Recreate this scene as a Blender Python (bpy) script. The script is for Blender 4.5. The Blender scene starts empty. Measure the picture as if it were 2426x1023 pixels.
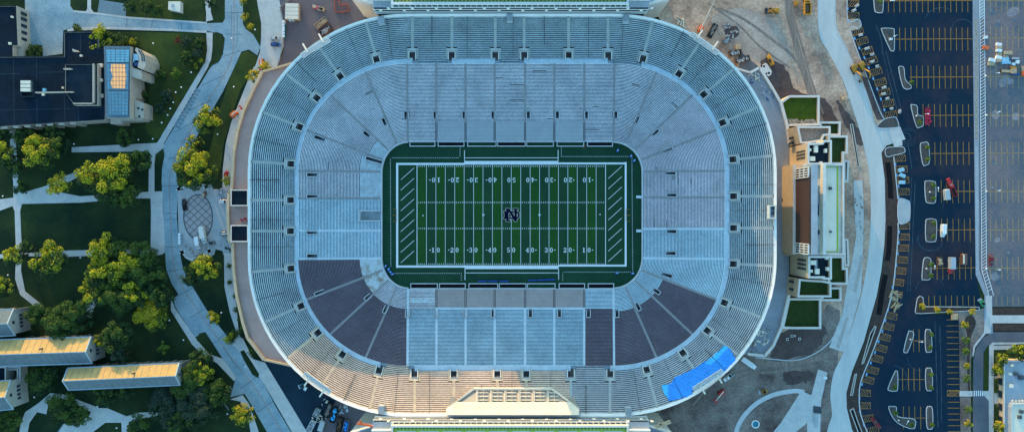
import bpy, math, random
import numpy as np
from mathutils import Vector
from mathutils.geometry import tessellate_polygon
R = math.radians
random.seed(7); RNG = np.random.default_rng(7)
SC = bpy.context.scene; COL = SC.collection
H = 332.0          # camera height over the field, metres
S = 0.205          # metres per photograph pixel on the ground
CX, CY = 1213.0, 511.5

def P2(px, py, z=0.0):
    k = S * (H - z) / H
    return ((px - CX) * k, (CY - py) * k)
def P(px, py, z=0.0):
    a = P2(px, py, z); return Vector((a[0], a[1], z))
def PP(pts, z=0.0): return [P2(x, y, z) for x, y in pts]

# ------------------------------------------------------------------ materials
MATS = {}
def nodes_of(name):
    m = bpy.data.materials.new(name); m.use_nodes = True
    nt = m.node_tree; b = nt.nodes['Principled BSDF']
    return m, nt, b
def mat(name, c, rough=.8, var=.18, scale=.35, fine=6.0, bump=0.0, c2=None, metal=0.0, spec=.3, stretch=None, split=(.35, .65), emit=None):
    if name in MATS: return MATS[name]
    m, nt, b = nodes_of(name); L = nt.links.new; N = nt.nodes.new
    geo = N('ShaderNodeNewGeometry'); vec = geo.outputs['Position']
    if stretch:
        mp = N('ShaderNodeMapping'); mp.inputs['Scale'].default_value = stretch[:3]
        if len(stretch) > 3: mp.inputs['Rotation'].default_value = (0, 0, stretch[3])
        L(vec, mp.inputs['Vector']); vec = mp.outputs['Vector']
    n1 = N('ShaderNodeTexNoise'); n1.inputs['Scale'].default_value = scale; n1.inputs['Detail'].default_value = 9; n1.inputs['Roughness'].default_value = .72
    L(vec, n1.inputs['Vector'])
    n2 = N('ShaderNodeTexNoise'); n2.inputs['Scale'].default_value = fine; n2.inputs['Detail'].default_value = 3
    L(geo.outputs['Position'], n2.inputs['Vector'])
    r1 = N('ShaderNodeValToRGB'); r1.color_ramp.elements[0].position = split[0]; r1.color_ramp.elements[1].position = split[1]
    a = c2 if c2 else tuple(v * (1 - var) for v in c); d = tuple(v * (1 + var) for v in c) if not c2 else c
    r1.color_ramp.elements[0].color = (*a, 1); r1.color_ramp.elements[1].color = (*d, 1)
    L(n1.outputs['Fac'], r1.inputs['Fac'])
    mr = N('ShaderNodeMapRange'); mr.inputs[3].default_value = 1 - var * .9; mr.inputs[4].default_value = 1 + var * .9
    mr.inputs[1].default_value = .3; mr.inputs[2].default_value = .7
    L(n2.outputs['Fac'], mr.inputs[0])
    mx = N('ShaderNodeVectorMath'); mx.operation = 'SCALE'
    L(r1.outputs['Color'], mx.inputs[0]); L(mr.outputs[0], mx.inputs['Scale'])
    L(mx.outputs[0], b.inputs['Base Color'])
    b.inputs['Roughness'].default_value = rough; b.inputs['Metallic'].default_value = metal
    b.inputs['Specular IOR Level'].default_value = spec
    if bump:
        bp = N('ShaderNodeBump'); bp.inputs['Strength'].default_value = bump; bp.inputs['Distance'].default_value = .3
        L(n1.outputs['Fac'], bp.inputs['Height']); L(bp.outputs['Normal'], b.inputs['Normal'])
    if emit:
        b.inputs['Emission Color'].default_value = (*emit[:3], 1); b.inputs['Emission Strength'].default_value = emit[3]
    MATS[name] = m; return m
def M(n): return MATS[n]

# ground
mat('lawn', (.042, .064, .022), .95, .35, .02, 2.0, .3, c2=(.012, .028, .016), split=(.44, .66), spec=.05)
mat('lawn_mid', (.062, .088, .022), .95, .3, .05, 2.0, .3, c2=(.030, .045, .018), split=(.38, .64), spec=.05)
mat('lawn_terrace', (.075, .115, .012), .95, .3, .4, 3.0, .3, c2=(.045, .075, .012), spec=.1)
mat('lawn_shade', (.04, .066, .016), .95, .3, .4, 3.0, .3, c2=(.026, .045, .014), spec=.1)
mat('road_old', (.32, .41, .45), .9, .14, .10, 1.2, .05, c2=(.16, .26, .32), split=(.3, .62), spec=.1)
mat('road_patch', (.17, .24, .28), .9, .12, .2, 1.6, spec=.1)
mat('road_haul', (.56, .57, .55), .9, .08, .1, 2.0, c2=(.44, .46, .46), stretch=(1.5, .35, 1), spec=.1)
mat('walk', (.56, .555, .53), .88, .10, .2, 2.4, c2=(.42, .43, .435), spec=.15)
mat('plaza', (.43, .45, .46), .88, .12, .15, 2.6, c2=(.33, .37, .39), spec=.15)
mat('paver', (.36, .335, .345), .9, .12, .5, 4.0)
mat('paver_joint', (.10, .11, .12), .9)
mat('kerb', (.50, .52, .53), .85, .1)
mat('kerb_tan', (.42, .40, .37), .85, .12)
mat('asphalt_new', (.034, .033, .048), .9, .18, .016, 2.0, c2=(.008, .025, .047), split=(.5, .62), spec=.06)  # purple patches imitate grazing sun, painted into the asphalt colour
mat('asphalt_east', (.205, .165, .17), .92, .2, .03, 1.2, c2=(.085, .115, .145), split=(.38, .6), spec=.06)
mat('asphalt_yard', (.17, .14, .15), .92, .16, .07, 2.0, c2=(.105, .10, .12), spec=.2)
mat('asphalt_south', (.014, .034, .055), .9, .2, .08, 2.0, spec=.06)
mat('asphalt_ring', (.13, .135, .16), .9, .15, .1, 2.0, c2=(.085, .10, .125))
mat('soil', (.58, .415, .31), .97, .25, .06, .8, .25, c2=(.235, .155, .12), split=(.36, .62), spec=.05)
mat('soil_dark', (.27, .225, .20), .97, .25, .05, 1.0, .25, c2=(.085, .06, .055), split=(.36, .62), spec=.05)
mat('soil_track', (.30, .25, .215), .97, .2, .3, 1.5, .3, c2=(.17, .13, .11), stretch=(3, .25, 1, .3), spec=.05)
mat('soil_mud', (.125, .092, .088), .97, .25, .12, 1.2, .3, c2=(.07, .053, .052), spec=.05)
mat('mulch', (.085, .060, .052), .97, .3, .4, 4.0, .4, c2=(.045, .034, .032), spec=.1)
mat('planter_soil', (.115, .105, .10), .97, .3, .4, 3.5, .3, c2=(.06, .058, .058), spec=.05)
mat('trench', (.012, .012, .015), .97, .3, .5, 3.0, .4, spec=.05)
mat('gravel', (.42, .38, .33), .95, .5, 1.2, 5.0, .6, c2=(.22, .17, .13))
# paint
mat('paint_white', (.76, .79, .80), .7, .05)
mat('paint_faint', (.30, .34, .36), .8, .25, .5)
mat('paint_yellow', (.46, .225, .03), .7, .2, .3)
mat('paint_yellow_faint', (.42, .27, .10), .8, .3, .3)
mat('paint_blue', (.16, .36, .58), .7, .1)
mat('paint_orange_line', (.34, .20, .14), .8, .2, .3)
mat('turf_a', (.025, .074, .032), .9, .22, .08, 1.6, .1, c2=(.018, .056, .030), spec=.05)
mat('turf_b', (.026, .097, .018), .9, .25, .08, 1.6, .1, c2=(.020, .070, .022), spec=.05)
mat('turf_edge', (.020, .070, .036), .9, .2, .08, 1.6, .1, c2=(.014, .048, .029), spec=.05)
mat('navy', (.003, .005, .022), .9, .1, spec=.02)
mat('logo_edge', (.62, .54, .46), .8, .05, spec=.1)
# stadium
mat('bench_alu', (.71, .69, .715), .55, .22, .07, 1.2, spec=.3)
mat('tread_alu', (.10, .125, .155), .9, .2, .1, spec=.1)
mat('bench_blue', (.57, .73, .80), .6, .18, .07, 1.2)
mat('tread_blue', (.08, .15, .205), .9, .2, .1, spec=.1)
mat('bench_lilac', (.68, .635, .665), .6, .2, .07, 1.2)
mat('tread_lilac', (.235, .215, .235), .9, .2, .1, spec=.1)
mat('bench_deep', (.47, .64, .72), .6, .2, .07, 1.2)
mat('tread_deep', (.05, .115, .165), .9, .2, .1, spec=.1)
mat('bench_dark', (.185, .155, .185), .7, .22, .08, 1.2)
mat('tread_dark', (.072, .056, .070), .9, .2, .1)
mat('chair_grey', (.43, .455, .48), .7, .08, .2, 2.0)
mat('chair_gap', (.25, .26, .28), .8, .08)
mat('chair_tan', (.42, .355, .335), .7, .1, .15, 1.5)
mat('chair_tan_gap', (.33, .275, .26), .8, .1)
mat('bare_conc', (.56, .65, .70), .85, .18, .35, 2.0, c2=(.36, .40, .41))
mat('bare_rust', (.56, .62, .64), .85, .2, .25, 2.0, c2=(.33, .25, .17), split=(.38, .52))
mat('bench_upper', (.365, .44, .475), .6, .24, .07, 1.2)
mat('tread_upper', (.03, .048, .07), .9, .15, .2, spec=.1)  # near-black colour paints in the shade of the footwells
mat('aisle', (.43, .45, .44), .9, .15, .5, 4.0)
mat('aisle_low', (.34, .33, .33), .9, .12, .5, 4.0)
mat('aisle_white', (.62, .70, .74), .85, .1, .5, 4.0)
mat('concourse', (.50, .60, .67), .85, .12, .3, 3.0)
mat('concourse_dk', (.24, .25, .265), .9, .12, .3, 3.0)
mat('rim', (.70, .70, .69), .8, .07, .2)
mat('conc_wall', (.58, .60, .61), .85, .1, .3)
mat('portal_floor', (.20, .175, .165), .9, .2)
mat('portal_ramp', (.28, .33, .37), .9, .2)
mat('stone', (.45, .385, .32), .9, .1, .3, 3.0)
mat('stone_lit', (.52, .40, .27), .9, .1, .3, 3.0)
mat('coping', (.64, .60, .56), .85, .08, .4)
mat('deck_tan', (.33, .265, .255), .9, .12, .15, 3.0)
mat('deck_grey', (.27, .295, .335), .9, .14, .1, 2.0)
mat('roof_dark', (.008, .017, .029), .9, .25, .15, 2.0, spec=.06)
mat('roof_dark2', (.013, .024, .036), .9, .2, .15, 2.0, spec=.06)
mat('roof_white', (.74, .67, .54), .85, .08, .12, 2.0)
mat('roof_grey', (.33, .37, .41), .85, .12, .2, 2.0)
mat('roof_cream', (.70, .63, .52), .8, .06, .2, 2.0)
mat('roof_slate', (.13, .165, .19), .85, .16, .5, 5.0, spec=.1)
mat('board_green', (.33, .46, .07), .8, .2, .5, 3.0)
mat('membrane', (.50, .53, .49), .85, .12, .3, 2.0)
mat('video_face', (.062, .034, .028), .6, .12, .3, 2.0)
mat('steel', (.42, .46, .50), .5, .15, .5, metal=.3)
mat('steel_dark', (.06, .075, .09), .6, .2)
mat('void', (.012, .018, .026), .9, .2)
mat('win_dark', (.02, .035, .05), .35, .2, spec=.15)
mat('glass_roof', (.10, .26, .36), .2, .2, .2, spec=.7)
mat('glass_light', (.16, .42, .55), .2, .15, .3, spec=.7)
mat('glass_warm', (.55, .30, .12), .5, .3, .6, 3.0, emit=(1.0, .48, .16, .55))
mat('glass_frame', (.10, .16, .20), .6, .1)
mat('ivory', (.66, .64, .60), .8, .1)
mat('tarp_blue', (.018, .25, .76), .5, .15, .4, 2.5, spec=.3)
mat('tarp_light', (.05, .44, .80), .5, .15, .4, 2.5, spec=.3)
mat('cable', (.02, .03, .045), .8, .1)
mat('bench_upper_sunlit', (.72, .545, .43), .6, .2, .07, 1.2)  # peach of the low sun painted into the bench colour
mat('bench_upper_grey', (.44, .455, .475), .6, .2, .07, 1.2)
mat('aisle_sunlit', (.62, .50, .37), .9, .15, .5, 4.0)  # low sun painted into the aisle colour
mat('tread_upper_sunlit', (.075, .047, .042), .9, .15, .2, spec=.1)  # upper tread with warm sunlight painted in
# things
def paint(n, c, rough=.35): return mat('paint_' + n, c, rough, .06, .8, 3.0, spec=.5)
for n, c in dict(black=(.012, .014, .018), red=(.42, .018, .02), maroon=(.16, .008, .012), crimson=(.38, .02, .06), vwhite=(.70, .74, .76), silver=(.42, .46, .48),
                 grey=(.16, .18, .20), vblue=(.02, .07, .22), yellow=(.62, .36, .015), orange=(.70, .13, .03), tan=(.48, .36, .24), brown=(.13, .075, .05),
                 green=(.02, .30, .16), cyan=(.30, .52, .66), pink=(.55, .12, .16), bluebench=(.01, .08, .42), teal=(.02, .22, .30)).items(): paint(n, c)
mat('rubber', (.014, .014, .016), .9, .1)
mat('carglass', (.015, .022, .03), .12, .1, spec=.8)
mat('debris', (.42, .36, .30), .9, .55, 1.6, 7.0, c2=(.08, .07, .07))
mat('debris_white', (.60, .62, .63), .9, .5, 1.4, 7.0, c2=(.10, .11, .12))
mat('load_soil', (.13, .085, .05), .95, .3, 1.0, 5.0, .5)
mat('wood', (.44, .33, .21), .85, .2, .8, 4.0)
mat('lamp_white', (.85, .86, .84), .5, .03)
mat('portal_side', (.10, .10, .11), .9, .15)
mat('pole_metal', (.08, .09, .10), .5, .1)
mat('bark', (.075, .055, .04), .95, .3, 2.0, 8.0)
def leafmat(n, c, c2):
    m = mat(n, c, .75, .3, .5, 3.0, c2=c2, spec=.2)
    b = m.node_tree.nodes['Principled BSDF']
    return m
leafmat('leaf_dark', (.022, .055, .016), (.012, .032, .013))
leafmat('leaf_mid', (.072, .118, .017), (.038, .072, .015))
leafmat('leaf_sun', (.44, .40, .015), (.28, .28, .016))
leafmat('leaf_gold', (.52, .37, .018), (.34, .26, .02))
leafmat('leaf_teal', (.045, .075, .045), (.024, .046, .032))
leafmat('leaf_lime', (.13, .22, .025), (.07, .13, .02))
leafmat('leaf_red', (.30, .02, .03), (.16, .015, .03))

# ------------------------------------------------------------------ mesh builder
def offset_poly(pts, d):
    """inset (d>0) a 2-D polygon given in any winding"""
    n = len(pts); A = sum(pts[i][0] * pts[(i + 1) % n][1] - pts[(i + 1) % n][0] * pts[i][1] for i in range(n))
    s = 1 if A > 0 else -1; out = []
    for i in range(n):
        a, b, c = pts[i - 1], pts[i], pts[(i + 1) % n]
        e1 = Vector((b[0] - a[0], b[1] - a[1])); e2 = Vector((c[0] - b[0], c[1] - b[1]))
        if e1.length < 1e-6 or e2.length < 1e-6: out.append(b); continue
        e1.normalize(); e2.normalize()
        n1 = Vector((-e1.y, e1.x)) * s; n2 = Vector((-e2.y, e2.x)) * s
        m = n1 + n2
        if m.length < 1e-4: m = n1
        m.normalize(); k = d / max(.35, m.dot(n1))
        out.append((b[0] + m.x * k, b[1] + m.y * k))
    return out

class MB:
    def __init__(s): s.v = []; s.f = []; s.m = []
    def face(s, pts, mi=0):
        b = len(s.v); s.v += [tuple(p) for p in pts]; s.f.append(tuple(range(b, b + len(pts)))); s.m.append(mi)
    def flat(s, pts, z, mi=0):
        b = len(s.v); s.v += [(p[0], p[1], z) for p in pts]
        for t in tessellate_polygon([[Vector((p[0], p[1], 0)) for p in pts]]):
            a, c, d = [Vector(pts[i]) for i in t]
            if (c - a).cross(d - a) < 0: t = t[::-1]
            s.f.append(tuple(b + i for i in t)); s.m.append(mi)
    def walls(s, pts, z0, z1, mi=0, close=True):
        n = len(pts)
        for i in range(n if close else n - 1):
            a, b = pts[i], pts[(i + 1) % n]
            s.face([(a[0], a[1], z0), (b[0], b[1], z0), (b[0], b[1], z1), (a[0], a[1], z1)], mi)
    def prism(s, pts, z0, z1, mi=0, mt=None):
        s.walls(pts, z0, z1, mi); s.flat(pts, z1, mi if mt is None else mt)
    def ringflat(s, a, b, z, mi=0):
        n = len(a)
        for i in range(n):
            j = (i + 1) % n
            s.face([(*a[i], z), (*a[j], z), (*b[j], z), (*b[i], z)], mi)
    def box(s, c, size, rot=0, mi=0, mt=None):
        cx, cy, z0 = c; sx, sy, sz = size; ca, sa = math.cos(rot), math.sin(rot)
        pts = [(cx + x * ca - y * sa, cy + x * sa + y * ca) for x, y in ((-sx / 2, -sy / 2), (sx / 2, -sy / 2), (sx / 2, sy / 2), (-sx / 2, sy / 2))]
        s.prism(pts, z0, z0 + sz, mi, mt)
        s.face([(p[0], p[1], z0) for p in pts[::-1]], mi)
    def strip(s, pts, w, z, mi=0, close=False):
        pts = [Vector((p[0], p[1])) for p in pts]; n = len(pts); L = []; Rr = []
        for i in range(n):
            a = pts[i - 1] if (i > 0 or close) else None; c = pts[(i + 1) % n] if (i < n - 1 or close) else None
            d1 = (pts[i] - a).normalized() if a is not None else None; d2 = (c - pts[i]).normalized() if c is not None else None
            if d1 is None: d1 = d2
            if d2 is None: d2 = d1
            n1 = Vector((-d1.y, d1.x)); n2 = Vector((-d2.y, d2.x)); m = n1 + n2
            if m.length < 1e-4: m = n1.copy()
            m.normalize(); k = (w if not isinstance(w, (list, tuple)) else w[i]) / 2 / max(.4, m.dot(n1))
            L.append(pts[i] + m * k); Rr.append(pts[i] - m * k)
        for i in range(n if close else n - 1):
            j = (i + 1) % n
            s.face([(*Rr[i], z), (*Rr[j], z), (*L[j], z), (*L[i], z)], mi)
    def tube(s, a, b, r0, r1=None, n=8, mi=0, cap=True):
        a = Vector(a); b = Vector(b); r1 = r0 if r1 is None else r1
        d = (b - a).normalized(); u = d.orthogonal().normalized(); w = d.cross(u); o = len(s.v)
        for p, r in ((a, r0), (b, r1)):
            for i in range(n):
                t = 2 * math.pi * i / n; q = p + u * (r * math.cos(t)) + w * (r * math.sin(t)); s.v.append(tuple(q))
        for i in range(n):
            j = (i + 1) % n; s.f.append((o + i, o + j, o + n + j, o + n + i)); s.m.append(mi)
        if cap:
            s.f.append(tuple(o + i for i in range(n - 1, -1, -1))); s.m.append(mi)
            s.f.append(tuple(o + n + i for i in range(n))); s.m.append(mi)
    def bar(s, a, b, w, h, mi=0):
        """a beam of rectangular section between two 3-D points (top face up)"""
        a = Vector(a); b = Vector(b); d = (b - a); u = Vector((-d.y, d.x, 0))
        u = u.normalized() * w / 2 if u.length > 1e-6 else Vector((w / 2, 0, 0)); k = Vector((0, 0, h))
        A = [a - u, a + u, a + u - k, a - u - k]; B = [b - u, b + u, b + u - k, b - u - k]
        for i in range(4):
            j = (i + 1) % 4; s.face([A[i], A[j], B[j], B[i]], mi)
        s.face(A[::-1], mi); s.face(B, mi)
    def disc(s, c, r, z, mi=0, n=20, r_in=0, ry=None, rot=0):
        ry = r if ry is None else ry; ca, sa = math.cos(rot), math.sin(rot)
        f = lambda k, q: [(c[0] + k * math.cos(2 * math.pi * i / n) * ca - q * math.sin(2 * math.pi * i / n) * sa, c[1] + k * math.cos(2 * math.pi * i / n) * sa + q * math.sin(2 * math.pi * i / n) * ca) for i in range(n)]
        if r_in: s.ringflat(f(r, ry), f(r_in, r_in * ry / r), z, mi)
        else: s.face([(*p, z) for p in f(r, ry)], mi)
    def loft(s, rings, mi=0, caps=True):
        o = len(s.v); n = len(rings[0])
        for r in rings: s.v += [tuple(p) for p in r]
        for k in range(len(rings) - 1):
            for i in range(n):
                j = (i + 1) % n; s.f.append((o + k * n + i, o + k * n + j, o + (k + 1) * n + j, o + (k + 1) * n + i)); s.m.append(mi)
        if caps:
            s.f.append(tuple(o + i for i in range(n - 1, -1, -1))); s.m.append(mi)
            s.f.append(tuple(o + (len(rings) - 1) * n + i for i in range(n))); s.m.append(mi)
    def dome(s, c, r, rz, mi=0, n=12, k=4):
        rings = []
        for i in range(k + 1):
            a = math.pi / 2 * i / k * .97; rings.append([(c[0] + r * math.cos(a) * math.cos(2 * math.pi * j / n), c[1] + r * math.cos(a) * math.sin(2 * math.pi * j / n), c[2] + rz * math.sin(a)) for j in range(n)])
        s.loft(rings, mi)
    def build(s, name, mats, parent=None, smooth=False, world=True):
        me = bpy.data.meshes.new(name)
        off = Vector((0, 0, 0))
        if parent is not None and world:
            p = parent
            while p is not None: off = off + p.location; p = p.parent
        vs = [(x - off.x, y - off.y, z - off.z) for x, y, z in s.v] if off.length else s.v
        me.from_pydata(vs, [], s.f)
        if isinstance(mats, str): mats = [mats]
        for m in mats: me.materials.append(M(m) if isinstance(m, str) else m)
        if len(mats) > 1: me.polygons.foreach_set('material_index', s.m)
        if smooth: me.polygons.foreach_set('use_smooth', [True] * len(me.polygons))
        me.update()
        o = bpy.data.objects.new(name, me); COL.objects.link(o)
        if parent is not None: o.parent = parent
        return o

def tag(o, label, cat, group=None, kind=None):
    o['label'] = label; o['category'] = cat
    if group: o['group'] = group
    return o
def thing(name, label, cat, loc=(0, 0, 0), rz=0, group=None):
    o = bpy.data.objects.new(name, None); COL.objects.link(o); o.empty_display_size = .5
    o.location = loc; o.rotation_euler = (0, 0, rz)
    return tag(o, label, cat, group)
def struct(name, mb, mats):
    o = mb.build(name, mats); o['kind'] = 'structure'; return o
def dup(root, loc=None, rz=None, label=None):
    r = root.copy(); COL.objects.link(r)
    if loc is not None: r.location = loc
    if rz is not None: r.rotation_euler = (0, 0, rz)
    if label: r['label'] = label
    for ch in list(root.children):
        c = ch.copy(); COL.objects.link(c); c.parent = r
        for g in list(ch.children):
            d = g.copy(); COL.objects.link(d); d.parent = c
    return r
def smooth_line(pts, n=6, close=False):
    out = []; m = len(pts); g = (lambda i: pts[i % m]) if close else (lambda i: pts[max(0, min(m - 1, i))])
    for i in range(m if close else m - 1):
        p0, p1, p2, p3 = g(i - 1), g(i), g(i + 1), g(i + 2)
        for k in range(n):
            t = k / n
            out.append(tuple(.5 * (2 * p1[a] + (p2[a] - p0[a]) * t + (2 * p0[a] - 5 * p1[a] + 4 * p2[a] - p3[a]) * t * t + (3 * p1[a] - p0[a] - 3 * p2[a] + p3[a]) * t ** 3) for a in (0, 1)))
    if not close: out.append(tuple(pts[-1][:2]))
    return out
# ------------------------------------------------------------------ ground, roads, pavements
def sheet(name, polys, z, mats, smooth=False):
    mb = MB()
    for i, p in enumerate(polys):
        mi = 0
        if isinstance(p, tuple): p, mi = p
        mb.flat(PP(p), z + .0015 * i, mi)
    return struct(name, mb, mats)
g = MB(); g.face([(-1500, -1500, 0), (1500, -1500, 0), (1500, 1500, 0), (-1500, 1500, 0)]); struct('ground', g, ['lawn'])

# dirt construction yard (south side) and paved yards
sheet('dirt_yard', [([(1500, -40), (1960, -40), (1992, 180), (2050, 340), (2075, 470), (2065, 650), (2000, 850), (1975, 1060), (1500, 1060), (1750, 700), (1800, 512), (1750, 300)], 0)], .02, ['soil'])
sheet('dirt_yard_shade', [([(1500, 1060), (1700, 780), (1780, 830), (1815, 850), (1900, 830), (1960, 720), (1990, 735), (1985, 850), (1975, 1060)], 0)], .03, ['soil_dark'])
def rough(pts, amp, n=5, seed=1):
    r = random.Random(seed); base = smooth_line(pts, n, True); out = []
    for k, (x, y) in enumerate(base):
        a = amp * (.5 * math.sin(k * 1.7 + seed) + .5 * math.sin(k * .63 + seed * 2)) ; out.append((x + a * r.uniform(-1, 1) + amp * .5 * r.uniform(-1, 1), y + a * r.uniform(-1, 1) + amp * .5 * r.uniform(-1, 1)))
    return out
sheet('dirt_bank', [rough(q, a, 7, k) for k, (q, a) in enumerate((([(1800, 150), (1850, 150), (1890, 215), (1960, 240), (2000, 330), (1990, 345), (1930, 300), (1860, 260)], 5), ([(1722, 62), (1750, 70), (1740, 92), (1718, 84)], 4), ([(1985, 240), (2030, 300), (2045, 345), (2022, 330), (1990, 270)], 4), ([(1978, 60), (2000, 100), (2045, 180), (2070, 260), (2095, 300), (2075, 300), (2050, 235), (2010, 150), (1980, 90)], 2), ([(1845, 790), (1950, 770), (1930, 830), (1830, 850)], 7), ([(1860, 880), (1925, 880), (1915, 905), (1862, 908)], 5)))], .045, ['soil_mud'])
w = MB()
for pl, wd in (([(1865, -20), (1868, 30), (1885, 100), (1905, 170), (1930, 250), (1960, 330)], 3.0), ([(1872, -20), (1880, 40), (1900, 110), (1922, 190), (1950, 270)], .9),
               ([(1700, 20), (1760, 45), (1830, 95), (1890, 150), (1930, 260)], 1.2), ([(1680, 10), (1750, 60), (1800, 110), (1870, 160)], .8),
               ([(1760, 850), (1850, 862), (1930, 850), (1985, 830)], 2.6), ([(1700, 940), (1760, 890), (1840, 880), (1930, 866)], 1.2), ([(1640, 960), (1700, 900), (1790, 870)], 1.0)):
    w.strip(PP(smooth_line(pl, 6)), wd, .055 + len(w.f) * .0001)
struct('tyre_tracks', w, ['soil_track'])
sheet('site_pad', [smooth_line([(1690, 40), (1760, 20), (1840, 60), (1870, 120), (1860, 160), (1800, 150), (1740, 110), (1700, 75)], 5, True)], .025, ['soil_track']).data.materials[0] = mat('soil_pale', (.50, .42, .36), .95, .2, .08, 1.2, .2, c2=(.28, .22, .185), spec=.05)
sheet('north_yard', [[(655, -40), (900, -40), (900, 200), (640, 200), (652, 172), (672, 120), (674, 60), (664, 20)]], .02, ['asphalt_yard'])
sheet('northwest_yard', [[(745, 1060), (762, 975), (800, 930), (900, 930), (900, 1060)]], .022, ['asphalt_yard'])
sheet('stadium_apron', [[(700, 150), (1700, 150), (1700, 880), (700, 880)], [(1750, 120), (1850, 200), (1872, 300), (1880, 512), (1872, 720), (1840, 800), (1750, 870)]], .024, ['asphalt_ring'])
sheet('dark_drive', [[(627, 856), (650, 835), (720, 830), (860, 930), (800, 945), (768, 985), (752, 1060), (748, 1060), (700, 978)]], .03, ['asphalt_south'])

# campus road
roadL = [(533, -30), (533, 45), (528, 54), (528, 84), (533, 92), (528, 130), (499, 160), (459, 226), (409, 309), (386, 346), (390, 368), (384, 400), (383, 430), (388, 515), (391, 597), (394, 638), (407, 672), (423, 697), (411, 707), (416, 728), (462, 798), (485, 787), (526, 848), (559, 894), (545, 940), (580, 932), (600, 965), (637, 1030), (650, 1060)]
roadR = [(715, 1060), (694, 1030), (655, 965), (620, 898), (559, 822), (493, 739), (457, 680), (434, 638), (426, 597), (419, 515), (421, 430), (416, 400), (424, 385), (453, 350), (469, 319), (529, 216), (560, 150), (572, 123), (590, 118), (610, 132), (617, 112), (600, 82), (583, 70), (576, 58), (575, -30)]
sheet('campus_road', [roadL + roadR], .06, ['road_old'])
sheet('side_drive', [[(58, -30), (166, -30), (167, 15), (176, 28), (232, 33), (300, 42), (490, 56), (540, 54), (540, 84), (490, 74), (410, 69), (245, 64), (165, 68), (150, 73), (148, 128), (102, 134), (100, 108), (62, 108)]], .056, ['road_old'])
sheet('parking_bay', [[(236, 0), (300, 10), (298, 41), (231, 30)]], .066, ['road_patch'])
rm = MB()
cl = [(554, -20), (554, 100), (548, 140), (530, 180), (492, 240), (455, 305), (425, 352), (410, 390), (402, 430), (404, 515), (409, 597), (415, 640), (432, 678), (462, 725), (505, 785), (555, 855), (600, 912), (640, 975), (672, 1030)]
rm.strip(PP(smooth_line(cl, 6)), .28, .075, 0)
for y in (58.5, 62.5, 66.5, 70.5): rm.box((*P2(497, y), .07), (2.4, .45, .012), 0, 1)
for i in range(11):
    t = i / 10; x = 466 - 48 * t; y = 213 + 86 * t
    rm.box((*P2(x, y), .066), (4.2, 1.5, .008), R(-28), 2)
for px, py in ((535, 960), (598, 945), (552, 925)): rm.box((*P2(px, py), .07), (.3, 5, .01), R(35), 1)
for i in range(14):   # tar seams and patches across the old road
    pass
struct('road_markings', rm, ['paint_orange_line', 'paint_faint', 'road_patch'])
sm = MB()
rr = random.Random(5)
for (x, y, a, l) in ((556, 30, 0, 40), (556, 82, 0, 42), (549, 128, 20, 44), (505, 190, 25, 60), (475, 250, 25, 62), (440, 300, 27, 60), (418, 372, 12, 40), (403, 440, 2, 36), (404, 505, -2, 32), (404, 520, 3, 32), (408, 585, -3, 34), (414, 640, 10, 38), (440, 690, 30, 44), (470, 740, 35, 50), (520, 800, 38, 52), (545, 845, -55, 60), (590, 905, 38, 46), (630, 960, 35, 50), (300, 55, 85, 30), (360, 60, 80, 26), (430, 64, 88, 22)):
    a = R(a); dx, dy = math.cos(a) * l / 2, -math.sin(a) * l / 2
    pts = [(x + dx * k + rr.uniform(-1, 1), y + dy * k + rr.uniform(-1.2, 1.2)) for k in (-1, -.5, 0, .5, 1)]
    sm.strip(PP(pts), .22, .072 + len(sm.f) * .00003)
for x, y, l in ((548, 60, 90), (562, 70, 80)): sm.strip(PP([(x, y - l / 2), (x + 1, y), (x - 1, y + l / 2)]), .16, .0722)
struct('road_seams', sm, [mat('tar_seam', (.07, .11, .14), .9, .2, spec=.1)])

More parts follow.
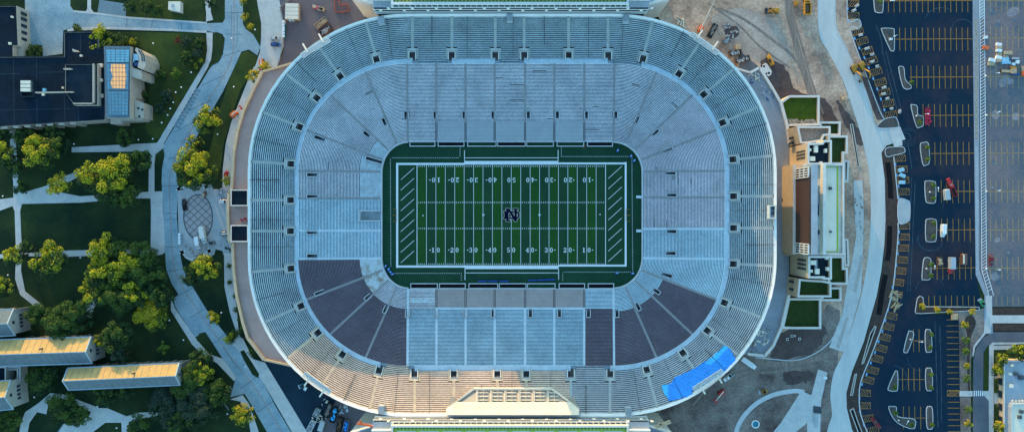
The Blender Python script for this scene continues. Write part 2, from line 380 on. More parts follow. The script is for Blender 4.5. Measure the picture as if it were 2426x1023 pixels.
walks = [
 [(175, 25), (233, 31), (300, 40), (490, 53), (490, 57), (300, 44.5), (230, 35), (173, 30)], [(160, 70), (180, 66), (245, 64), (410, 69), (490, 74), (490, 79), (410, 74.5), (245, 70), (160, 75)],
 [(208, -30), (216, -30), (216, 22), (222, 30), (203, 28), (207, 22)], [(482, -30), (495, -30), (500, 30), (505, 48), (488, 52), (489, 35)],
 [(489, 78), (504, 78), (503, 120), (499, 148), (480, 182), (440, 250), (385, 345), (370, 342), (378, 330), (425, 250), (470, 175), (487, 145), (491, 120)],
 [(170, 349), (385, 338), (390, 344), (386, 352), (368, 366), (366, 390), (366, 455), (352, 455), (353, 400), (357, 364), (350, 359), (170, 361)],
 [(22, 310), (36, 312), (42, 400), (44, 452), (60, 455), (110, 440), (160, 415), (200, 400), (205, 410), (175, 425), (125, 452), (190, 465), (356, 454), (356, 470), (320, 470), (190, 480), (52, 483), (48, 500), (52, 590), (38, 590), (35, 500), (30, 488), (0, 499), (-40, 510), (-40, 474), (0, 472), (32, 468), (32, 440), (28, 380)],
 [(356, 454), (385, 453), (386, 500), (388, 515), (391, 597), (385, 602), (370, 605), (300, 602), (160, 608), (52, 606), (50, 640), (60, 690), (105, 726), (95, 735), (48, 698), (36, 660), (38, 608), (0, 612), (0, 602), (165, 593), (300, 590), (357, 590), (358, 500)],
 [(405, 705), (415, 730), (465, 802), (495, 838), (526, 848), (535, 858), (559, 894), (555, 902), (515, 860), (480, 840), (455, 815), (405, 735)],
 [(204, 720), (216, 705), (235, 710), (222, 730), (214, 752), (206, 748)],
 [(531, 600), (553, 600), (556, 660), (557, 680), (566, 790), (575, 805), (559, 822), (548, 815), (563, 795), (545, 740), (532, 680)],
 [(575, 800), (600, 850), (628, 858), (700, 976), (750, 1060), (718, 1060), (694, 1026), (620, 898), (559, 822)],
 [(527, 455), (528, 400), (535, 340), (548, 290), (570, 235), (598, 165), (612, 160), (614, 175), (588, 230), (572, 270), (556, 330), (552, 400), (548, 455)],
 [(604, -30), (655, -30), (667, 25), (673, 60), (672, 110), (656, 160), (648, 175), (604, 160), (616, 125), (619, 90), (619, 55), (612, 20)],
 [(600, 160), (625, 150), (650, 172), (640, 185), (610, 200)],
 [(50, 1000), (60, 975), (90, 955), (120, 930), (150, 933), (235, 965), (255, 966), (300, 985), (330, 976), (370, 975), (380, 982), (340, 990), (305, 998), (308, 1060), (290, 1060), (288, 1000), (250, 1000), (210, 1030), (190, 1060), (120, 1060), (150, 1005), (180, 995), (212, 983), (216, 975), (160, 945), (125, 942), (115, 955), (110, 980), (88, 975), (70, 1000), (62, 1040), (60, 1060), (40, 1060)],
 [(255, 880), (275, 890), (250, 905), (230, 895)], [(545, 945), (575, 935), (590, 955), (606, 1000), (625, 1060), (600, 1060), (590, 1000), (570, 950)],
]
mb = MB()
for i, p in enumerate(walks): mb.flat(PP(p), .10 + .0015 * i); mb.walls(PP(p), 0, .10 + .0015 * i)
struct('footpath', mb, ['walk'])
sheet('asphalt_path', [[(122, 1040), (150, 1003), (214, 985), (235, 968), (300, 985), (330, 979), (345, 985), (310, 990), (270, 990), (235, 1000), (200, 1023), (190, 1060), (110, 1060)]], .115, ['road_patch'])
sheet('road_grass_island', [smooth_line([(506, 82), (520, 79), (531, 92), (529, 120), (521, 144), (508, 153), (494, 157), (503, 132)], 4, True), [(472, 789), (487, 786), (506, 815), (527, 848), (508, 841), (466, 805)], [(569, 832), (578, 828), (600, 862), (614, 885), (612, 895), (598, 886), (578, 852)]], .13, ['lawn'])

# plaza with oval paving
sheet('plaza', [[(420, 450), (434, 450), (440, 438), (447, 436), (500, 436), (505, 448), (527, 448), (548, 440), (575, 440), (575, 590), (553, 602), (530, 604), (527, 594), (511, 590), (508, 602), (488, 616), (460, 614), (440, 604), (432, 594), (425, 594)]], .105, ['plaza'])
pm = MB()
def egg(t, k=1.0):
    c, s = math.cos(t), math.sin(t); return (469.5 + 34 * k * c + (0 if s < 0 else 1.5 * s), 516 + (53 if s < 0 else 54) * k * s - 2)
ring = [egg(2 * math.pi * i / 48) for i in range(48)]
pm.flat(PP(ring), .125, 0)
pm.strip(PP(ring), .62, .135, 1, close=True)
def inside_egg(x, y): return ((x - 469.5) / 33.5) ** 2 + ((y - 514.5) / 53) ** 2 < 1
for sgn in (1, -1):
    for q in range(-9, 10):
        pts = []; o = q * 17.5 + 4
        for i in range(-140, 141):
            x = 469.5 + i * .5; y = 514.5 + sgn * i * .5 * .92 + o
            if inside_egg(x, y): pts.append((x, y))
        if len(pts) > 6: pm.strip(PP([pts[0], pts[-1]]), .32, .130 + (.002 if sgn > 0 else 0), 1)
struct('plaza_oval', pm, ['paver', 'paver_joint'])

# haul road and median
haulL = [(1936, -40), (1938, 0), (1939, 60), (1944, 90), (1961, 122), (1991, 178), (2012, 233), (2036, 308), (2046, 345), (2060, 420), (2063, 511), (2057, 600), (2040, 700), (1998, 834), (1976, 880), (1967, 933), (1971, 980), (1962, 1010), (1950, 1060)]
haulR = [(2040, 1060), (2018, 1015), (2006, 965), (2005, 930), (2019, 878), (2046, 810), (2077, 700), (2088, 640), (2095, 580), (2098, 520), (2096, 425), (2088, 362), (2100, 345), (2145, 330), (2132, 300), (2110, 305), (2080, 305), (2070, 290), (2053, 222), (2032, 171), (2002, 109), (1984, 72), (1978, 40), (1978, -40)]
sheet('haul_road', [smooth_line(haulL, 3) + haulR], .06, ['road_haul'])
sheet('median_soil', [[(1978, -40), (2009, -40), (2008, 46), (2036, 45), (2042, 60), (2036, 70), (2016, 74), (2053, 180), (2085, 265), (2098, 285), (2108, 306), (2080, 305), (2070, 290), (2053, 222), (2002, 109), (1980, 68)]], .05, ['soil'])
sheet('median_mulch', [smooth_line([(2088, 362), (2098, 350), (2115, 352), (2122, 372), (2126, 450), (2129, 540), (2121, 640), (2112, 700), (2092, 770), (2066, 840), (2042, 900), (2038, 940), (2044, 985), (2062, 1040), (2022, 1020), (2007, 965), (2006, 930), (2020, 880), (2047, 812), (2078, 702), (2090, 640), (2098, 520), (2096, 425)], 3, True)], .055, ['mulch'])
tr = MB()
for c, wd in (([(2103, 385), (2109, 440), (2110, 470)], 2.5), ([(2108, 535), (2106, 590), (2102, 617)], 2.5), ([(2098, 650), (2090, 690), (2082, 745)], 2.6)):
    tr.strip(PP(smooth_line(c, 4)), wd, .062)
tr.flat(PP([(2040, 180), (2055, 186), (2095, 275), (2100, 282), (2078, 285), (2068, 262)]), .06, 1)
struct('planting_trench', tr, ['trench', 'soil_mud'])
for nm, polys in (('concrete_pad', [[(2022, 428), (2043, 426), (2046, 500), (2044, 590), (2040, 690), (2000, 834), (1964, 822), (1996, 740), (2004, 690), (2018, 620), (2028, 560), (2024, 500)],
                                    [(1938, 874), (1960, 881), (1945, 950), (1942, 1060), (1912, 1060), (1912, 1000), (1840, 1060), (1800, 1060), (1850, 1000), (1895, 930), (1905, 928), (1922, 935)],
                                    [(2106, 305), (2134, 302), (2138, 345), (2118, 348)], ]),):
    mb = MB()
    for p in polys: mb.flat(PP(p), .14); mb.walls(PP(p), 0, .14)
    struct(nm, mb, ['walk'])
sl = MB()
for p in ([(2013, 295), (2020, 293), (2037, 395), (2030, 397)], [(2006, 750), (2010, 752), (1988, 825), (1982, 822)], [(2046, 605), (2040, 605), (2022, 690), (2028, 692)], [(2060, 790), (2072, 770), (2076, 774), (2046, 860), (2040, 862)], [(2024, 885), (2030, 884), (2020, 936), (2013, 936)], [(2012, 970), (2022, 965), (2034, 1000), (2050, 1040), (2038, 1040)]):
    q = PP(p); sl.ringflat(q, offset_poly(q, .45), .30, 0); sl.walls(q, 0, .30, 0); sl.walls(offset_poly(q, .45), .07, .30, 0); sl.flat(offset_poly(q, .45), .07, 1)
struct('planter_kerb', sl, ['kerb_tan', 'trench'])
kb = MB()
for c, wd in (([(2001, 728), (1990, 770), (1960, 815), (1920, 842), (1880, 853), (1830, 850), (1790, 846)], .5), ([(1740, 1040), (1752, 1000), (1785, 960), (1830, 935), (1880, 925), (1905, 928)], 2.2), ([(1938, -30), (1940, 75), (1961, 120)], .4),
              ([(1978, -30), (1981, 68), (2002, 109), (2053, 222), (2070, 291), (2080, 304), (2104, 306)], .35), ([(2008, -30), (2008, 48), (2034, 47), (2039, 60), (2034, 68), (2014, 73), (2053, 180), (2085, 265), (2098, 285)], .4),
              ([(2117, 372), (2125, 450), (2127, 472)], .5), ([(2127, 528), (2127, 560), (2120, 640), (2112, 700), (2090, 770), (2064, 840), (2040, 900), (2035, 940), (2040, 985), (2062, 1040)], .5)):
    c = PP(smooth_line(c, 4)); kb.strip(c, wd, .17)
kb2 = [(2128, 472), (2150, 474), (2156, 482), (2156, 515), (2150, 526), (2128, 528)]
struct('kerb', kb, ['kerb'])

# car parks
lot = [(2008, -40), (2008, 48), (2034, 47), (2039, 60), (2034, 68), (2014, 73), (2053, 180), (2085, 265), (2098, 285), (2130, 300), (2140, 345), (2125, 352), (2118, 372), (2126, 450), (2128, 540), (2120, 640), (2112, 700), (2090, 770), (2064, 840), (2040, 900), (2035, 935), (2038, 985), (2062, 1060), (2276, 1060), (2271, 745), (2180, 745), (2180, 722), (2325, 725), (2318, 680), (2311, 640), (2304, -40)]
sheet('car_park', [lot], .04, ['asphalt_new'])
sheet('east_car_park', [[(2318, -40), (2520, -40), (2520, 726), (2345, 726), (2340, 700), (2318, 650)]], .036, ['asphalt_east'])
dv = MB(); dv.flat(PP([(2304, 50), (2304, -40), (2332, -40), (2332, 45), (2319, 45), (2320, 640), (2338, 690), (2350, 712), (2352, 790), (2330, 790), (2332, 700), (2311, 650)]), .112, 0)
dv.flat(PP([(2309, 46), (2315, 46), (2316, 330), (2310, 330)]), .135, 1); dv.flat(PP([(2310, 345), (2316, 345), (2318, 640), (2312, 640)]), .135, 2)
struct('car_park_walk', dv, ['deck_grey', 'gravel', 'roof_grey'])
mk = MB(); ZM = .056
def seg(x0, y0, x1, y1, w=.19, mi=0, z=ZM):
    mk.strip([P2(x0, y0), P2(x1, y1)], w, z + mi * .002, mi)
rows = [(3, 2092, 2303, 2104), (93.5, 2120, 2304, 2131), (183.5, 2155, 2305, 2158), (274, 2188, 2307, 2186.5), (364, 2204, 2308, 2214.5), (454, 2217, 2309, 2229.5), (545, 2219, 2310, 2230.5), (635, 2207, 2311, 2219.5)]
for y, x0, x1, t0 in rows:
    seg(x0, y, x1, y - 1, .24)
    x = t0 if t0 > x0 else t0 + 13.45
    x = t0
    while x < 2302: seg(x, y - 27, x + .6, y + 27, .2); x += 13.45
x = 2200
while x < 2312: seg(x, 700, x + .5, 725, .2); x += 13.45
for y, x0, x1, ts in ((806, 2152, 2191, (2164, 2177)), (898, 2128, 2192, (2138, 2152, 2165, 2178.5)), (989, 2127, 2194, (2140, 2153.5, 2167, 2181))):
    if y != 989: seg(x0, y, x1, y, .18)
    else: seg(2168, y, x1, y, .18)
    for t in ts: seg(t, y - 27, t + .5, y + 27, .2)
y = 757
while y < 1040:
    if not 924 < y < 938: seg(2242 + (y - 757) * .014, y, 2270 + (y - 757) * .014, y, .2)
    y += 13.9
def hatch_box(pts, n, mi=0):
    q = pts; a, b, c, d = [Vector(p) for p in q]
    mk.strip([P2(*p) for p in (a, b, c, d)], .17, ZM + mi * .002, mi, close=True)
    for i in range(1, n):
        u = i / n; p0 = d.lerp(c, max(0, u - .18)); p1 = a.lerp(b, min(1, u + .18)); mk.strip([P2(*p0), P2(*p1)], .17, ZM + mi * .002 + .001, mi)
hatch_box([(2244, 925), (2272, 925), (2272, 937), (2244, 937)], 7)
stalls = [(2021, 9, 4), (2022, 37, 4), (2032, 75, -18), (2043, 98, -18), (2055, 121, -18), (2065, 144, -18), (2076, 170, -18), (2086, 195, -16), (2095, 219, -14), (2104, 245, -12), (2111, 272, -12), (2132, 375, -4), (2136, 401, -3), (2140, 427, -2), (2141, 454, 0), (2142, 535, 0), (2141, 561, 0), (2139, 587, 1), (2136, 615, 3), (2133, 641, 5), (2128, 668, 8), (2124, 697, 10), (2118, 722, 10), (2112, 748, 12), (2105, 773, 13), (2096, 798, 14), (2088, 824, 15), (2078, 849, 15), (2068, 876, 15), (2057, 899, 14), (2049, 930, 4), (2049, 960, 0), (2056, 990, -10), (2068, 1018, -14)]
for i, (x, y, a) in enumerate(stalls):
    ca, sa = math.cos(R(a)), math.sin(R(a))
    rot = lambda u, v: (x + u * ca - v * sa, y + u * sa + v * ca)
    pts = [rot(u, v) for u, v in ((-13, -7.3), (13, -7.3), (13, 7.3), (-13, 7.3))]
    hatch_box(pts, 5)
    mk.strip([P2(*rot(-12, 10)), P2(*rot(-12, 17))], .75, ZM + .004, 2)
x = 2338
for y in (3, 91, 182, 274, 363, 454, 545, 635):
    seg(2335, y, 2520, y - .5, .26, 1)
    x = 2346
    while x < 2520: seg(x, y - 27, x + .5, y + 27, .24, 1); x += 13.3
x = 2360
while x < 2520: seg(x, 700, x, 724, .17, 1); x += 13.3
# white hatched walkway beside the divider
for x in (2320.5, 2331.5): mk.strip([P2(x, -30), P2(x + 12 * .6 - 2, 640), P2(x + 22, 700)], .26, .14, 3)
y = -28
while y < 690:
    o = (y + 30) * .0078 + (max(0, y - 640) * .3); mk.strip([P2(2320.5 + o, y + 3), P2(2331 + o, y - 4)], .24, .142, 3); y += 7.6
for i in range(5): mk.box((*P2(2308 + i * 5, 931), .052), (.5, 2.6, .012), 0, 3)
struct('car_park_markings', mk, ['paint_yellow', 'paint_yellow_faint', 'paint_blue', 'paint_white'])

isl = [[(2070, -20), (2091, -20), (2092, 26), (2086, 32), (2077, 31), (2071, 24)], [(2088, 74), (2091, 67), (2115, 68), (2119, 75), (2119, 118), (2113, 122), (2107, 117)], [(2128, 163), (2134, 157), (2142, 162), (2145, 188), (2159, 204), (2157, 211), (2145, 212), (2137, 203)],
       [(2157, 252), (2163, 248), (2173, 252), (2175, 272), (2187, 276), (2188, 296), (2180, 302), (2170, 300)], [(2179, 344), (2189, 337), (2200, 341), (2202, 384), (2194, 392), (2185, 389)], [(2190, 433), (2196, 428), (2212, 429), (2217, 436), (2217, 475), (2211, 482), (2198, 481), (2192, 474)],
       [(2192, 525), (2198, 518), (2212, 518), (2219, 526), (2218, 568), (2211, 573), (2198, 573), (2192, 566)], [(2183, 658), (2187, 616), (2194, 609), (2203, 611), (2206, 620), (2205, 656), (2199, 663), (2188, 663)],
       [(2167, 738), (2172, 706), (2179, 700), (2187, 704), (2189, 725), (2320, 726), (2320, 735), (2180, 743), (2169, 742)], [(2151, 786), (2156, 783), (2163, 785), (2164, 797), (2151, 832), (2144, 835), (2140, 829)], [(2191, 785), (2198, 779), (2206, 785), (2208, 828), (2200, 834), (2192, 829)],
       [(2123, 877), (2127, 882), (2127, 920), (2121, 926), (2107, 925), (2103, 917), (2119, 880)], [(2192, 876), (2200, 870), (2208, 876), (2209, 919), (2201, 925), (2193, 919)], [(2104, 963), (2113, 961), (2124, 963), (2127, 985), (2166, 991), (2168, 1010), (2158, 1015), (2132, 1005), (2114, 988)],
       [(2194, 967), (2202, 961), (2209, 967), (2210, 1010), (2202, 1016), (2195, 1010)], [(2128, 473), (2150, 474), (2156, 482), (2156, 515), (2150, 526), (2128, 528)], [(2076, 300), (2095, 282), (2116, 277), (2124, 280), (2130, 298), (2124, 303), (2090, 305)], [(2098, 351), (2130, 347), (2142, 350), (2143, 362), (2120, 368), (2100, 372)]]
for i, p in enumerate(isl):
    mb = MB(); q = PP(smooth_line(p, 3, True) if i not in (8,) else p); inn = offset_poly(q, .32)
    mb.ringflat(q, inn, .19, 0); mb.walls(q, .02, .19, 0); mb.flat(inn, .17, 1)
    struct('kerbed_island', mb, ['kerb', 'planter_soil' if i not in (8, 15) else ('mulch' if i == 8 else 'plaza')])
# south-east corner: planting strip, service road, walks
sheet('planting_strip', [[(2271, 745), (2245, 742), (2305, 735), (2335, 728), (2338, 790), (2312, 815), (2300, 850), (2300, 1060), (2276, 1060)]], .034, ['soil_dark'])
sheet('strip_trench', [smooth_line([(2300, 745), (2312, 765), (2300, 800), (2297, 850), (2298, 925), (2293, 925), (2291, 850), (2292, 800), (2285, 760)], 4, True)], .05, ['mulch'])
sheet('planting_bed', [[(2352, 729), (2520, 729), (2520, 745), (2352, 744)], [(2352, 767), (2520, 767), (2520, 784), (2352, 783)]], .08, ['mulch'])
sheet('service_road', [[(2304, 1060), (2306, 850), (2312, 825), (2328, 800), (2352, 786), (2520, 786), (2520, 809), (2360, 809), (2340, 818), (2330, 835), (2329, 925), (2343, 950), (2344, 1060)]], .05, ['asphalt_ring'])
sheet('service_walk', [[(2350, 746), (2520, 746), (2520, 765), (2350, 765), (2346, 788), (2330, 790), (2336, 740), (2335, 700), (2350, 700)], [(2343, 818), (2352, 810), (2520, 810), (2520, 812), (2355, 816), (2352, 818), (2400, 817), (2400, 827), (2354, 828), (2354, 1060), (2343, 1060), (2342, 948), (2330, 935), (2330, 925), (2342, 925)], [(2273, 925), (2304, 925), (2304, 938), (2273, 938)], [(2303, 843), (2306, 843), (2310, 822), (2334, 790), (2330, 788), (2306, 818)], [(2355, 890), (2370, 890), (2370, 896), (2355, 896)], [(2355, 930), (2372, 930), (2372, 956), (2355, 956)]], .12, ['walk'])
sheet('campus_lawn', [[(2331, 835), (2341, 820), (2342, 924), (2330, 924)], [(2356, 831), (2520, 831), (2520, 1060), (2356, 1060)]], .05, ['lawn_shade'])

tm = MB(); r2 = random.Random(11)
for cx, cy, rad, a0, a1 in ((2205, 565, 30, 20, 200), (2205, 565, 33, 40, 190), (2210, 480, 26, 250, 400), (2150, 325, 18, 0, 300), (2150, 325, 23, 30, 330), (2146, 326, 12, 0, 360), (2280, 70, 26, 150, 330), (2230, 55, 40, 200, 300), (2205, 690, 36, 190, 330), (2110, 900, 40, 280, 400), (2180, 850, 30, 80, 190), (2075, 330, 28, 100, 260)):
    tm.strip([P2(cx + rad * math.cos(R(a0 + (a1 - a0) * k / 16)), cy + rad * math.sin(R(a0 + (a1 - a0) * k / 16)) * .9) for k in range(17)], .35, .046 + len(tm.f) * .00004)
for x0, y0, x1, y1 in ((2090, 120, 2125, 260), (2098, 120, 2135, 262), (2075, 60, 2090, 130), (2150, 690, 2160, 420), (2156, 690, 2168, 430), (2160, 400, 2150, 340), (2100, 800, 2140, 700), (2215, 760, 2222, 1010), (2226, 770, 2230, 1000)): tm.strip(PP(smooth_line([(x0, y0), ((x0 + x1) / 2 + r2.uniform(-6, 6), (y0 + y1) / 2), (x1, y1)], 6)), .5, .046 + len(tm.f) * .00004)
struct('tyre_marks', tm, [mat('tyre_mark', (.035, .06, .085), .9, .4, .3, 2.0, spec=.05)])
pt = MB()
for k in range(26):
    x, y = r2.uniform(2340, 2426), r2.uniform(0, 690); rad = r2.uniform(.4, 2.2); pt.disc(P2(x, y), rad, .0385 + k * .0001, k % 2, 11, 0, rad * r2.uniform(.5, 1.6), r2.uniform(0, 3))
struct('asphalt_patch', pt, [mat('asphalt_stain', (.11, .135, .17), .92, .3, .3, 1.5, spec=.05), mat('asphalt_worn', (.235, .22, .245), .92, .3, .2, 1.5, spec=.05)])

sheet('lawn_patch', [rough([(250, 76), (400, 78), (486, 84), (486, 130), (474, 170), (420, 255), (378, 325), (350, 318), (345, 290), (352, 240), (350, 130), (310, 108), (255, 106)], 2, 4, 3), rough([(298, 45), (400, 56), (480, 50), (478, 10), (470, -20), (320, -20), (304, 10)], 1.5, 4, 4), rough([(548, 175), (572, 126), (600, 128), (606, 150), (570, 215), (545, 285), (528, 350), (522, 400), (500, 440), (480, 420), (500, 340), (520, 260)], 2, 4, 5)], .012, ['lawn_mid'])
# ------------------------------------------------------------------ playing field
fd = MB()
RX0, RX1, RY0, RY1 = 965, 1455, 406, 612
class Ring:
    def __init__(s, xl, xr, yt, yb, z): s.xl, s.xr, s.yt, s.yb, s.z = xl, xr, yt, yb, z
    def px(s, t):
        t %= 8; i = int(t); f = t - i; a = f * math.pi / 2; c, q = math.cos(a), math.sin(a)
        if i == 0: return (RX0 + (RX1 - RX0) * f, s.yt)
        if i == 1: return (RX1 + (s.xr - RX1) * q, RY0 - (RY0 - s.yt) * c)
        if i == 2: return (s.xr, RY0 + (RY1 - RY0) * f)
        if i == 3: return (RX1 + (s.xr - RX1) * c, RY1 + (s.yb - RY1) * q)
        if i == 4: return (RX1 - (RX1 - RX0) * f, s.yb)
        if i == 5: return (RX0 - (RX0 - s.xl) * q, RY1 + (s.yb - RY1) * c)
        if i == 6: return (s.xl, RY1 - (RY1 - RY0) * f)
        return (RX0 - (RX0 - s.xl) * c, RY0 - (RY0 - s.yt) * q)
    def w(s, t): x, y = s.px(t); return P(x, y, s.z)
TS = [0, 1, 2, 3, 4, 5, 6, 7]
def tsamples(t0, t1, step=.07):
    out = [t0]; n = int(math.floor(t0)) + 1
    cuts = [t0] + [i for i in range(n, int(math.ceil(t1))) if t0 < i < t1] + [t1]
    out = []
    for a, b in zip(cuts[:-1], cuts[1:]):
        k = 1 if (int(math.floor((a + b) / 2)) % 8) % 2 == 0 else max(1, int(math.ceil((b - a) / step)))
        out += [a + (b - a) * i / k for i in range(k)]
    return out + [cuts[-1]]
R0 = Ring(902, 1524, 335, 684, 1.9); R2 = Ring(707, 1717, 151, 865, 13.6)
R3 = Ring(697, 1729, 139, 877, 15.0); R4 = Ring(594, 1833, 40, 978, 28.6); R5 = Ring(588, 1839, 34, 985, 29.3)
allt = tsamples(0, 8, .08)[:-1]
inner = [R0.px(t) for t in allt]
fd.flat(PP(inner), .03, 2)
# mowing bands, five yards each
X0, YD = 988.0, 22.33
for i in range(20): fd.face([(*P2(X0 + YD * i, 630), .04), (*P2(X0 + YD * (i + 1), 630), .04), (*P2(X0 + YD * (i + 1), 389), .04), (*P2(X0 + YD * i, 389), .04)], 0 if (i // 1) % 2 else 1)
for a, b in ((942, 988), (X0 + 20 * YD, 1481)): fd.face([(*P2(a, 630), .04), (*P2(b, 630), .04), (*P2(b, 389), .04), (*P2(a, 389), .04)], 0)
struct('playing_field', fd, ['turf_a', 'turf_b', 'turf_edge'])
fm = MB(); Z1 = .052
def rect(x0, y0, x1, y1, z=Z1, mi=0): fm.face([(*P2(x0, y1), z), (*P2(x1, y1), z), (*P2(x1, y0), z), (*P2(x0, y0), z)], mi)
rect(938.5, 386, 943.5, 634); rect(1480, 384, 1484.5, 631)
rect(943.5, 386, 1100, 391); rect(1100, 381.5, 1322, 390); rect(1322, 385, 1480, 389.5)
rect(943.5, 628.5, 1101, 633.5); rect(1101, 628.5, 1323.5, 637); rect(1323.5, 626.5, 1480, 631)
rect(1100, 373.4, 1322, 374.8); rect(1099.6, 356, 1101.2, 381); rect(1321.5, 355, 1323, 384.5); rect(1101, 645.4, 1323, 646.8); rect(1100.8, 637, 1102.4, 663); rect(1322.7, 637, 1324.2, 662)
for i in range(21):
    x = X0 + YD * i; w = .8 if i in (0, 20) else .5
    rect(x - w, 390, x + w, 628.5, Z1 + .004)
for i in range(100):
    if i % 5 == 0: continue
    x = X0 + YD * i / 5
    for y, h in ((393.8, 2.0), (479.5, 1.9), (541, 1.9), (625.5, 2.0)): rect(x - .5, y - h, x + .5, y + h, Z1 + .004)
for i in range(1, 20):
    x = X0 + YD * i
    for y in (479.5, 541): rect(x - 2, y - .6, x + 2, y + .6, Z1 + .006)
for k in range(9):
    fm.strip([P2(949.5, 426 + 24.5 * k), P2(981, 398 + 24.5 * k)], .24, Z1 + .004); fm.strip([P2(1441, 423 + 24.5 * k), P2(1473, 394 + 24.5 * k)], .24, Z1 + .004)
def dots(x0, y0, x1, y1):
    n = int(max(abs(x1 - x0), abs(y1 - y0)) / 4.4)
    for i in range(n):
        x = x0 + (x1 - x0) * i / n; y = y0 + (y1 - y0) * i / n; rect(x - .9, y - .7, x + .9, y + .7)
dots(925, 374, 1090, 374); dots(1090, 352, 1090, 374); dots(925, 374, 926, 634); dots(936, 647, 1093, 647); dots(1093, 647, 1093, 668)
dots(1330, 371, 1495, 371); dots(1330, 349, 1330, 371); dots(1497, 373, 1499, 646); dots(1333, 644, 1497, 644); dots(1333, 644, 1333, 668)
for x in (1145, 1278): fm.disc(P2(x, 509), .55, Z1 + .012, 0, 14, .28)
rect(1001, 509, 1003, 512.5); rect(1420.5, 506, 1422.5, 509.5)
# numerals with serifs
def glyph(ch):
    mb = []
    def ell(cx, cy, rx, ry, ix, iy, a0=0, a1=360, n=16):
        for i in range(n):
            t0, t1 = R(a0 + (a1 - a0) * i / n), R(a0 + (a1 - a0) * (i + 1) / n)
            mb.append([(cx + rx * math.cos(t0), cy + ry * math.sin(t0)), (cx + rx * math.cos(t1), cy + ry * math.sin(t1)), (cx + ix * math.cos(t1), cy + iy * math.sin(t1)), (cx + ix * math.cos(t0), cy + iy * math.sin(t0))])
    def bx(a, b, c, d): mb.append([(a, b), (c, b), (c, d), (a, d)])
    if ch == '0': ell(.38, .5, .36, .5, .17, .4)
    if ch == '1': bx(.26, .1, .48, .9); bx(.08, 0, .66, .1); mb.append([(.08, .74), (.26, .82), (.26, .93), (.08, .80)]); bx(.26, .9, .48, 1)
    if ch == '2': ell(.37, .70, .35, .30, .16, .20, -35, 180); mb.append([(.66, .53), (.26, .16), (.02, .16), (.48, .56)]); bx(.02, 0, .72, .16); bx(.62, .16, .72, .30); bx(.02, .66, .2, .76)
    if ch == '3': ell(.36, .73, .33, .27, .14, .18, -80, 175); ell(.36, .27, .36, .28, .15, .19, -175, 80); bx(.25, .46, .46, .56)
    if ch == '4': bx(.42, .1, .62, 1); bx(.30, 0, .72, .1); bx(.02, .26, .76, .38); mb.append([(.02, .38), (.2, .38), (.52, .92), (.48, 1)])
    if ch == '5': ell(.36, .31, .36, .32, .15, .22, -165, 120); bx(.06, .46, .2, 1); bx(.06, .86, .66, 1); bx(.1, .46, .3, .58)
    return mb
def number(txt, x, y, flip, arrow):
    h = 11.2; wd = 8.0
    def tr(u, v):
        u -= .5; v -= .5
        return P2(x - u, y - -v) if False else (P2(x - u, y + v) if flip else P2(x + u, y - v))
    for k, ch in enumerate(txt):
        off = (-1.28 if k == 0 else .24) * wd + .5
        for q in glyph(ch): fm.face([(*tr(off + a * wd * 1.22, (b - .5) * h + .5), Z1 + .010) for a, b in q], 0)
    if arrow:
        ax = x + arrow * 12.6
        pts = [(ax, y - 1.6), (ax, y + 1.6), (ax + arrow * 4.0, y)]
        fm.face([(*P2(*q), Z1 + .010) for q in pts], 0)
for k, t in enumerate(('10', '20', '30', '40', '50', '40', '30', '20', '10')):
    x = X0 + YD * 2 * (k + 1); ar = 0 if k == 4 else (-1 if k < 4 else 1)
    number(t, x, 592, False, ar); number(t, x, 426.5, True, ar)
# interlocked monogram at midfield (navy with a pale edge)
mono = [[(305, 205), (345, 205), (345, 333), (305, 333)], [(292, 207), (480, 207), (480, 232), (292, 232)], [(292, 305), (520, 305), (520, 333), (292, 333)], [(480, 207), (522, 207), (552, 236), (525, 250), (500, 232), (480, 232)], [(525, 245), (552, 236), (552, 300), (525, 292)], [(525, 290), (552, 300), (518, 333), (490, 333), (490, 305), (505, 305)],
        [(330, 162), (385, 162), (415, 205), (370, 205), (330, 190)], [(337, 185), (372, 185), (372, 350), (337, 350)], [(333, 345), (404, 345), (404, 373), (333, 373)], [(352, 162), (388, 162), (508, 345), (508, 373), (470, 373)], [(470, 188), (508, 188), (508, 373), (470, 373)], [(448, 162), (525, 162), (525, 190), (448, 190)]]
mono_bg = [[(286, 199), (350, 199), (350, 339), (286, 339)], [(324, 156), (394, 156), (424, 199), (440, 199), (440, 156), (531, 156), (531, 199), (535, 203), (560, 232), (560, 304), (531, 336), (514, 340), (514, 379), (466, 379), (440, 340), (410, 340), (410, 379), (324, 379)]]
for j, q in enumerate(mono):
    w_ = [P2(1150 + a / 6.82, 470 + b / 6.82) for a, b in q]
    fm.flat(offset_poly(w_, -.16), Z1 + .014 + j * .0008, 2); fm.flat(w_, Z1 + .030 + j * .0008, 1)
struct('field_markings', fm, ['paint_white', 'navy', 'logo_edge'])

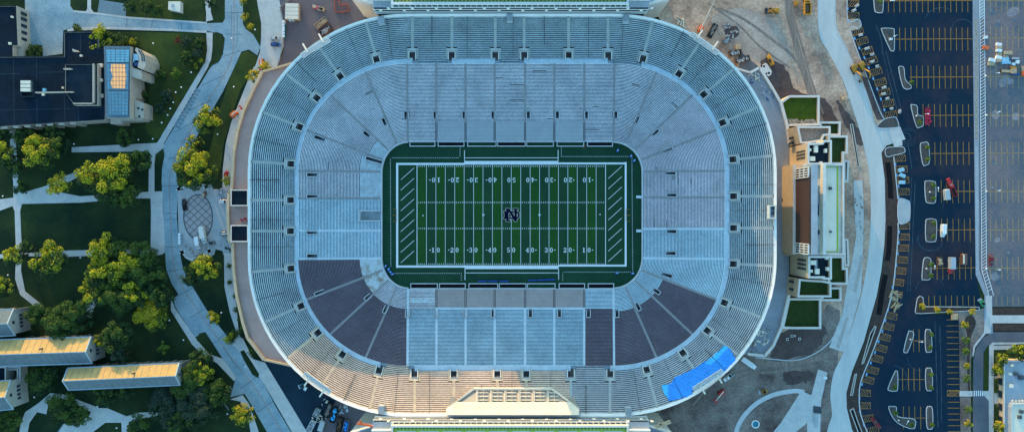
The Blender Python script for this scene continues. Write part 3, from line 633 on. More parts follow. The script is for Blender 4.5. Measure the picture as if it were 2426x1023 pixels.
# ------------------------------------------------------------------ stadium bowl
ST = thing('football_stadium', 'open oval football stadium with two tiers of benches round a dark green field', 'stadium', (0, 0, 0))
def lerp(a, b, k): return a + (b - a) * k
class Bowl:
    def __init__(s, A, B, n): s.A, s.B, s.n = A, B, n
    def px(s, t, k): a, b = s.A.px(t), s.B.px(t); return (lerp(a[0], b[0], k), lerp(a[1], b[1], k))
    def at(s, t, k, z=None):
        a, b = s.A.w(t), s.B.w(t); p = a.lerp(b, k)
        if z is not None: p.z = z
        return p
    def zrow(s, i): return lerp(s.A.z, s.B.z, i / s.n)
    def dt(s, t, k, d):
        a = s.px(t - .01, k); b = s.px(t + .01, k); return d * .02 / max(1e-6, math.hypot(b[0] - a[0], b[1] - a[1]))
    def inv(s, x, y):
        best = None
        for i in range(1600):
            t = i / 200; a, b = s.A.px(t), s.B.px(t); dx, dy = b[0] - a[0], b[1] - a[1]
            k = ((x - a[0]) * dx + (y - a[1]) * dy) / (dx * dx + dy * dy); e = math.hypot(x - a[0] - k * dx, y - a[1] - k * dy)
            if -.3 < k < 1.3 and (best is None or e < best[0]): best = (e, t, k)
        return best[1], best[2]
LOW = Bowl(R0, R2, 57); UP = Bowl(R3, R4, 22)
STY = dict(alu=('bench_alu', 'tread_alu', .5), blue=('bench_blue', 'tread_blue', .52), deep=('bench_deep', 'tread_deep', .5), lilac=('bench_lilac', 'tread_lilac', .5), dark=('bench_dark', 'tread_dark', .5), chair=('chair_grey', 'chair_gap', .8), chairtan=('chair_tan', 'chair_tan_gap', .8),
           bare=(None, 'bare_conc', 0), rust=(None, 'bare_rust', 0), upper=('bench_upper', 'tread_upper', .57), upper_grey=('bench_upper_grey', 'tread_upper', .58), upper_sunlit=('bench_upper_sunlit', 'tread_upper_sunlit', .60), deck=(None, 'aisle_white', 0))
SUN_TILT = .26  # bench tops tipped off level to catch low sun; real planks lie flat
def section(bowl, t0, t1, style, holes=(), inset=lambda k: 3, i0=0, i1=None):
    mb = MB(); mats = []
    def mid(n):
        if n not in mats: mats.append(n)
        return mats.index(n)
    i1 = bowl.n if i1 is None else i1
    rs = random.Random(int(t0 * 1000) + bowl.n); gaps = []
    for _ in range(rs.choice((0, 1, 2, 3)) if bowl is LOW and (t0 < 2.4 or t0 > 6.6) else 0):
        ga = rs.uniform(t0, t1); gk = rs.uniform(.1, .9); gaps.append((ga, ga + (t1 - t0) * rs.uniform(.15, .5), gk, gk + rs.uniform(.015, .034)))
    for i in range(i0, i1):
        k0, k1 = i / bowl.n, (i + 1) / bowl.n; km = (k0 + k1) / 2; z = bowl.zrow(i); z2 = bowl.zrow(i + 1)
        bm, tm, fr = STY[style(km)]
        ins = inset(km); iv = [(t0 + bowl.dt(t0, km, ins), t1 - bowl.dt(t1, km, ins))]
        for (h0, h1, hk0, hk1) in holes:
            if hk0 < km < hk1:
                nv = []
                for a, b in iv:
                    if h1 <= a or h0 >= b: nv.append((a, b)); continue
                    if a < h0: nv.append((a, h0))
                    if h1 < b: nv.append((h1, b))
                iv = nv
        rise = z2 - z
        for a, b in iv:
            if b - a < .004: continue
            ts = tsamples(a, b)
            if len(ts) == 2: ts = [a + (b - a) * q / 4 for q in range(5)] if any(g[2] < km < g[3] for g in gaps) else ts
            for u, v in zip(ts[:-1], ts[1:]):
                gp = any(g[0] < (u + v) / 2 < g[1] and g[2] < km < g[3] for g in gaps)
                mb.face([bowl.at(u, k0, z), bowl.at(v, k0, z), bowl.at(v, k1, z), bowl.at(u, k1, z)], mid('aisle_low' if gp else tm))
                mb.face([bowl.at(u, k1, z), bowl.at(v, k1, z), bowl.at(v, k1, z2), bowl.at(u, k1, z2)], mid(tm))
                if bm and not gp:
                    ka = lerp(k0, k1, .97 - fr); kb = lerp(k0, k1, .97); zb = z + .40
                    zt = zb + SUN_TILT * (kb - ka) * 24.0
                    mb.face([bowl.at(u, ka, zb), bowl.at(v, ka, zb), bowl.at(v, kb, zt), bowl.at(u, kb, zt)], mid(bm))
                    mb.face([bowl.at(u, ka, zb - .12), bowl.at(v, ka, zb - .12), bowl.at(v, ka, zb), bowl.at(u, ka, zb)], mid(bm))
                    if rise < .395: mb.face([bowl.at(u, kb, zb), bowl.at(v, kb, zb), bowl.at(v, kb, zb - .12), bowl.at(u, kb, zb - .12)], mid(bm))
    if mb.f: mb.build('seating_section', mats, ST)
def aisle(bowl, t, k0, k1, w, m):
    mb = MB(); n = max(1, int((k1 - k0) * bowl.n))
    for i in range(n):
        a, b = k0 + (k1 - k0) * i / n, k0 + (k1 - k0) * (i + 1) / n
        d0, d1 = bowl.dt(t, a, w / 2), bowl.dt(t, b, w / 2); z = lerp(bowl.A.z, bowl.B.z, a) + .10; z2 = lerp(bowl.A.z, bowl.B.z, b) + .10
        am = (a + b) / 2; zm = (z + z2) / 2; dm = (d0 + d1) / 2
        for ka, kb, da, db, zz, zt in ((a, am, d0, dm, z, zm), (am, b, dm, d1, zm, z2)):
            mb.face([bowl.at(t - da, ka, zz), bowl.at(t + da, ka, zz), bowl.at(t + db, kb, zz), bowl.at(t - db, kb, zz)])
            mb.face([bowl.at(t - db, kb, zz), bowl.at(t + db, kb, zz), bowl.at(t + db, kb, zt), bowl.at(t - db, kb, zt)])
    mb.build('aisle', m, ST)
def slab_wall(mb, a, b, th, za0, za1, zb0, zb1, mi=0, ms=None):
    """thin upright wall from a to b; bottom/top heights at each end"""
    a = Vector((a[0], a[1])); b = Vector((b[0], b[1])); d = (b - a).normalized(); n = Vector((-d.y, d.x)) * th / 2
    A = [a - n, b - n, b + n, a + n]; lo = [za0, zb0, zb0, za0]; hi = [za1, zb1, zb1, za1]
    for i in range(4):
        j = (i + 1) % 4; mb.face([(*A[i], lo[i]), (*A[j], lo[j]), (*A[j], hi[j]), (*A[i], hi[i])], mi if ms is None else ms)
    mb.face([(*A[i], hi[i]) for i in range(4)], mi)
def portal(bowl, t, k0, k1, wpx, zf, ramp=False, frame='ivory', back=True, up=.9, th=.35, floor='portal_floor', side='portal_side'):
    mb = MB(); d0, d1 = bowl.dt(t, k0, wpx / 2), bowl.dt(t, k1, wpx / 2)
    q = [bowl.at(t - d0, k0), bowl.at(t + d0, k0), bowl.at(t + d1, k1), bowl.at(t - d1, k1)]
    z0, z1 = lerp(bowl.A.z, bowl.B.z, k0), lerp(bowl.A.z, bowl.B.z, k1)
    if ramp: mb.face([(*q[0].xy, z0 + .02), (*q[1].xy, z0 + .02), (*q[2].xy, zf), (*q[3].xy, zf)], 1)
    else: mb.face([(*p.xy, zf) for p in q], 1)
    slab_wall(mb, q[0], q[3], th, zf - .1, z0 + up, zf - .1, z1 + up, 0, 2); slab_wall(mb, q[1], q[2], th, zf - .1, z0 + up, zf - .1, z1 + up, 0, 2)
    if back: slab_wall(mb, q[3], q[2], th * 1.2, zf - .1, z1 + up + .1, zf - .1, z1 + up + .1, 0, 2)
    o = mb.build('portal', [frame, floor, side], ST)
    return o
# ---- lower tier
tl = []
for x in (965, 1034, 1103, 1172, 1244, 1313, 1384, 1455): tl.append((x - RX0) / (RX1 - RX0))
tl += [1.25, 1.5, 1.75] + [2 + f for f in (0, .3, .66, 1)] + [3.25, 3.5, 3.75] + [4 + (1455 - x) / 490 for x in (1455, 1384, 1313, 1244, 1172, 1103, 1034, 965)] + [5.25, 5.5, 5.75] + [6 + f for f in (0, .32, .69, 1)] + [7.25, 7.5, 7.75, 8.0]
tl = sorted(set(round(v, 5) for v in tl))
low_portals = [(962, 272, 0), (1030, 272, 0), (1099, 272, 0), (1168, 272, 0), (1251, 272, 0), (1321, 272, 0), (1388, 272, 0), (1458, 272, 0), (910, 288, 0), (868, 317, 0), (756, 327, 1), (739, 414, 1), (739, 466, 1), (739, 550, 1), (739, 606, 1), (757, 693, 1), (871, 704, 0), (913, 733, 0),
               (964, 743, 0), (1033, 743, 0), (1102, 743, 0), (1168, 743, 0), (1256, 743, 0), (1324, 743, 0), (1393, 743, 0), (1461, 743, 0), (1512, 727, 0), (1556, 690, 0), (1582, 652, 1), (1590, 600, 1), (1592, 548, 1), (1592, 463, 1), (1590, 410, 1), (1583, 355, 1), (1553, 313, 0), (1509, 283, 0)]
holes = []; plist = []
for x, y, side in low_portals:
    t, k = LOW.inv(x, y); L = 24 if side else 19; W = 9 if side else 9
    rad = math.hypot(*[a - b for a, b in zip(LOW.A.px(t), LOW.B.px(t))]); dk = L / 2 / rad; d = LOW.dt(t, k, W / 2 + .8)
    holes.append((t - d, t + d, k - dk, k + dk)); plist.append((t, k - dk, k + dk, W))
    if t < .05: holes.append((t - d + 8, t + d + 8, k - dk, k + dk))
    if t > 7.95: holes.append((t - d - 8, t + d - 8, k - dk, k + dk))
tun_t, tun_k = LOW.inv(872, 511); td = LOW.dt(tun_t, .1, 12.3); holes.append((tun_t - td, tun_t + td, -.1, .275))
ct, ck = LOW.inv(880, 378); cd = LOW.dt(ct, ck, 5); holes.append((ct - cd, ct + cd, .0, .21))
def low_style(si):
    t = (tl[si] + tl[si + 1]) / 2
    j = int(t); f = t - j
    def st(k):
        if j == 0: return 'chair' if (1034 < RX0 + 490 * f < 1384 and k < .255) else ('deck' if .255 < k < .27 else 'alu')
        if j == 1: return 'lilac' if f > .4 else 'alu'
        if j == 2: return 'blue' if f > .66 else 'lilac'
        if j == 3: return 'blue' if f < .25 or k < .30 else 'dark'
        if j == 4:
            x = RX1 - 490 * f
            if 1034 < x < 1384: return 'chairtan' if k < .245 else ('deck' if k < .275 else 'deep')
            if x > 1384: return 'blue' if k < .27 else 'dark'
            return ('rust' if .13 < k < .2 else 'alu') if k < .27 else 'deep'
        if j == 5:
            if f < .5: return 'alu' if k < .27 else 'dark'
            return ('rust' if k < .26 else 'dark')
        if j == 6: return ('bare' if k < .26 else 'alu') if f > .69 else 'blue'
        if f < .25: return 'bare' if k < .27 else 'alu'
        if f < .5: return 'bare' if k < .20 else 'alu'
        return 'alu'
    return st
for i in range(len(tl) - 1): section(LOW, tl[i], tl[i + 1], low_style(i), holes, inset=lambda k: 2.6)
for i, t in enumerate(tl[:-1]):
    j = t
    white = 3.7 < t < 5.05 and t not in () or 5.9 < t < 6.5 or 2.6 < t < 3.3
    m = 'aisle_white' if (3.95 < t < 5.02 or 6.0 <= t < 6.4 or 2.6 < t < 3.1) else 'aisle_low'
    fr = None
    if .1 < t < .9: fr = 'chair_gap'
    if 4.1 < t < 4.9: fr = 'chair_tan_gap'
    if fr: aisle(LOW, t, 0, .25, 3.2, fr); aisle(LOW, t, .25, 1, 5.4, m)
    else: aisle(LOW, t, 0, 1, 5.4, m)
for t, k0, k1, W in plist: portal(LOW, t, k0, k1, W, lerp(R0.z, R2.z, k1) - 3.4, ramp=True, frame='conc_wall', floor='portal_ramp', up=.7, th=.3)
o = portal(LOW, tun_t, 0, .27, 24, .08, frame='conc_wall', floor='bare_conc', side='conc_wall', up=1.0, th=.45); o.name = 'field_tunnel'
o = portal(LOW, ct, .0, .21, 9, .08, frame='conc_wall', floor='portal_ramp', up=.6, th=.35); o.name = 'field_tunnel'
# wall round the field, and the planters along both sides
ring_o = [R0.w(t) for t in allt]
for lo, hi in ((1, 4), (5, 8)):
    fw = MB()
    for i in range(len(allt)):
        if not lo <= allt[i] + .01 < hi: continue
        a, b = ring_o[i], ring_o[(i + 1) % len(allt)]
        pa, pb = Vector((a.x * .991, a.y * .985)), Vector((b.x * .991, b.y * .985))
        fw.face([(*pa, 0), (*pb, 0), (*pb, 2.0), (*pa, 2.0)]); fw.face([(*pa, 2.0), (*pb, 2.0), (b.x, b.y, 2.0), (a.x, a.y, 2.0)])
        fw.face([(a.x, a.y, 1.5), (b.x, b.y, 1.5), (b.x, b.y, 2.0), (a.x, a.y, 2.0)])
    fw.build('field_wall', 'conc_wall', ST)
for yo, yi, xs in ((335.5, 347, [(970, 1031), (1037, 1100), (1107, 1176), (1178, 1245), (1247, 1312), (1319, 1384), (1391, 1452)]), (683.5, 671, [(972, 1037), (1040, 1103), (1110, 1180), (1182, 1247), (1249, 1316), (1324, 1386), (1393, 1455)])):
    top = yo < yi
    for a, b in xs:
        mb = MB(); q = PP([(a, yo), (b, yo), (b, yi), (a, yi)], 1.2); inn = offset_poly(q, .34)
        mb.ringflat(q, inn, 1.2, 0); mb.walls(q, 0, 1.2, 0); mb.walls(inn, .3, 1.2, 0); mb.flat(inn, .3, 1 if (a + b) % 3 else 2)
        mb.build('sideline_planter', ['conc_wall', 'trench', 'turf_edge'], ST)
for y in (334.6, 684.4):
    mb = MB(); mb.strip([P2(964, y, 1.95), P2(1456, y, 1.95)], .5, 1.96); a = P2(964, y, 1.95); b = P2(1456, y, 1.95); mb.face([(*a, .0), (*b, .0), (*b, 1.9), (*a, 1.9)]); mb.build('sideline_wall', 'conc_wall', ST)
for x, y in ((1515, 466.5), (1515, 546.5)):
    mb = MB()
    for i in range(5): mb.box((*P2(1509 + i * 3.4, y), 0), (.7, 1.3, .3 + i * .38), 0)
    mb.build('field_stair', 'aisle_white', ST)
# ---- upper tier
up_portals = [(892, 137), (977, 129), (1071, 129), (1174, 127), (1243, 127), (1347, 127), (1441, 129), (1526, 132), (1614, 168), (1673, 220), (1715, 290), (1741, 378), (1742, 465), (1742, 540), (1742, 625), (1720, 718), (1678, 785), (1620, 840), (1532, 878), (1446, 886), (1352, 886), (1247, 888), (1178, 888), (1076, 886), (981, 886), (897, 881), (807, 845), (750, 792), (710, 727), (685, 635), (683, 547), (683, 474), (685, 388), (705, 298), (745, 228), (803, 177)]
tu = sorted(UP.inv(x, y)[0] for x, y in up_portals)
lowset = set()
for i, t in enumerate(tu):
    t2 = tu[(i + 1) % len(tu)] + (8 if i == len(tu) - 1 else 0)
    xm = UP.px((t + t2) / 2, 0)
    lowrow = any(abs(xm[0] - c) < 34 and ym(xm[1]) for c, ym in ((1023, lambda y: y < 300), (1208, lambda y: y < 300), (1394, lambda y: 0 > y), (1483, lambda y: y < 300), (1400, lambda y: y > 800), (1208, lambda y: 0 > y), (940, lambda y: y > 800)))
    section(UP, t, t2, lambda k: 'upper_sunlit' if 4.3 < (t + t2) / 2 < 5.62 else ('upper_grey' if 3.3 < (t + t2) / 2 < 4.4 else 'upper'), inset=lambda k: 13.5 if k < .255 else 3.2, i0=-3 if lowrow else 0)
    if not lowrow:
        mb = MB(); ts = tsamples(t, t2, .05)
        for u, v in zip(ts[:-1], ts[1:]):
            mb.face([R2.w(u) + Vector((0, 0, .75)), R2.w(v) + Vector((0, 0, .75)), UP.at(v, .012, 14.4), UP.at(u, .012, 14.4)])
            mb.face([R2.w(u), R2.w(v), R2.w(v) + Vector((0, 0, .75)), R2.w(u) + Vector((0, 0, .75))])
            mb.face([UP.at(u, .012, 14.4), UP.at(v, .012, 14.4), UP.at(v, .012, 15.1), UP.at(u, .012, 15.1)])
        mb.build('concourse_deck', 'concourse', ST)
for t in tu:
    am_ = 'aisle_sunlit' if 4.35 < t < 5.65 else 'aisle'
    aisle(UP, t, .20, .985, 6.6, am_)
    mb = MB()    # landing stairs either side of each portal
    for sgn in (-1, 1):
        n = 11
        for i in range(n):
            k0, k1 = -.02 + .275 * i / n, -.02 + .275 * (i + 1) / n; z = lerp(R3.z, R4.z, k0) + .12
            a0, a1 = t + sgn * UP.dt(t, k0, 8.6), t + sgn * UP.dt(t, k0, 13.4); b0, b1 = t + sgn * UP.dt(t, k1, 8.6), t + sgn * UP.dt(t, k1, 13.4); zt = lerp(R3.z, R4.z, k1) + .12
            mb.face([UP.at(a0, k0, z), UP.at(a1, k0, z), UP.at(b1, k1, z), UP.at(b0, k1, z)]); mb.face([UP.at(b0, k1, z), UP.at(b1, k1, z), UP.at(b1, k1, zt), UP.at(b0, k1, zt)])
    z = lerp(R3.z, R4.z, .19) + .3
    mb.face([UP.at(t - UP.dt(t, .19, 8.7), .19, z), UP.at(t + UP.dt(t, .19, 8.7), .19, z), UP.at(t + UP.dt(t, .25, 8.7), .252, z + .6), UP.at(t - UP.dt(t, .25, 8.7), .252, z + .6)])
    mb.build('landing_stair', am_, ST)
    portal(UP, t, -.04, .17, 16, 13.4, up=.7, th=.36)
mb = MB(); ts = tsamples(0, 8, .08)      # slab under the landings
for u, v in zip(ts[:-1], ts[1:]): mb.face([R2.w(u) + Vector((0, 0, -.35)), R2.w(v) + Vector((0, 0, -.35)), UP.at(v, .05, 13.22), UP.at(u, .05, 13.22)])
mb.build('concourse_floor', 'concourse', ST)
# rim walk, parapet and outer facade
mb = MB(); rt = tsamples(0, 8, .05)
for u, v in zip(rt[:-1], rt[1:]):
    a, b, c, d = R4.w(u), R4.w(v), R5.w(v), R5.w(u)
    mb.face([(*a.xy, 28.7), (*b.xy, 28.7), (*b.xy, 29.25), (*a.xy, 29.25)], 0); mb.face([(*a.xy, 29.25), (*b.xy, 29.25), (*c.xy, 29.85), (*d.xy, 29.85)], 0)  # top sloped off level so the rim catches low sun
    mb.face([(*d.xy, 0), (*c.xy, 0), (*c.xy, 29.85), (*d.xy, 29.85)], 1)
mb.build('rim_wall', ['rim', 'stone'], ST)
# cable runs down the upper tier
cb = MB()
for i, t in enumerate(tu):
    t2 = tu[(i + 1) % len(tu)] + (8 if i == len(tu) - 1 else 0); f = (.5, .36, .62, .45)[i % 4]; tt = lerp(t, t2, f)
    ps = [UP.at(tt, k / 12, lerp(R3.z, R4.z, k / 12) + .95) for k in range(0 if i % 3 else 4, 13)]
    for a, b in zip(ps[:-1], ps[1:]): cb.bar(a, b, .22 if i % 3 == 0 else .13, .15)
cb.build('cable_run', 'cable', ST)
# loose objects stored on the concourse: two small rim hatches
for t, k in ((UP.inv(1208, 44)[0], .94), (UP.inv(906, 48)[0], .93), (UP.inv(1480, 44)[0], .93), (UP.inv(905, 968)[0], .93), (UP.inv(1487, 970)[0], .93)):
    mb = MB(); c = UP.at(t, k); mb.box((c.x, c.y, c.z - .5), (2.6, 3.0, 3.0), 0, 0, 1); mb.build('rim_cabin', ['steel', 'roof_grey'], ST)

# ------------------------------------------------------------------ helpers for buildings
def block(parent, name, pts, zt, zb, wall, top, par=None, capm='coping'):
    q = PP(pts, zt); mb = MB(); mats = [wall, top, capm]
    if par:
        w, h = par; inn = offset_poly(q, w)
        mb.walls(q, zb, zt, 0); mb.ringflat(q, inn, zt, 2); mb.walls(inn, zt - h, zt, 0); mb.flat(inn, zt - h, 1)
    else:
        mb.prism(q, zb, zt, 0, 1)
    return mb.build(name, mats, parent)
def slab(parent, name, pts, zt, th, m):
    mb = MB(); q = PP(pts, zt); mb.prism(q, zt - th, zt); mb.flat(q, zt - th); return mb.build(name, m, parent)
def fbox(parent, name, px, py, z, sx, sy, sz, m, rot=0, top=None):
    """box whose top centre shows at a photo point for height z+sz"""
    mb = MB(); x, y = P2(px, py, z + sz); mb.box((x, y, z), (sx, sy, sz), rot, 0, 1 if top else 0); return mb.build(name, [m, top] if top else m, parent)

# ------------------------------------------------------------------ terraces of the stadium (north and south crescents)
outer = [(620, 170), (600, 210), (576, 262), (562, 310), (553, 360), (549, 430), (547, 455), (541, 456), (539, 500), (540, 545), (544, 574), (550, 576), (553, 640), (560, 700), (575, 765), (586, 800), (625, 852)]
def terrace(name, outer, inner, zt, h, m, wallm, wpx=7):
    mb = MB(); o = PP(outer, zt); i = PP(inner, zt); poly = o + i[::-1]
    mb.flat(poly, zt - h, 1)
    n = len(o)
    for k in range(n - 1):
        slab_wall(mb, o[k], o[k + 1], 1.3, 0, zt, 0, zt, 0)
    for p, q in ((o[0], i[0]), (o[-1], i[-1])): slab_wall(mb, p, q, .8, 0, zt, 0, zt, 0)
    return mb.build(name, [wallm, m], ST)
def rim_plan(t): p = R5.w(t); return (p.x / (S) + CX, CY - p.y / S)
tn = [rim_plan(t) for t in np.linspace(7.62, 5.42, 30)]
k9 = lambda pts, z: [((x - CX) * H / (H - z) + CX, CY - (CY - y) * H / (H - z)) for x, y in pts]
terrace('north_terrace', outer, k9(tn, 9.5), 9.5, 1.2, 'deck_tan', 'stone_lit')
for y0, y1 in ((449, 488), (533, 573)):
    block(ST, 'terrace_pavilion', [(546, y0), (588, y0), (588, y1), (546, y1)], 12.5, 8, 'stone', 'roof_dark', (.5, .4))
ts_ = [rim_plan(t) for t in np.linspace(1.42, 2.1, 12)]; ts2 = [rim_plan(t) for t in np.linspace(2.9, 3.6, 12)]
so = [(1778, 172), (1800, 160), (1828, 205), (1850, 243), (1866, 300), (1872, 340)]; so2 = [(1872, 690), (1866, 715), (1852, 775), (1832, 820), (1812, 843), (1772, 838)]
mid_ = [rim_plan(t) for t in np.linspace(1.42, 3.6, 34)]
mb = MB(); o = PP(so + so2, 10); i_ = PP(k9(mid_, 10), 10); mb.flat(o + i_[::-1], 8.8, 1)
for k in range(len(o) - 1):
    if k != 5: slab_wall(mb, o[k], o[k + 1], 1.2, 0, 10, 0, 10, 0)
slab_wall(mb, o[0], i_[0], .8, 0, 10, 0, 10, 0); mb.build('south_terrace', ['coping', 'deck_grey'], ST)

# ------------------------------------------------------------------ east and west stand buildings on the rim
def facade_y(px_off, z): return px_off
def stand_building(name, label, top):
    sg = -1 if top else 1
    B = thing(name, label, 'building', P2(1213, CY + sg * 440) + (0,))
    yf = (438 if top else 432.5) * S * (1 if top else -1); X = lambda px: (px - CX) * S
    dep = 34 * (1 if top else -1)
    def bx(nm, x0, x1, y0, y1, z0, z1, m, mt=None):
        mb = MB(); a, b = sorted((y0, y1)); mb.box(((x0 + x1) / 2, (a + b) / 2, z0), (x1 - x0, b - a, z1 - z0), 0, 0, 1 if mt else 0); return mb.build(nm, [m, mt] if mt else m, B)
    s = 1 if top else -1
    xa, xb = X(926) * .87, X(1490) * .87; xc, xd = X(885) * .9, X(1536) * .9
    bx('core', xc + .5, xd - .5, yf + s * .07, yf + dep, 0, 36.9, 'void', 'roof_grey'); bx('rim_band', xc, xd, yf - s * .3, yf + s * .05, 28.2, 29.9, 'rim')
    for z0, z1, x0, x1, o in ((30.9, 31.5, xc, xd, 0), (33.9, 34.6, xc, xd, -.1), (37.1, 37.8, xa - 1.0, xb + 1.0, -.2)):
        bx('floor_slab', x0, x1, yf + s * o, yf + dep, z0, z1, 'rim')
    bx('upper_glazing', xa + .3, xb - .3, yf + s * .1, yf + dep, 37.8, 41.2, 'win_dark')
    mm = 'rim' if top else 'roof_cream'
    for k in range(43):
        x = xa + .3 + (xb - xa - .6) * k / 42; g = MB(); g.box((x, yf + s * .02, 37.8), (.24, .22, 3.4), 0); g.build('mullion', mm, B)
    for k in range(12):
        x = xc + 3 + (xd - xc - 6) * k / 11
        for dx, z0, hh in ((0, 31.5, 2.4), (4, 34.6, 2.5)): g = MB(); g.box((x + dx, yf + s * .02, z0), (1.2, .2, hh), 0); g.build('pier', mm, B)
    # roof with parapet, membrane panels and green board joints
    r = MB(); q = [(xa, yf - s * .2), (xb, yf - s * .2), (xb, yf + dep), (xa, yf + dep)]
    if not top: q = q[::-1]
    r.walls(q, 41.2, 42.6, 0); inn = offset_poly(q, .9); r.ringflat(q, inn, 42.6, 0); r.flat(inn, 42.0, 1)
    rr = r.build('roof', ['rim' if top else 'roof_cream', 'board_green'], B)
    pn = MB(); N = 10
    for k in range(N):
        x0 = xa + 1.5 + (xb - xa - 3) * k / N; x1 = xa + 1.5 + (xb - xa - 3) * (k + 1) / N
        if top: pn.flat([(x0 + .3, yf + s * 2.9), (x1 - .3, yf + s * 2.9), (x1 - .3, yf + dep - s), (x0 + .3, yf + dep - s)], 42.06, k % 2)
        else: pn.flat([(x0 + .9, yf + s * 2.4), (x1 - .9, yf + s * 2.4), (x1 - .9, yf + dep - s), (x0 + .9, yf + dep - s)], 42.06, 0)
    pn.build('roof_panel', ['membrane', 'roof_cream'] if top else 'membrane', rr)
    for k in range(64):
        x = xa + 1.2 + (xb - xa - 2.4) * k / 63; sc = MB(); sc.box((x, yf + s * 1.25, 42.05), (.55, .55, .35), R(45)); sc.build('roof_anchor', 'steel_dark', rr)
    for k in range(N + 1):
        x = xa + 1.5 + (xb - xa - 3) * k / N; sc = MB(); sc.box((x, yf + s * 5, 42.07), (.7, 3.2, .5), 0); sc.build('roof_duct', 'steel_dark', rr)
    if top: bx('unseen_rear_block', X(985), X(1470), yf + 12, yf + 33, 36, 54, 'stone', 'roof_grey')  # unseen taller block, added to throw shade across the lower right stand
    # end wings stepping down
    for sd in (-1, 1):
        e = xc if sd < 0 else xd; wx = e + sd * 11; w0, w1 = sorted((e + sd * .3, wx))
        c = MB()
        a0, a1 = sorted((xa if sd < 0 else xb, e)); c.box(((a0 + a1) / 2, yf + s * 10, 37.0), (abs(a1 - a0) - .4, 14, 2.0), 0, 0, 1)
        c.box(((a0 + a1) / 2 , yf + s * 9, 39.0), (2.0, 3.0, .9), 0)
        c.build('end_bay', ['rim', 'roof_grey' if top else 'membrane'], B)
        yq = yf + s * 3.5
        q = [(w0, yq + s * (3.2 if (sd < 0) else 0) * 1), (w1, yq + s * (0 if sd < 0 else 3.2)), (w1 + (0 if sd < 0 else 1.5), yq + s * 20), (w0 - (1.5 if sd < 0 else 0), yq + s * 20)]
        if not top: q = q[::-1]
        d = MB(); d.walls(q, 0, 31.4, 0); inn = offset_poly(q, .45); d.ringflat(q, inn, 31.4, 0); d.flat(inn, 30.2, 1); d.walls(inn, 30.2, 31.4, 0)
        for k in range(3):
            yy = yq + s * (5 + 4.4 * k); d.box(((w0 + w1) / 2, yy, 30.2), (w1 - w0 - 1.2, .5, .9), 0, 0); d.box(((w0 + w1) / 2 + (1.5 if k % 2 else -2), yy + s * 1.5, 30.2), (1.8, 2.2, .9), 0, 0)
        d.build('end_wing', ['rim' if top else 'coping', 'concourse' if top else 'deck_grey'], B)
    return B
EB = stand_building('stand_building', 'long pale stand building with banded windows along the top edge of the stadium', True)
WB = stand_building('stand_building', 'sunlit cream stand building with green roof joints along the bottom edge of the stadium', False)
# old press box above the west upper tier
PB = thing('press_box', 'cream sunlit press box with slanted ends rising over the bottom upper tier', 'press box', P2(1213, 955, 30) + (0,))
mb = MB(); base = [(1058, 981, 31.0), (1060, 966, 28.6), (1122, 921, 23.4), (1308, 921, 23.4), (1370, 966, 28.6), (1372, 981, 31.0)]
q = [P(*b) for b in base]
for a_, b_ in zip(q, q[1:] + q[:1]):
    mb.face([(a_.x, a_.y, 16), (b_.x, b_.y, 16), tuple(b_), tuple(a_)], 0)
for a_, b_ in zip(q[:-1], q[1:]): mb.bar(a_ + Vector((0, 0, .3)), b_ + Vector((0, 0, .3)), .8, .5, 0)
dk = [P(1124, 922.5, 22.6), P(1306, 922.5, 22.6), P(1352, 955, 26.6), P(1082, 955, 26.6)]
mb.face(dk, 1); mb.face([P(1361, 962, 27.4), P(1369, 968, 27.6), P(1369, 981, 28), P(1061, 981, 28), P(1061, 968, 27.6), P(1069, 962, 27.4)], 0)
mb.build('base', ['roof_cream', 'stone'], PB)
mb = MB()
a, b, c, d = P(1059, 982, 33.2), P(1371, 982, 33.2), P(1351, 953.5, 29.6), P(1081, 953.5, 29.6)
e1, e2 = P(1059, 968, 31.2), P(1371, 968, 31.2)
for f_ in ([a, b, e2, e1], [e1, e2, c, d]): mb.face(f_)
for a_, b_ in ((d, c), (c, e2), (e2, b), (a, e1), (e1, d)): mb.face([(a_.x, a_.y, a_.z - 1.3), (b_.x, b_.y, b_.z - 1.3), tuple(b_), tuple(a_)])
for k in range(60):
    f = (k + .5) / 60; p0 = d.lerp(c, f); p1 = a.lerp(b, f); p0 = p0 + (p1 - p0) * .04; mb.bar(p0 + Vector((0, 0, .06)), p1 + Vector((0, 0, .06)), .09, .05)
mb.build('roof', 'roof_cream', PB)
mb = MB()
for k in range(6):
    x0 = 1132 + 33.5 * k
    for y in (930, 939, 948): mb.bar(P(x0 + 2, y, 24.4 + (y - 930) * .12), P(x0 + 24, y, 24.4 + (y - 930) * .12), .35, .8, 0)
    for x in (x0 - 3, x0): mb.bar(P(x, 925, 24.0), P(x, 951, 27.3), .3, 1.0, 0)
    mb.bar(P(x0 + 14, 923, 24.0), P(x0 + 14, 951, 27.4), .14, .3, 0)
mb.build('seat_booth', 'roof_cream', PB)
for x, y in ((1063, 971), (1366, 971)):
    mb = MB(); s0 = 1 if x > 1213 else -1
    for i in range(9): mb.box((*P2(x + s0 * (2 + i * 1.2) - s0 * i * 2.6, 983 - i * 4.2 - 4, 28), 24 + 4.4 - i * .45), (2.2, .9, .3), 0)
    mb.build('stair', 'stone', PB)

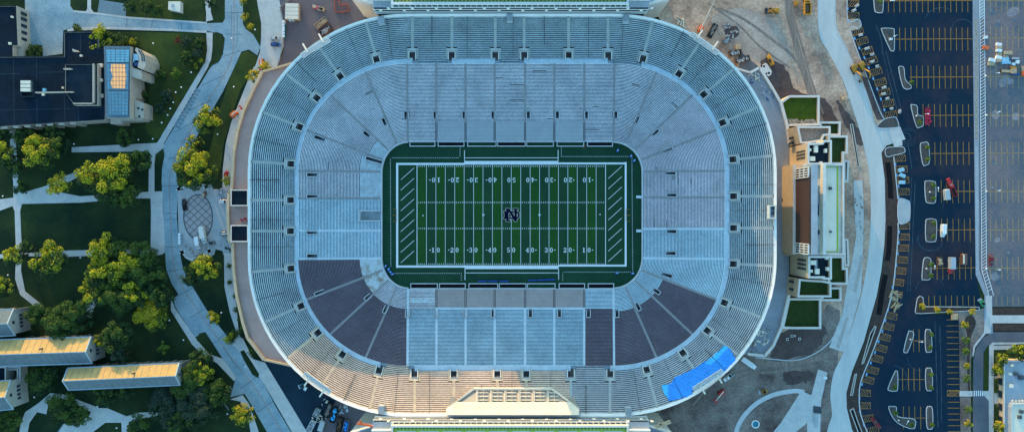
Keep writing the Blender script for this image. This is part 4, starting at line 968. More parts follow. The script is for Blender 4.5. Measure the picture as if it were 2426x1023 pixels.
# ------------------------------------------------------------------ things lying on the bowl
tb = MB()
tt0, kk0 = UP.inv(1585, 935); tt1, kk1 = UP.inv(1725, 838)
ta, tb_ = sorted((tt0, tt1)); nt, nk = 60, 26; vid = {}; mbt = MB()
def tarp_in(x, y):
    poly = [(1568, 912), (1590, 907), (1596, 894), (1618, 885), (1655, 866), (1690, 842), (1716, 818), (1730, 828), (1742, 850), (1712, 882), (1672, 905), (1640, 922), (1640, 934), (1612, 942), (1583, 949), (1574, 930)]
    c = False
    for i in range(len(poly)):
        a, b = poly[i], poly[i - 1]
        if (a[1] > y) != (b[1] > y) and x < (b[0] - a[0]) * (y - a[1]) / (b[1] - a[1]) + a[0]: c = not c
    return c
for i in range(nt):
    for j in range(nk * 2):
        t = lerp(ta - .05, tb_ + .05, (i + .5) / nt); k = lerp(.15, 1.0, (j + .5) / (nk * 2))
        if not tarp_in(*UP.px(t, k)): continue
        quad = []
        for u, v in ((i, j), (i + 1, j), (i + 1, j + 1), (i, j + 1)):
            t_ = lerp(ta - .05, tb_ + .05, u / nt); k_ = lerp(.15, 1.0, v / (nk * 2)); z = lerp(R3.z, R4.z, k_) + .75 + .16 * math.sin(k_ * 22 * 2 * math.pi) + .12 * math.sin(u * 2.1 + v * .7) + .08 * math.sin(u * .9)
            key = (u, v)
            if key not in vid: vid[key] = len(mbt.v); mbt.v.append(tuple(UP.at(t_, k_, z)))
            quad.append(vid[key])
        x, y = UP.px(t, k); light = (x > 1672 and y < 862 and x + y < 2548) or (x < 1582)
        mbt.f.append(tuple(quad)); mbt.m.append(1 if light else 0)
o = mbt.build('tarpaulin', ['tarp_blue', 'tarp_light'], None, smooth=True); tag(o, 'bright blue tarpaulin spread over the bottom right upper benches', 'tarpaulin')
def truss(x0, y0, x1, y1, side, label):
    A, B_ = P(x0, y0, 30.5), P(x1, y1, 30.5); L = (B_ - A).length; ang = math.atan2(B_.y - A.y, B_.x - A.x); c = (A + B_) / 2
    T = thing('floodlight_truss', label, 'floodlight truss', c, ang, 'floodlight trusses on the rim')
    mb = MB()
    for yy in (-1.0, 1.0): mb.bar((-L / 2, yy, .4), (L / 2, yy, .4), .45, .35)
    for k in range(13): x = -L / 2 + L * k / 12; mb.bar((x, -1.0, .38), (x, 1.0, .38), .22, .25)
    mb.bar((-L / 2, .2, .1), (L / 2, .2, .1), 1.4, .15)
    mb.build('frame', 'ivory', T, world=False)
    lm = MB()
    for k in range(14): x = -L / 2 + L * (k + .5) / 14; lm.box((x, -side * .75, .42), (.5, .6, .3), 0)
    lm.build('lamp', 'steel', T, world=False)
    for fx in (-.28, .3):
        a = MB(); a.bar((fx * L, 0, .5), (fx * L, side * 4.6, -.3), .7, .5); a.build('arm', 'roof_cream', T, world=False)
truss(715, 133, 780, 93, 1, 'pale floodlight truss lying along the rim at the upper left of the stadium')
truss(1637, 81, 1700, 127, 1, 'pale floodlight truss lying along the rim beside the orange boom lift')
truss(721, 884, 783, 929, -1, 'sunlit floodlight truss lying along the rim at the lower left of the stadium')
truss(1643, 922, 1712, 878, -1, 'grey floodlight truss lying along the rim beside the blue tarpaulin')
# camera cabin on the south rim
sb = thing('rim_booth', 'small cream booth straddling the right end of the stadium rim', 'booth', P2(1831, 501, 29) + (29.6,))
mb = MB(); q = PP([(1822, 486), (1839, 486), (1839, 518), (1822, 518)], 31.5); inn = offset_poly(q, .5); mb.walls(q, 29.4, 31.5, 0); mb.ringflat(q, inn, 31.5, 0); mb.walls(inn, 30.4, 31.5, 0); mb.flat(inn, 30.4, 1)
mb.build('shell', ['roof_cream', 'roof_grey'], sb)
for yy in (493, 505): fbox(sb, 'monitor', 1832, yy, 30.4, 1.2, 1.6, .5, 'steel_dark')

for pts, lab, m in (((((845, 1003), (868, 1006)), ((868, 1006), (884, 1010)), ((852, 996), (856, 1003))), 'orange formwork beams lying across the lower left stadium wing', 'paint_orange'), ((((1552, 1010), (1588, 996)), ((1556, 1013), (1590, 1000)), ((1560, 1000), (1566, 1006))), 'tan lift boom lying across the lower right stadium wing', 'wood')):
    c0 = P(*pts[0][0], 31.5); T = thing('beam_stack', lab, 'beams', c0)
    for a_, b_ in pts: mb = MB(); mb.bar(P(*a_, 32.0), P(*b_, 32.0), .75, .6); mb.build('beam', m, T)
# ------------------------------------------------------------------ south gate building with stepped terraces and video board
SB = thing('gate_building', 'stepped stone building with grass terraces and a big brown video board right of the stadium', 'building', P2(1900, 500) + (0,))
ter = [('grass_terrace', [(1849, 242), (1871, 226), (1942, 226), (1942, 297), (1864, 299)], 8.5, 'lawn_terrace'), ('grass_terrace', [(1852, 778), (1868, 706), (1946, 706), (1946, 779), (1880, 779)], 8.5, 'lawn_shade'),
       ('grass_terrace', [(1942, 288), (1992, 288), (1992, 322), (1942, 322)], 7.0, 'lawn_shade'), ('grass_terrace', [(1946, 680), (1994, 680), (1994, 713), (1946, 713)], 7.0, 'lawn_shade'),
       ('grass_terrace', [(1962, 321), (2009, 321), (2009, 364), (2000, 364), (2000, 390), (1962, 390)], 9.5, 'lawn_shade'), ('grass_terrace', [(1962, 606), (2000, 606), (2000, 634), (2009, 634), (2009, 674), (1962, 674)], 9.5, 'lawn_shade')]
for nm, p, z, m in ter: block(SB, nm, p, z, 0, 'stone', m, (1.0, 1.3))
mb = MB(); rr = random.Random(3)
for i in range(70): mb.box((*P2(rr.uniform(1866, 1936), rr.uniform(284, 295), 7.3), 7.2), (rr.uniform(.5, 1.3), rr.uniform(.5, 1.2), rr.uniform(.2, .8)), rr.uniform(0, 3))
mb.build('stone_rubble', 'gravel', SB)
block(SB, 'wing', [(1888, 299), (1968, 299), (1968, 320), (1953, 322), (1948, 334), (1912, 340), (1896, 340)], 21, 0, 'stone_lit', 'gravel', (.9, 2.0))
block(SB, 'wing', [(1893, 660), (1912, 662), (1948, 664), (1970, 668), (1970, 704), (1889, 704)], 21, 0, 'stone_lit', 'lawn_shade', (.9, 2.0))
block(SB, 'tower', [(1913, 339), (1948, 338), (1952, 332), (1971, 332), (1971, 390), (1913, 390)], 28.5, 0, 'stone_lit', 'roof_dark2', (.9, 1.8), 'coping')
block(SB, 'tower', [(1915, 606), (1971, 606), (1971, 662), (1950, 662), (1950, 659), (1915, 659)], 28.5, 0, 'stone_lit', 'roof_dark2', (.9, 1.8), 'coping')
for x, y, sx, sy in ((1919, 355, 1.2, 1.2), (1934, 353, 1.6, 3), (1957, 357, 1, 1.8), (1925, 376, 2.4, 2), (1946, 385, 1, .9), (1927, 622, 2.4, 2), (1922, 642, 1.4, 1.2), (1937, 643, 1.8, 2.4), (1963, 637, 1.6, 1.6), (1960, 611, 1.2, 1.4)):
    fbox(SB, 'roof_unit', x, y, 26.7, sx, sy, 1.6, 'roof_white')
fbox(SB, 'duct', 1934, 632, 26.7, 1.0, 6.5, 1.0, 'deck_grey')
# window grids on the walls that face the field
def wall_grid(y0, y1, xw, z0, z1, ny, nz):
    for a in range(ny):
        for b in range(nz):
            mb = MB(); yc = CY - (y0 + (y1 - y0) * (a + .5) / ny); mb.box((xw - .12, yc * S, z0 + (z1 - z0) * (b + .2) / nz), (.3, (y1 - y0) / ny * S * .55, (z1 - z0) / nz * .5), 0); mb.build('window', 'win_dark', SB)
def wx(px, z): return (px - CX) * S * (H - z) / H
wall_grid(366, 388, wx(1913, 28.5), 17, 26.5, 3, 6); wall_grid(604, 632, wx(1915, 28.5), 17, 26.5, 3, 6)
for y in (326, 338, 668, 686): mb = MB(); mb.box((wx(1891, 21) - .3, (CY - y) * S * .95, 12), (.6, 1.0, 4.0), 0); mb.build('window', 'win_dark', SB)
# main body
fx = wx(1918, 36)
def yw(py): return (CY - py) * S
def rb(nm, x0, x1, p0, p1, z0, z1, m, mt=None, par=None):
    mb = MB(); ya, yb = yw(p1), yw(p0); q = [(x0, ya), (x1, ya), (x1, yb), (x0, yb)]
    if par:
        inn = offset_poly(q, par[0]); mb.walls(q, z0, z1, 0); mb.ringflat(q, inn, z1, 2); mb.walls(inn, z1 - par[1], z1, 0); mb.flat(inn, z1 - par[1], 1); return mb.build(nm, [m, mt, 'coping'], SB)
    mb.prism(q, z0, z1, 0, 1 if mt else 0); mb.flat(q, z0, 0); return mb.build(nm, [m, mt] if mt else m, SB)
kA, kB = (396 - CY) / .89 * .89, 0
ym0, ym1 = CY + (388 - CY) * .915, CY + (604 - CY) * .915
rb('main_body', fx + .6, wx(2003, 29), ym0, ym1, 0, 28.0, 'stone', 'membrane', (.8, 1.0))
rb('facade_base', fx - 1.2, fx + .6, ym0, ym1, 0, 21.4, 'stone_lit', 'coping')
yv0, yv1 = CY + (416 - CY) * .9, CY + (577 - CY) * .9
rb('video_board', fx - .2, fx + .6, yv0, yv1, 21.9, 36.0, 'video_face')
rb('board_frame', fx + .65, fx + 3.4, CY + (391 - CY) * .9, CY + (602 - CY) * .9, 21.4, 36.2, 'steel', 'roof_grey')
rb('raised_roof', wx(1950, 31), wx(1957, 31), ym0 + 1, ym1 - 1, 28, 31.0, 'roof_cream', 'ivory')
mb = MB(); a, b = wx(1957, 29.5), wx(2001, 29.5)
mb.flat([(a, yw(ym1 - 4)), (b - 1.2, yw(ym1 - 4)), (b - 1.2, yw(ym0 + 4)), (a, yw(ym0 + 4))], 27.05, 0)
for p in ([(b - 2.4, yw(ym1 - 5)), (b - 1.6, yw(ym1 - 5)), (b - 1.6, yw(ym0 + 5)), (b - 2.4, yw(ym0 + 5))], [(a + .5, yw(ym1 - 6)), (b - 2.6, yw(ym1 - 6)), (b - 2.6, yw(ym1 - 8)), (a + .5, yw(ym1 - 8))], [(a + .5, yw(ym0 + 8)), (b - 2.6, yw(ym0 + 8)), (b - 2.6, yw(ym0 + 6)), (a + .5, yw(ym0 + 6))]): mb.flat(p, 27.12, 1)
mb.build('roof_membrane', ['roof_white', 'board_green'], SB)
for y0, y1 in ((397, 420), (578, 601)):
    mb = MB(); q = PP([(1886, y0), (1917, y0), (1917, y1), (1886, y1)], 29); x0, x1 = fx - 1.0, fx + .6
    for k in range(5): mb.box((fx - .3, yw(CY + (y0 + (y1 - y0) * k / 4 - CY) * .9), 21.9), (.7, .35, 13.8), 0)
    for k in range(4): mb.box((fx - .3, yw(CY + ((y0 + y1) / 2 - CY) * .9), 22 + k * 4.5), (.6, (y1 - y0) * .9 * S, .4), 0)
    mb.build('steel_frame', 'ivory', SB)
rb('loudspeaker_bay', fx + .0, fx + .55, CY + (397 - CY) * .9, CY + (601 - CY) * .9, 21.5, 35.6, 'void')
for x, y, sx, sy, m in ((1938, 432, 2.2, 3, 'roof_white'), (1936, 498, 1.6, 5, 'win_dark'), (1941, 470, 2.6, 6, 'deck_grey'), (1938, 550, 1.5, 2, 'steel_dark'), (1968, 446, 1.2, 1.2, 'steel_dark'), (1969, 549, .8, .8, 'steel_dark')): fbox(SB, 'roof_unit', x, y, 27.05, sx, sy, .9, m)
for p in ([(1999, 380), (2012, 380), (2010, 432), (1999, 430)], [(1999, 566), (2010, 566), (2012, 630), (2001, 630)]): block(SB, 'planter_box', p, 4.0, 0, 'coping', 'steel_dark', (.8, 1.0))
for k in range(9): fbox(SB, 'buttress', 1870, 395 + k * 26, 8.8, 2.4, .8, 4.2, 'stone_lit')

# ------------------------------------------------------------------ campus building, upper left
LB = thing('academic_building', 'sprawling campus building with flat black roofs and a glass roofed hall at upper left', 'building', P2(150, 210) + (0,))
block(LB, 'west_block', [(-60, 14), (38, 14), (42, 108), (30, 108), (30, 135), (-60, 135)], 9.0, 0, 'stone', 'roof_dark', (.4, .3), 'roof_dark2')
for y in (27, 40, 56, 72, 88): mb = MB(); x, yy = P2(40, y, 9.0); mb.box((x + .1, yy, 2.6), (.4, 1.4, 3.6), 0); mb.build('window', 'win_dark', LB)
block(LB, 'main_block', [(-60, 134.5), (150, 133), (150, 75.5), (232, 74), (232, 112), (248, 116), (248, 284), (185, 288), (60, 296), (0, 300), (-60, 302)], 9.5, 0, 'stone', 'roof_dark', (.5, .35), 'roof_dark2')
block(LB, 'roof_block', [(152, 151), (230, 151), (230, 249), (173, 249), (152, 220)], 12.5, 9.1, 'stone', 'roof_dark2', (.5, .5), 'roof_dark')
for p in ([(219, 151), (222, 151), (222, 247), (219, 247)], [(173, 244), (222, 244), (222, 246.5), (173, 246.5)], [(83, 218), (172, 217), (172, 219), (83, 220.5)], [(150, 162), (168, 162), (168, 165), (150, 165)], [(171, 116), (180, 119), (184, 122), (172, 122)]): slab(LB, 'parapet', p, 13.4, 1.6, 'stone')
mb = MB(); q = PP([(49, 188), (80, 188), (80, 230), (49, 230)], 11); inn = offset_poly(q, .5); mb.walls(q, 9.1, 11, 0); mb.ringflat(q, inn, 11, 0); mb.walls(inn, 9.3, 11, 0); mb.flat(inn, 9.3, 1)
mb.build('plant_pit', ['roof_dark2', 'void'], LB)
for y in (195, 204, 213): fbox(LB, 'air_handler', 60, y, 9.3, 4.6, 1.5, 1.8, 'roof_white')
for x, y, s_, m in ((187, 181, 1.5, 'roof_white'), (187, 213, 1.6, 'roof_white'), (191, 132, .9, 'roof_white'), (164, 192, 1.6, 'glass_light'), (158, 199, 1.1, 'roof_white'), (104, 213, 1.4, 'glass_light'), (101, 224, 1.0, 'roof_white'), (148, 208, .8, 'roof_white'), (238, 155, 1.6, 'roof_white'), (238, 190, 1.4, 'roof_white'), (240, 227, 1.8, 'stone'), (27, 40, .8, 'roof_white'), (22, 103, 1.0, 'roof_white')): fbox(LB, 'roof_vent', x, y, 9.2, s_, s_, 1.0, m)
mb = MB()
for pl in ([(32, 140), (34, 296)], [(86, 136), (88, 294)], [(152, 222), (154, 288)], [(185, 250), (186, 286)], [(-20, 176), (48, 175)], [(90, 172), (150, 171)], [(-20, 262), (148, 258)], [(155, 258), (245, 255)], [(190, 78), (191, 130)]): mb.strip(PP(pl, 9.2), .25, 9.2 + len(mb.f) * .002)
mb.build('roof_seam', [mat('roof_seam_tar', (.035, .055, .075), .9, .2, spec=.05)], LB)
# glass hall
q = [(249, 115), (308, 115), (308, 150), (304, 165), (306, 275), (255, 275)]
block(LB, 'glass_hall', [(246, 110), (309, 110), (307, 280), (250, 280)], 12.4, 0, 'stone', 'glass_frame')
for nm, p, m, nx, ny in (('skylight', [(251, 118), (307, 118), (306, 148), (252, 148)], 'glass_light', 5, 5), ('skylight', [(252, 151), (305, 151), (304, 213), (254, 213)], 'glass_roof', 7, 6), ('skylight', [(254, 216), (304, 216), (303, 273), (257, 273)], 'glass_roof', 6, 7)):
    mb = MB(); q = [Vector(P2(*a, 12.7)) for a in p]
    mb.face([(*a, 12.7) for a in q], 0)
    if m == 'glass_roof' and p[0][1] == 151:
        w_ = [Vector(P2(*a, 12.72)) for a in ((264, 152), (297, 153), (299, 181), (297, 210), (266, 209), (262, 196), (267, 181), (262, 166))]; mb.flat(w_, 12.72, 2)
    for k in range(nx + 1):
        f = k / nx; mb.strip([q[0].lerp(q[1], f), q[3].lerp(q[2], f)], .22, 12.80, 1)
    for k in range(ny + 1):
        f = k / ny; mb.strip([q[0].lerp(q[3], f), q[1].lerp(q[2], f)], .22, 12.81, 1)
    mb.build(nm, [m, 'glass_frame', 'glass_warm'], LB)
block(LB, 'stone_tower', [(322, 113), (333, 118), (341, 128), (346, 142), (344, 158), (338, 166), (326, 160), (330, 142), (328, 130), (320, 120)], 12.5, 0, 'stone', 'stone', None)
for r in (0, 1): mb = MB(); mb.strip(PP([(328 + r * 6, 118 + r * 2), (336 + r * 5, 132), (337 + r * 5, 146)], 12.6), .5, 12.62); mb.build('window', 'win_dark', LB)
block(LB, 'stone_tower', [(314, 161), (336, 168), (336, 186), (328, 188), (308, 180)], 11.5, 0, 'stone', 'stone', None)
block(LB, 'stone_tower', [(306, 183), (322, 185), (324, 232), (308, 236)], 7.5, 0, 'stone', 'stone', None)
block(LB, 'stone_tower', [(319, 236), (340, 246), (340, 280), (320, 278)], 8.5, 0, 'stone', 'stone', None)
block(LB, 'stone_tower', [(262, 277), (318, 277), (338, 280), (336, 285), (290, 287), (288, 294), (262, 294)], 7.0, 0, 'stone', 'stone', None)
for x, y in ((328, 257), (337, 260), (330, 276)): mb = MB(); mb.box((*P2(x, y, 8.5), 8.3), (1.0, 1.0, .3), 0); mb.build('window', 'win_dark', LB)
block(LB, 'light_well', [(308, 113), (322, 115), (329, 130), (329, 145), (320, 158), (309, 157)], 10.0, 0, 'void', 'void', None)
for x, y, sx, sy, m in ((322, 138, 2.5, 4, 'paint_cyan'), (323, 150, 2, 2.5, 'paint_vblue'), (307, 167, 2.6, 3.2, 'roof_white')): fbox(LB, 'roof_unit', x, y, 10.0, sx, sy, 1.2, m)
for k in range(7): mb = MB(); mb.box((*P2(10 + k * 27, 300 - k * 1.8, 9), 0), (2.6, 2.0, 9.0), 0); mb.build('buttress', 'stone', LB)
block(LB, 'entrance_block', [(30, 104), (54, 112), (54, 137), (30, 137)], 6.0, 0, 'stone', 'stone', None)
kb_ = thing('kiosk', 'small white roofed kiosk on the lawn above the side drive', 'kiosk', P2(413, 16) + (0,))
block(kb_, 'body', [(399, 4), (427, 4), (427, 29), (398, 23)], 3.0, 0, 'coping', 'roof_cream', None)
fbox(kb_, 'roof_vent', 408, 13, 3.0, 1.2, 1.2, .5, 'steel')

# ------------------------------------------------------------------ gabled halls, lower left
def hall(label, e0, e1, half, ze, zr, lit, skew=0.0, rend=0):
    """gabled hall: e0/e1 photo points of the ridge ends, half = half roof width in photo px"""
    A, B_ = P(*e0, zr), P(*e1, zr); d = (B_ - A).normalized(); n = Vector((-d.y, d.x, 0)); w = half * S * (H - ze) / H
    T = thing('hall', label, 'building', ((A.x + B_.x) / 2, (A.y + B_.y) / 2, 0), 0, 'gabled halls at the lower left')
    up = Vector((0, 0, 1)); wl = w - .7
    mb = MB()
    c = [A - n * wl, B_ - n * wl, B_ + n * wl, A + n * wl]
    mb.walls([p.xy for p in c], 0, ze, 0)
    for P_ in (A, B_): mb.face([(*(P_ - n * wl).xy, ze), (*(P_ + n * wl).xy, ze), (P_.x, P_.y, zr - .1)], 0)
    mb.build('wall', 'ivory_wall', T)
    mb = MB(); ext = d * .0
    for sgn in (1, -1):
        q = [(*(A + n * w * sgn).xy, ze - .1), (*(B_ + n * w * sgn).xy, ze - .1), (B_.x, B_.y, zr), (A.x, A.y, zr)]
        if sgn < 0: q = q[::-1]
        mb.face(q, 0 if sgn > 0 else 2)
        mb.bar((*(A + n * (w + .1) * sgn).xy, ze + .12), (*(B_ + n * (w + .1) * sgn).xy, ze + .12), .5, .45, 1)
    mb.bar((A.x, A.y, zr + .12), (B_.x, B_.y, zr + .12), .35, .2, 1)
    for P_ in (A, B_):
        for sgn in (1, -1): mb.bar((*(P_ + n * (w + .2) * sgn).xy, ze + .30), (P_.x, P_.y, zr + .35), .55, .5, 1)
    for k in range(1, int((B_ - A).length / 3)):
        for sgn in (1, -1): c0 = A + d * (3 * k); mb.bar((c0.x + n.x * .3 * sgn, c0.y + n.y * .3 * sgn, zr - .14), (c0.x + n.x * (w - .4) * sgn, c0.y + n.y * (w - .4) * sgn, lerp(zr, ze, (w - .4) / w) + .0), .10, .05, 2)
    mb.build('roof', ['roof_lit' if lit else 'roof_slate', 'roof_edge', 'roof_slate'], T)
    def win(x, y, z, sx, sy, sz): m_ = MB(); m_.box((x, y, z), (sx, sy, sz), math.atan2(d.y, d.x)); m_.build('window', 'win_dark', T)
    for k in (-.55, -.2, .15, .5): cc = B_ - n * wl * k * .9 + d * .12; win(cc.x, cc.y, 5.4, .3, .9, 1.9)
    cc = B_ + d * .12; m_ = MB(); m_.tube((cc.x - d.x * .2, cc.y - d.y * .2, ze + .9), (cc.x + d.x * .1, cc.y + d.y * .1, ze + .9), .75, n=14); m_.build('round_window', 'win_dark', T)
    L = (B_ - A).length; nn = int(L / 3.2)
    for k in range(nn):
        for zz in (1.6, 4.8, 8.0):
            if zz + 1.7 < ze: cc = A + d * L * (k + .5) / nn + n * (wl + .05); win(cc.x, cc.y, zz, 1.5, .3, 1.6)
    nb = int(L / 6.4)
    for k in range(nb + 1): cc = A + d * L * k / nb + n * (wl + .2); m_ = MB(); m_.box((cc.x, cc.y, 0), (.5, .5, ze - .3), math.atan2(d.y, d.x)); m_.build('pilaster', 'ivory_wall', T)
    mb = MB(); cc = A.lerp(B_, .62) + n * 2; mb.tube((cc.x, cc.y, ze), (cc.x, cc.y, zr + .6), .35); mb.build('vent_pipe', 'steel_dark', T)
    return T
mat('ivory_wall', (.36, .34, .31), .9, .1, .5, 4.0); mat('roof_edge', (.30, .38, .43), .7, .12, .5); mat('roof_lit', (.50, .325, .13), .9, .12, .4, 3.0, spec=.1)  # sunlight on the upper hall slopes is painted into their slate colour
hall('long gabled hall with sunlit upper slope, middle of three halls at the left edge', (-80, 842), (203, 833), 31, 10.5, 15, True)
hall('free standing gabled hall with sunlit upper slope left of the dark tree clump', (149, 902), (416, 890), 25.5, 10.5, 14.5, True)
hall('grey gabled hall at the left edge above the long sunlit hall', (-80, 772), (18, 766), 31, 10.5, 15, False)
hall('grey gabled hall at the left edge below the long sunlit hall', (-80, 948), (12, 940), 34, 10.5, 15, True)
cn = thing('link_building', 'dark flat link between the two lower halls at the left edge', 'building', P2(25, 885) + (0,))
block(cn, 'body', [(-40, 868), (14, 868), (14, 905), (-40, 905)], 6, 0, 'ivory_wall', 'roof_dark', (.6, .5))
block(cn, 'passage', [(18, 868), (48, 868), (48, 903), (40, 903), (40, 876), (18, 876)], 5, 0, 'ivory_wall', 'roof_grey', (.4, .5))

# ------------------------------------------------------------------ building at the lower right corner
RB = thing('office_building', 'flat white roofed office building in the lower right corner', 'building', P2(2420, 950) + (0,))
block(RB, 'body', [(2378, 853), (2520, 853), (2520, 1060), (2378, 1060)], 4.2, 0, 'stone_lit', 'roof_grey', (.6, .5))
xx = wx(2378, 4.2) - .1
for k in range(6): mb = MB(); mb.box((xx, yw(870 + k * 30), .8), (.4, 3.2, 2.6), 0); mb.build('window', 'win_dark', RB)
block(RB, 'penthouse', [(2399, 955), (2520, 955), (2520, 1060), (2396, 1060), (2396, 965)], 6.0, 3.7, 'roof_grey', 'roof_white', (.5, .4))
for x, y in [(2393.5, 962 + k * 8) for k in range(8)] + [(2400 + k * 8, 950) for k in range(4)]: fbox(RB, 'roof_ballast', x, y, 3.7, .85, .85, .8, 'ivory')
for x, y, s_, m in ((2409, 886, 1.6, 'steel_dark'), (2421, 894, 2.0, 'steel_dark'), (2395, 886, 1.0, 'roof_white'), (2400, 865, 1.0, 'roof_white'), (2398, 914, 1.5, 'roof_white'), (2422, 975, 1.5, 'steel_dark'), (2418, 988, 1.5, 'steel_dark')): fbox(RB, 'roof_unit', x, y, 3.7 if y < 950 else 5.6, s_, s_, 1.2, m)
# ------------------------------------------------------------------ trees and shrubs
def leaf_cloud(clumps, tone, size, name, parent):
    """clumps: (x,y,z,r,mat index, n) -> one mesh of many small leaf-sized quads"""
    V = []; MI = []
    for (x, y, z, r, mi, n) in clumps:
        d = RNG.normal(size=(n, 3)); d /= np.linalg.norm(d, axis=1)[:, None]; d[:, 2] = np.where(d[:, 2] < -.35, -d[:, 2], d[:, 2])
        rad = r * (RNG.uniform(.45, 1.0, n) ** .5)
        c = d * rad[:, None] * np.array([1, 1, .8]) + np.array([x, y, z])
        nn = d + RNG.normal(scale=.55, size=(n, 3)); nn[:, 2] += .25; nn /= np.linalg.norm(nn, axis=1)[:, None]
        a = np.cross(nn, RNG.normal(size=(n, 3))); a /= np.linalg.norm(a, axis=1)[:, None]; b = np.cross(nn, a)
        s = size * RNG.uniform(.55, 1.25, n)[:, None]; e = RNG.uniform(.55, .95, n)[:, None]
        V.append(np.stack([c - a * s - b * s * e * .3, c + b * s * e - a * s * .1, c + a * s + b * s * e * .2, c - b * s * e + a * s * .15], 1).reshape(-1, 3)); 
        q = RNG.uniform(size=n); m_ = np.full(n, mi); m_[q > .84] = min(2, mi + 1); m_[q < .14] = max(0, mi - 1); MI.append(m_)
    v = np.concatenate(V); mi = np.concatenate(MI); n = len(v) // 4
    off = np.array(parent.location) if parent is not None else 0
    me = bpy.data.meshes.new(name); me.vertices.add(len(v)); me.vertices.foreach_set('co', (v - off).ravel())
    me.loops.add(n * 4); me.loops.foreach_set('vertex_index', np.arange(n * 4)); me.polygons.add(n); me.polygons.foreach_set('loop_start', np.arange(n) * 4); me.polygons.foreach_set('loop_total', np.full(n, 4))
    for m in tone: me.materials.append(M(m))
    me.polygons.foreach_set('material_index', mi.astype(np.int32)); me.update(); me.validate()
    o = bpy.data.objects.new(name, me); COL.objects.link(o); o.parent = parent
    return o
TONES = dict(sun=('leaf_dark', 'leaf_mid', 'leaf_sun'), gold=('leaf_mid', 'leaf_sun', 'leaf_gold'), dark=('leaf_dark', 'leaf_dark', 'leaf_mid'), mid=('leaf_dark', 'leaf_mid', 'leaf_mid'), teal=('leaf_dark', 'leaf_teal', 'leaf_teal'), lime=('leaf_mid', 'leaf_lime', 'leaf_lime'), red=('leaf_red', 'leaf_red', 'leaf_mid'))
def tree(px, py, rp, h, label, tone='sun', cat='tree', name='broadleaf_tree', group=None, flat=.42, dens=1.0, squash=1.0):
    rr = random.Random(int(px * 7 + py * 13)); zc = h * .62; c = P(px, py, zc); Rm = rp * 1.08 * S * (H - zc) / H
    T = thing(name, label, cat, (c.x, c.y, 0), 0, group)
    n = max(7, int(12 + Rm * 4.6)); cl = []
    hz = h * flat * .8
    for i in range(n):
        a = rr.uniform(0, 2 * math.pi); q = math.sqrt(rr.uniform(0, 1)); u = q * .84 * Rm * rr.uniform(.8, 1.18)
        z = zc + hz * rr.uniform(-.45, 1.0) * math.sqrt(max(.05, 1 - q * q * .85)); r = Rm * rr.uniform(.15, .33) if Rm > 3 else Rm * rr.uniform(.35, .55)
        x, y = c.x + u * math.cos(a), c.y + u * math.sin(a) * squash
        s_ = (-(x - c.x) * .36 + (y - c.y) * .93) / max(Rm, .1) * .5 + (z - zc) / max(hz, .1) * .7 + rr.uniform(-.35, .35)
        mi = 2 if s_ > .25 else (1 if s_ > 0 else 0)  # sunward, higher clumps get yellower leaves: sunlight painted into the crown
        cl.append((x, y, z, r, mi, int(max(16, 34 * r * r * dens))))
    cl.append((c.x, c.y, zc + hz * .1, Rm * .55, 0, int(20 + 26 * (Rm * .55) ** 2 * .5)))
    leaf_cloud(cl, TONES[tone], .34 if Rm > 3 else .22, 'crown', T)
    mb = MB(); zt = h * .6; tr_ = .05 * Rm + .12
    mb.tube((c.x, c.y, 0), (c.x + .2, c.y - .1, zt), tr_ * 1.4, tr_ * .7, 8)
    for k in range(5):
        a = rr.uniform(0, 6.28); mb.tube((c.x, c.y, zt * rr.uniform(.5, .8)), (c.x + Rm * .6 * math.cos(a), c.y + Rm * .6 * math.sin(a), zt * 1.15), tr_ * .5, tr_ * .15, 6)
    mb.build('trunk', 'bark', T)
    return T
G1 = 'trees on the campus lawns'
def shrub(px, py, rp, h, label, tone='mid', group='shrubs round the campus building'):
    return tree(px, py, rp, h, label, tone, 'shrub', 'shrub', group, flat=.5)
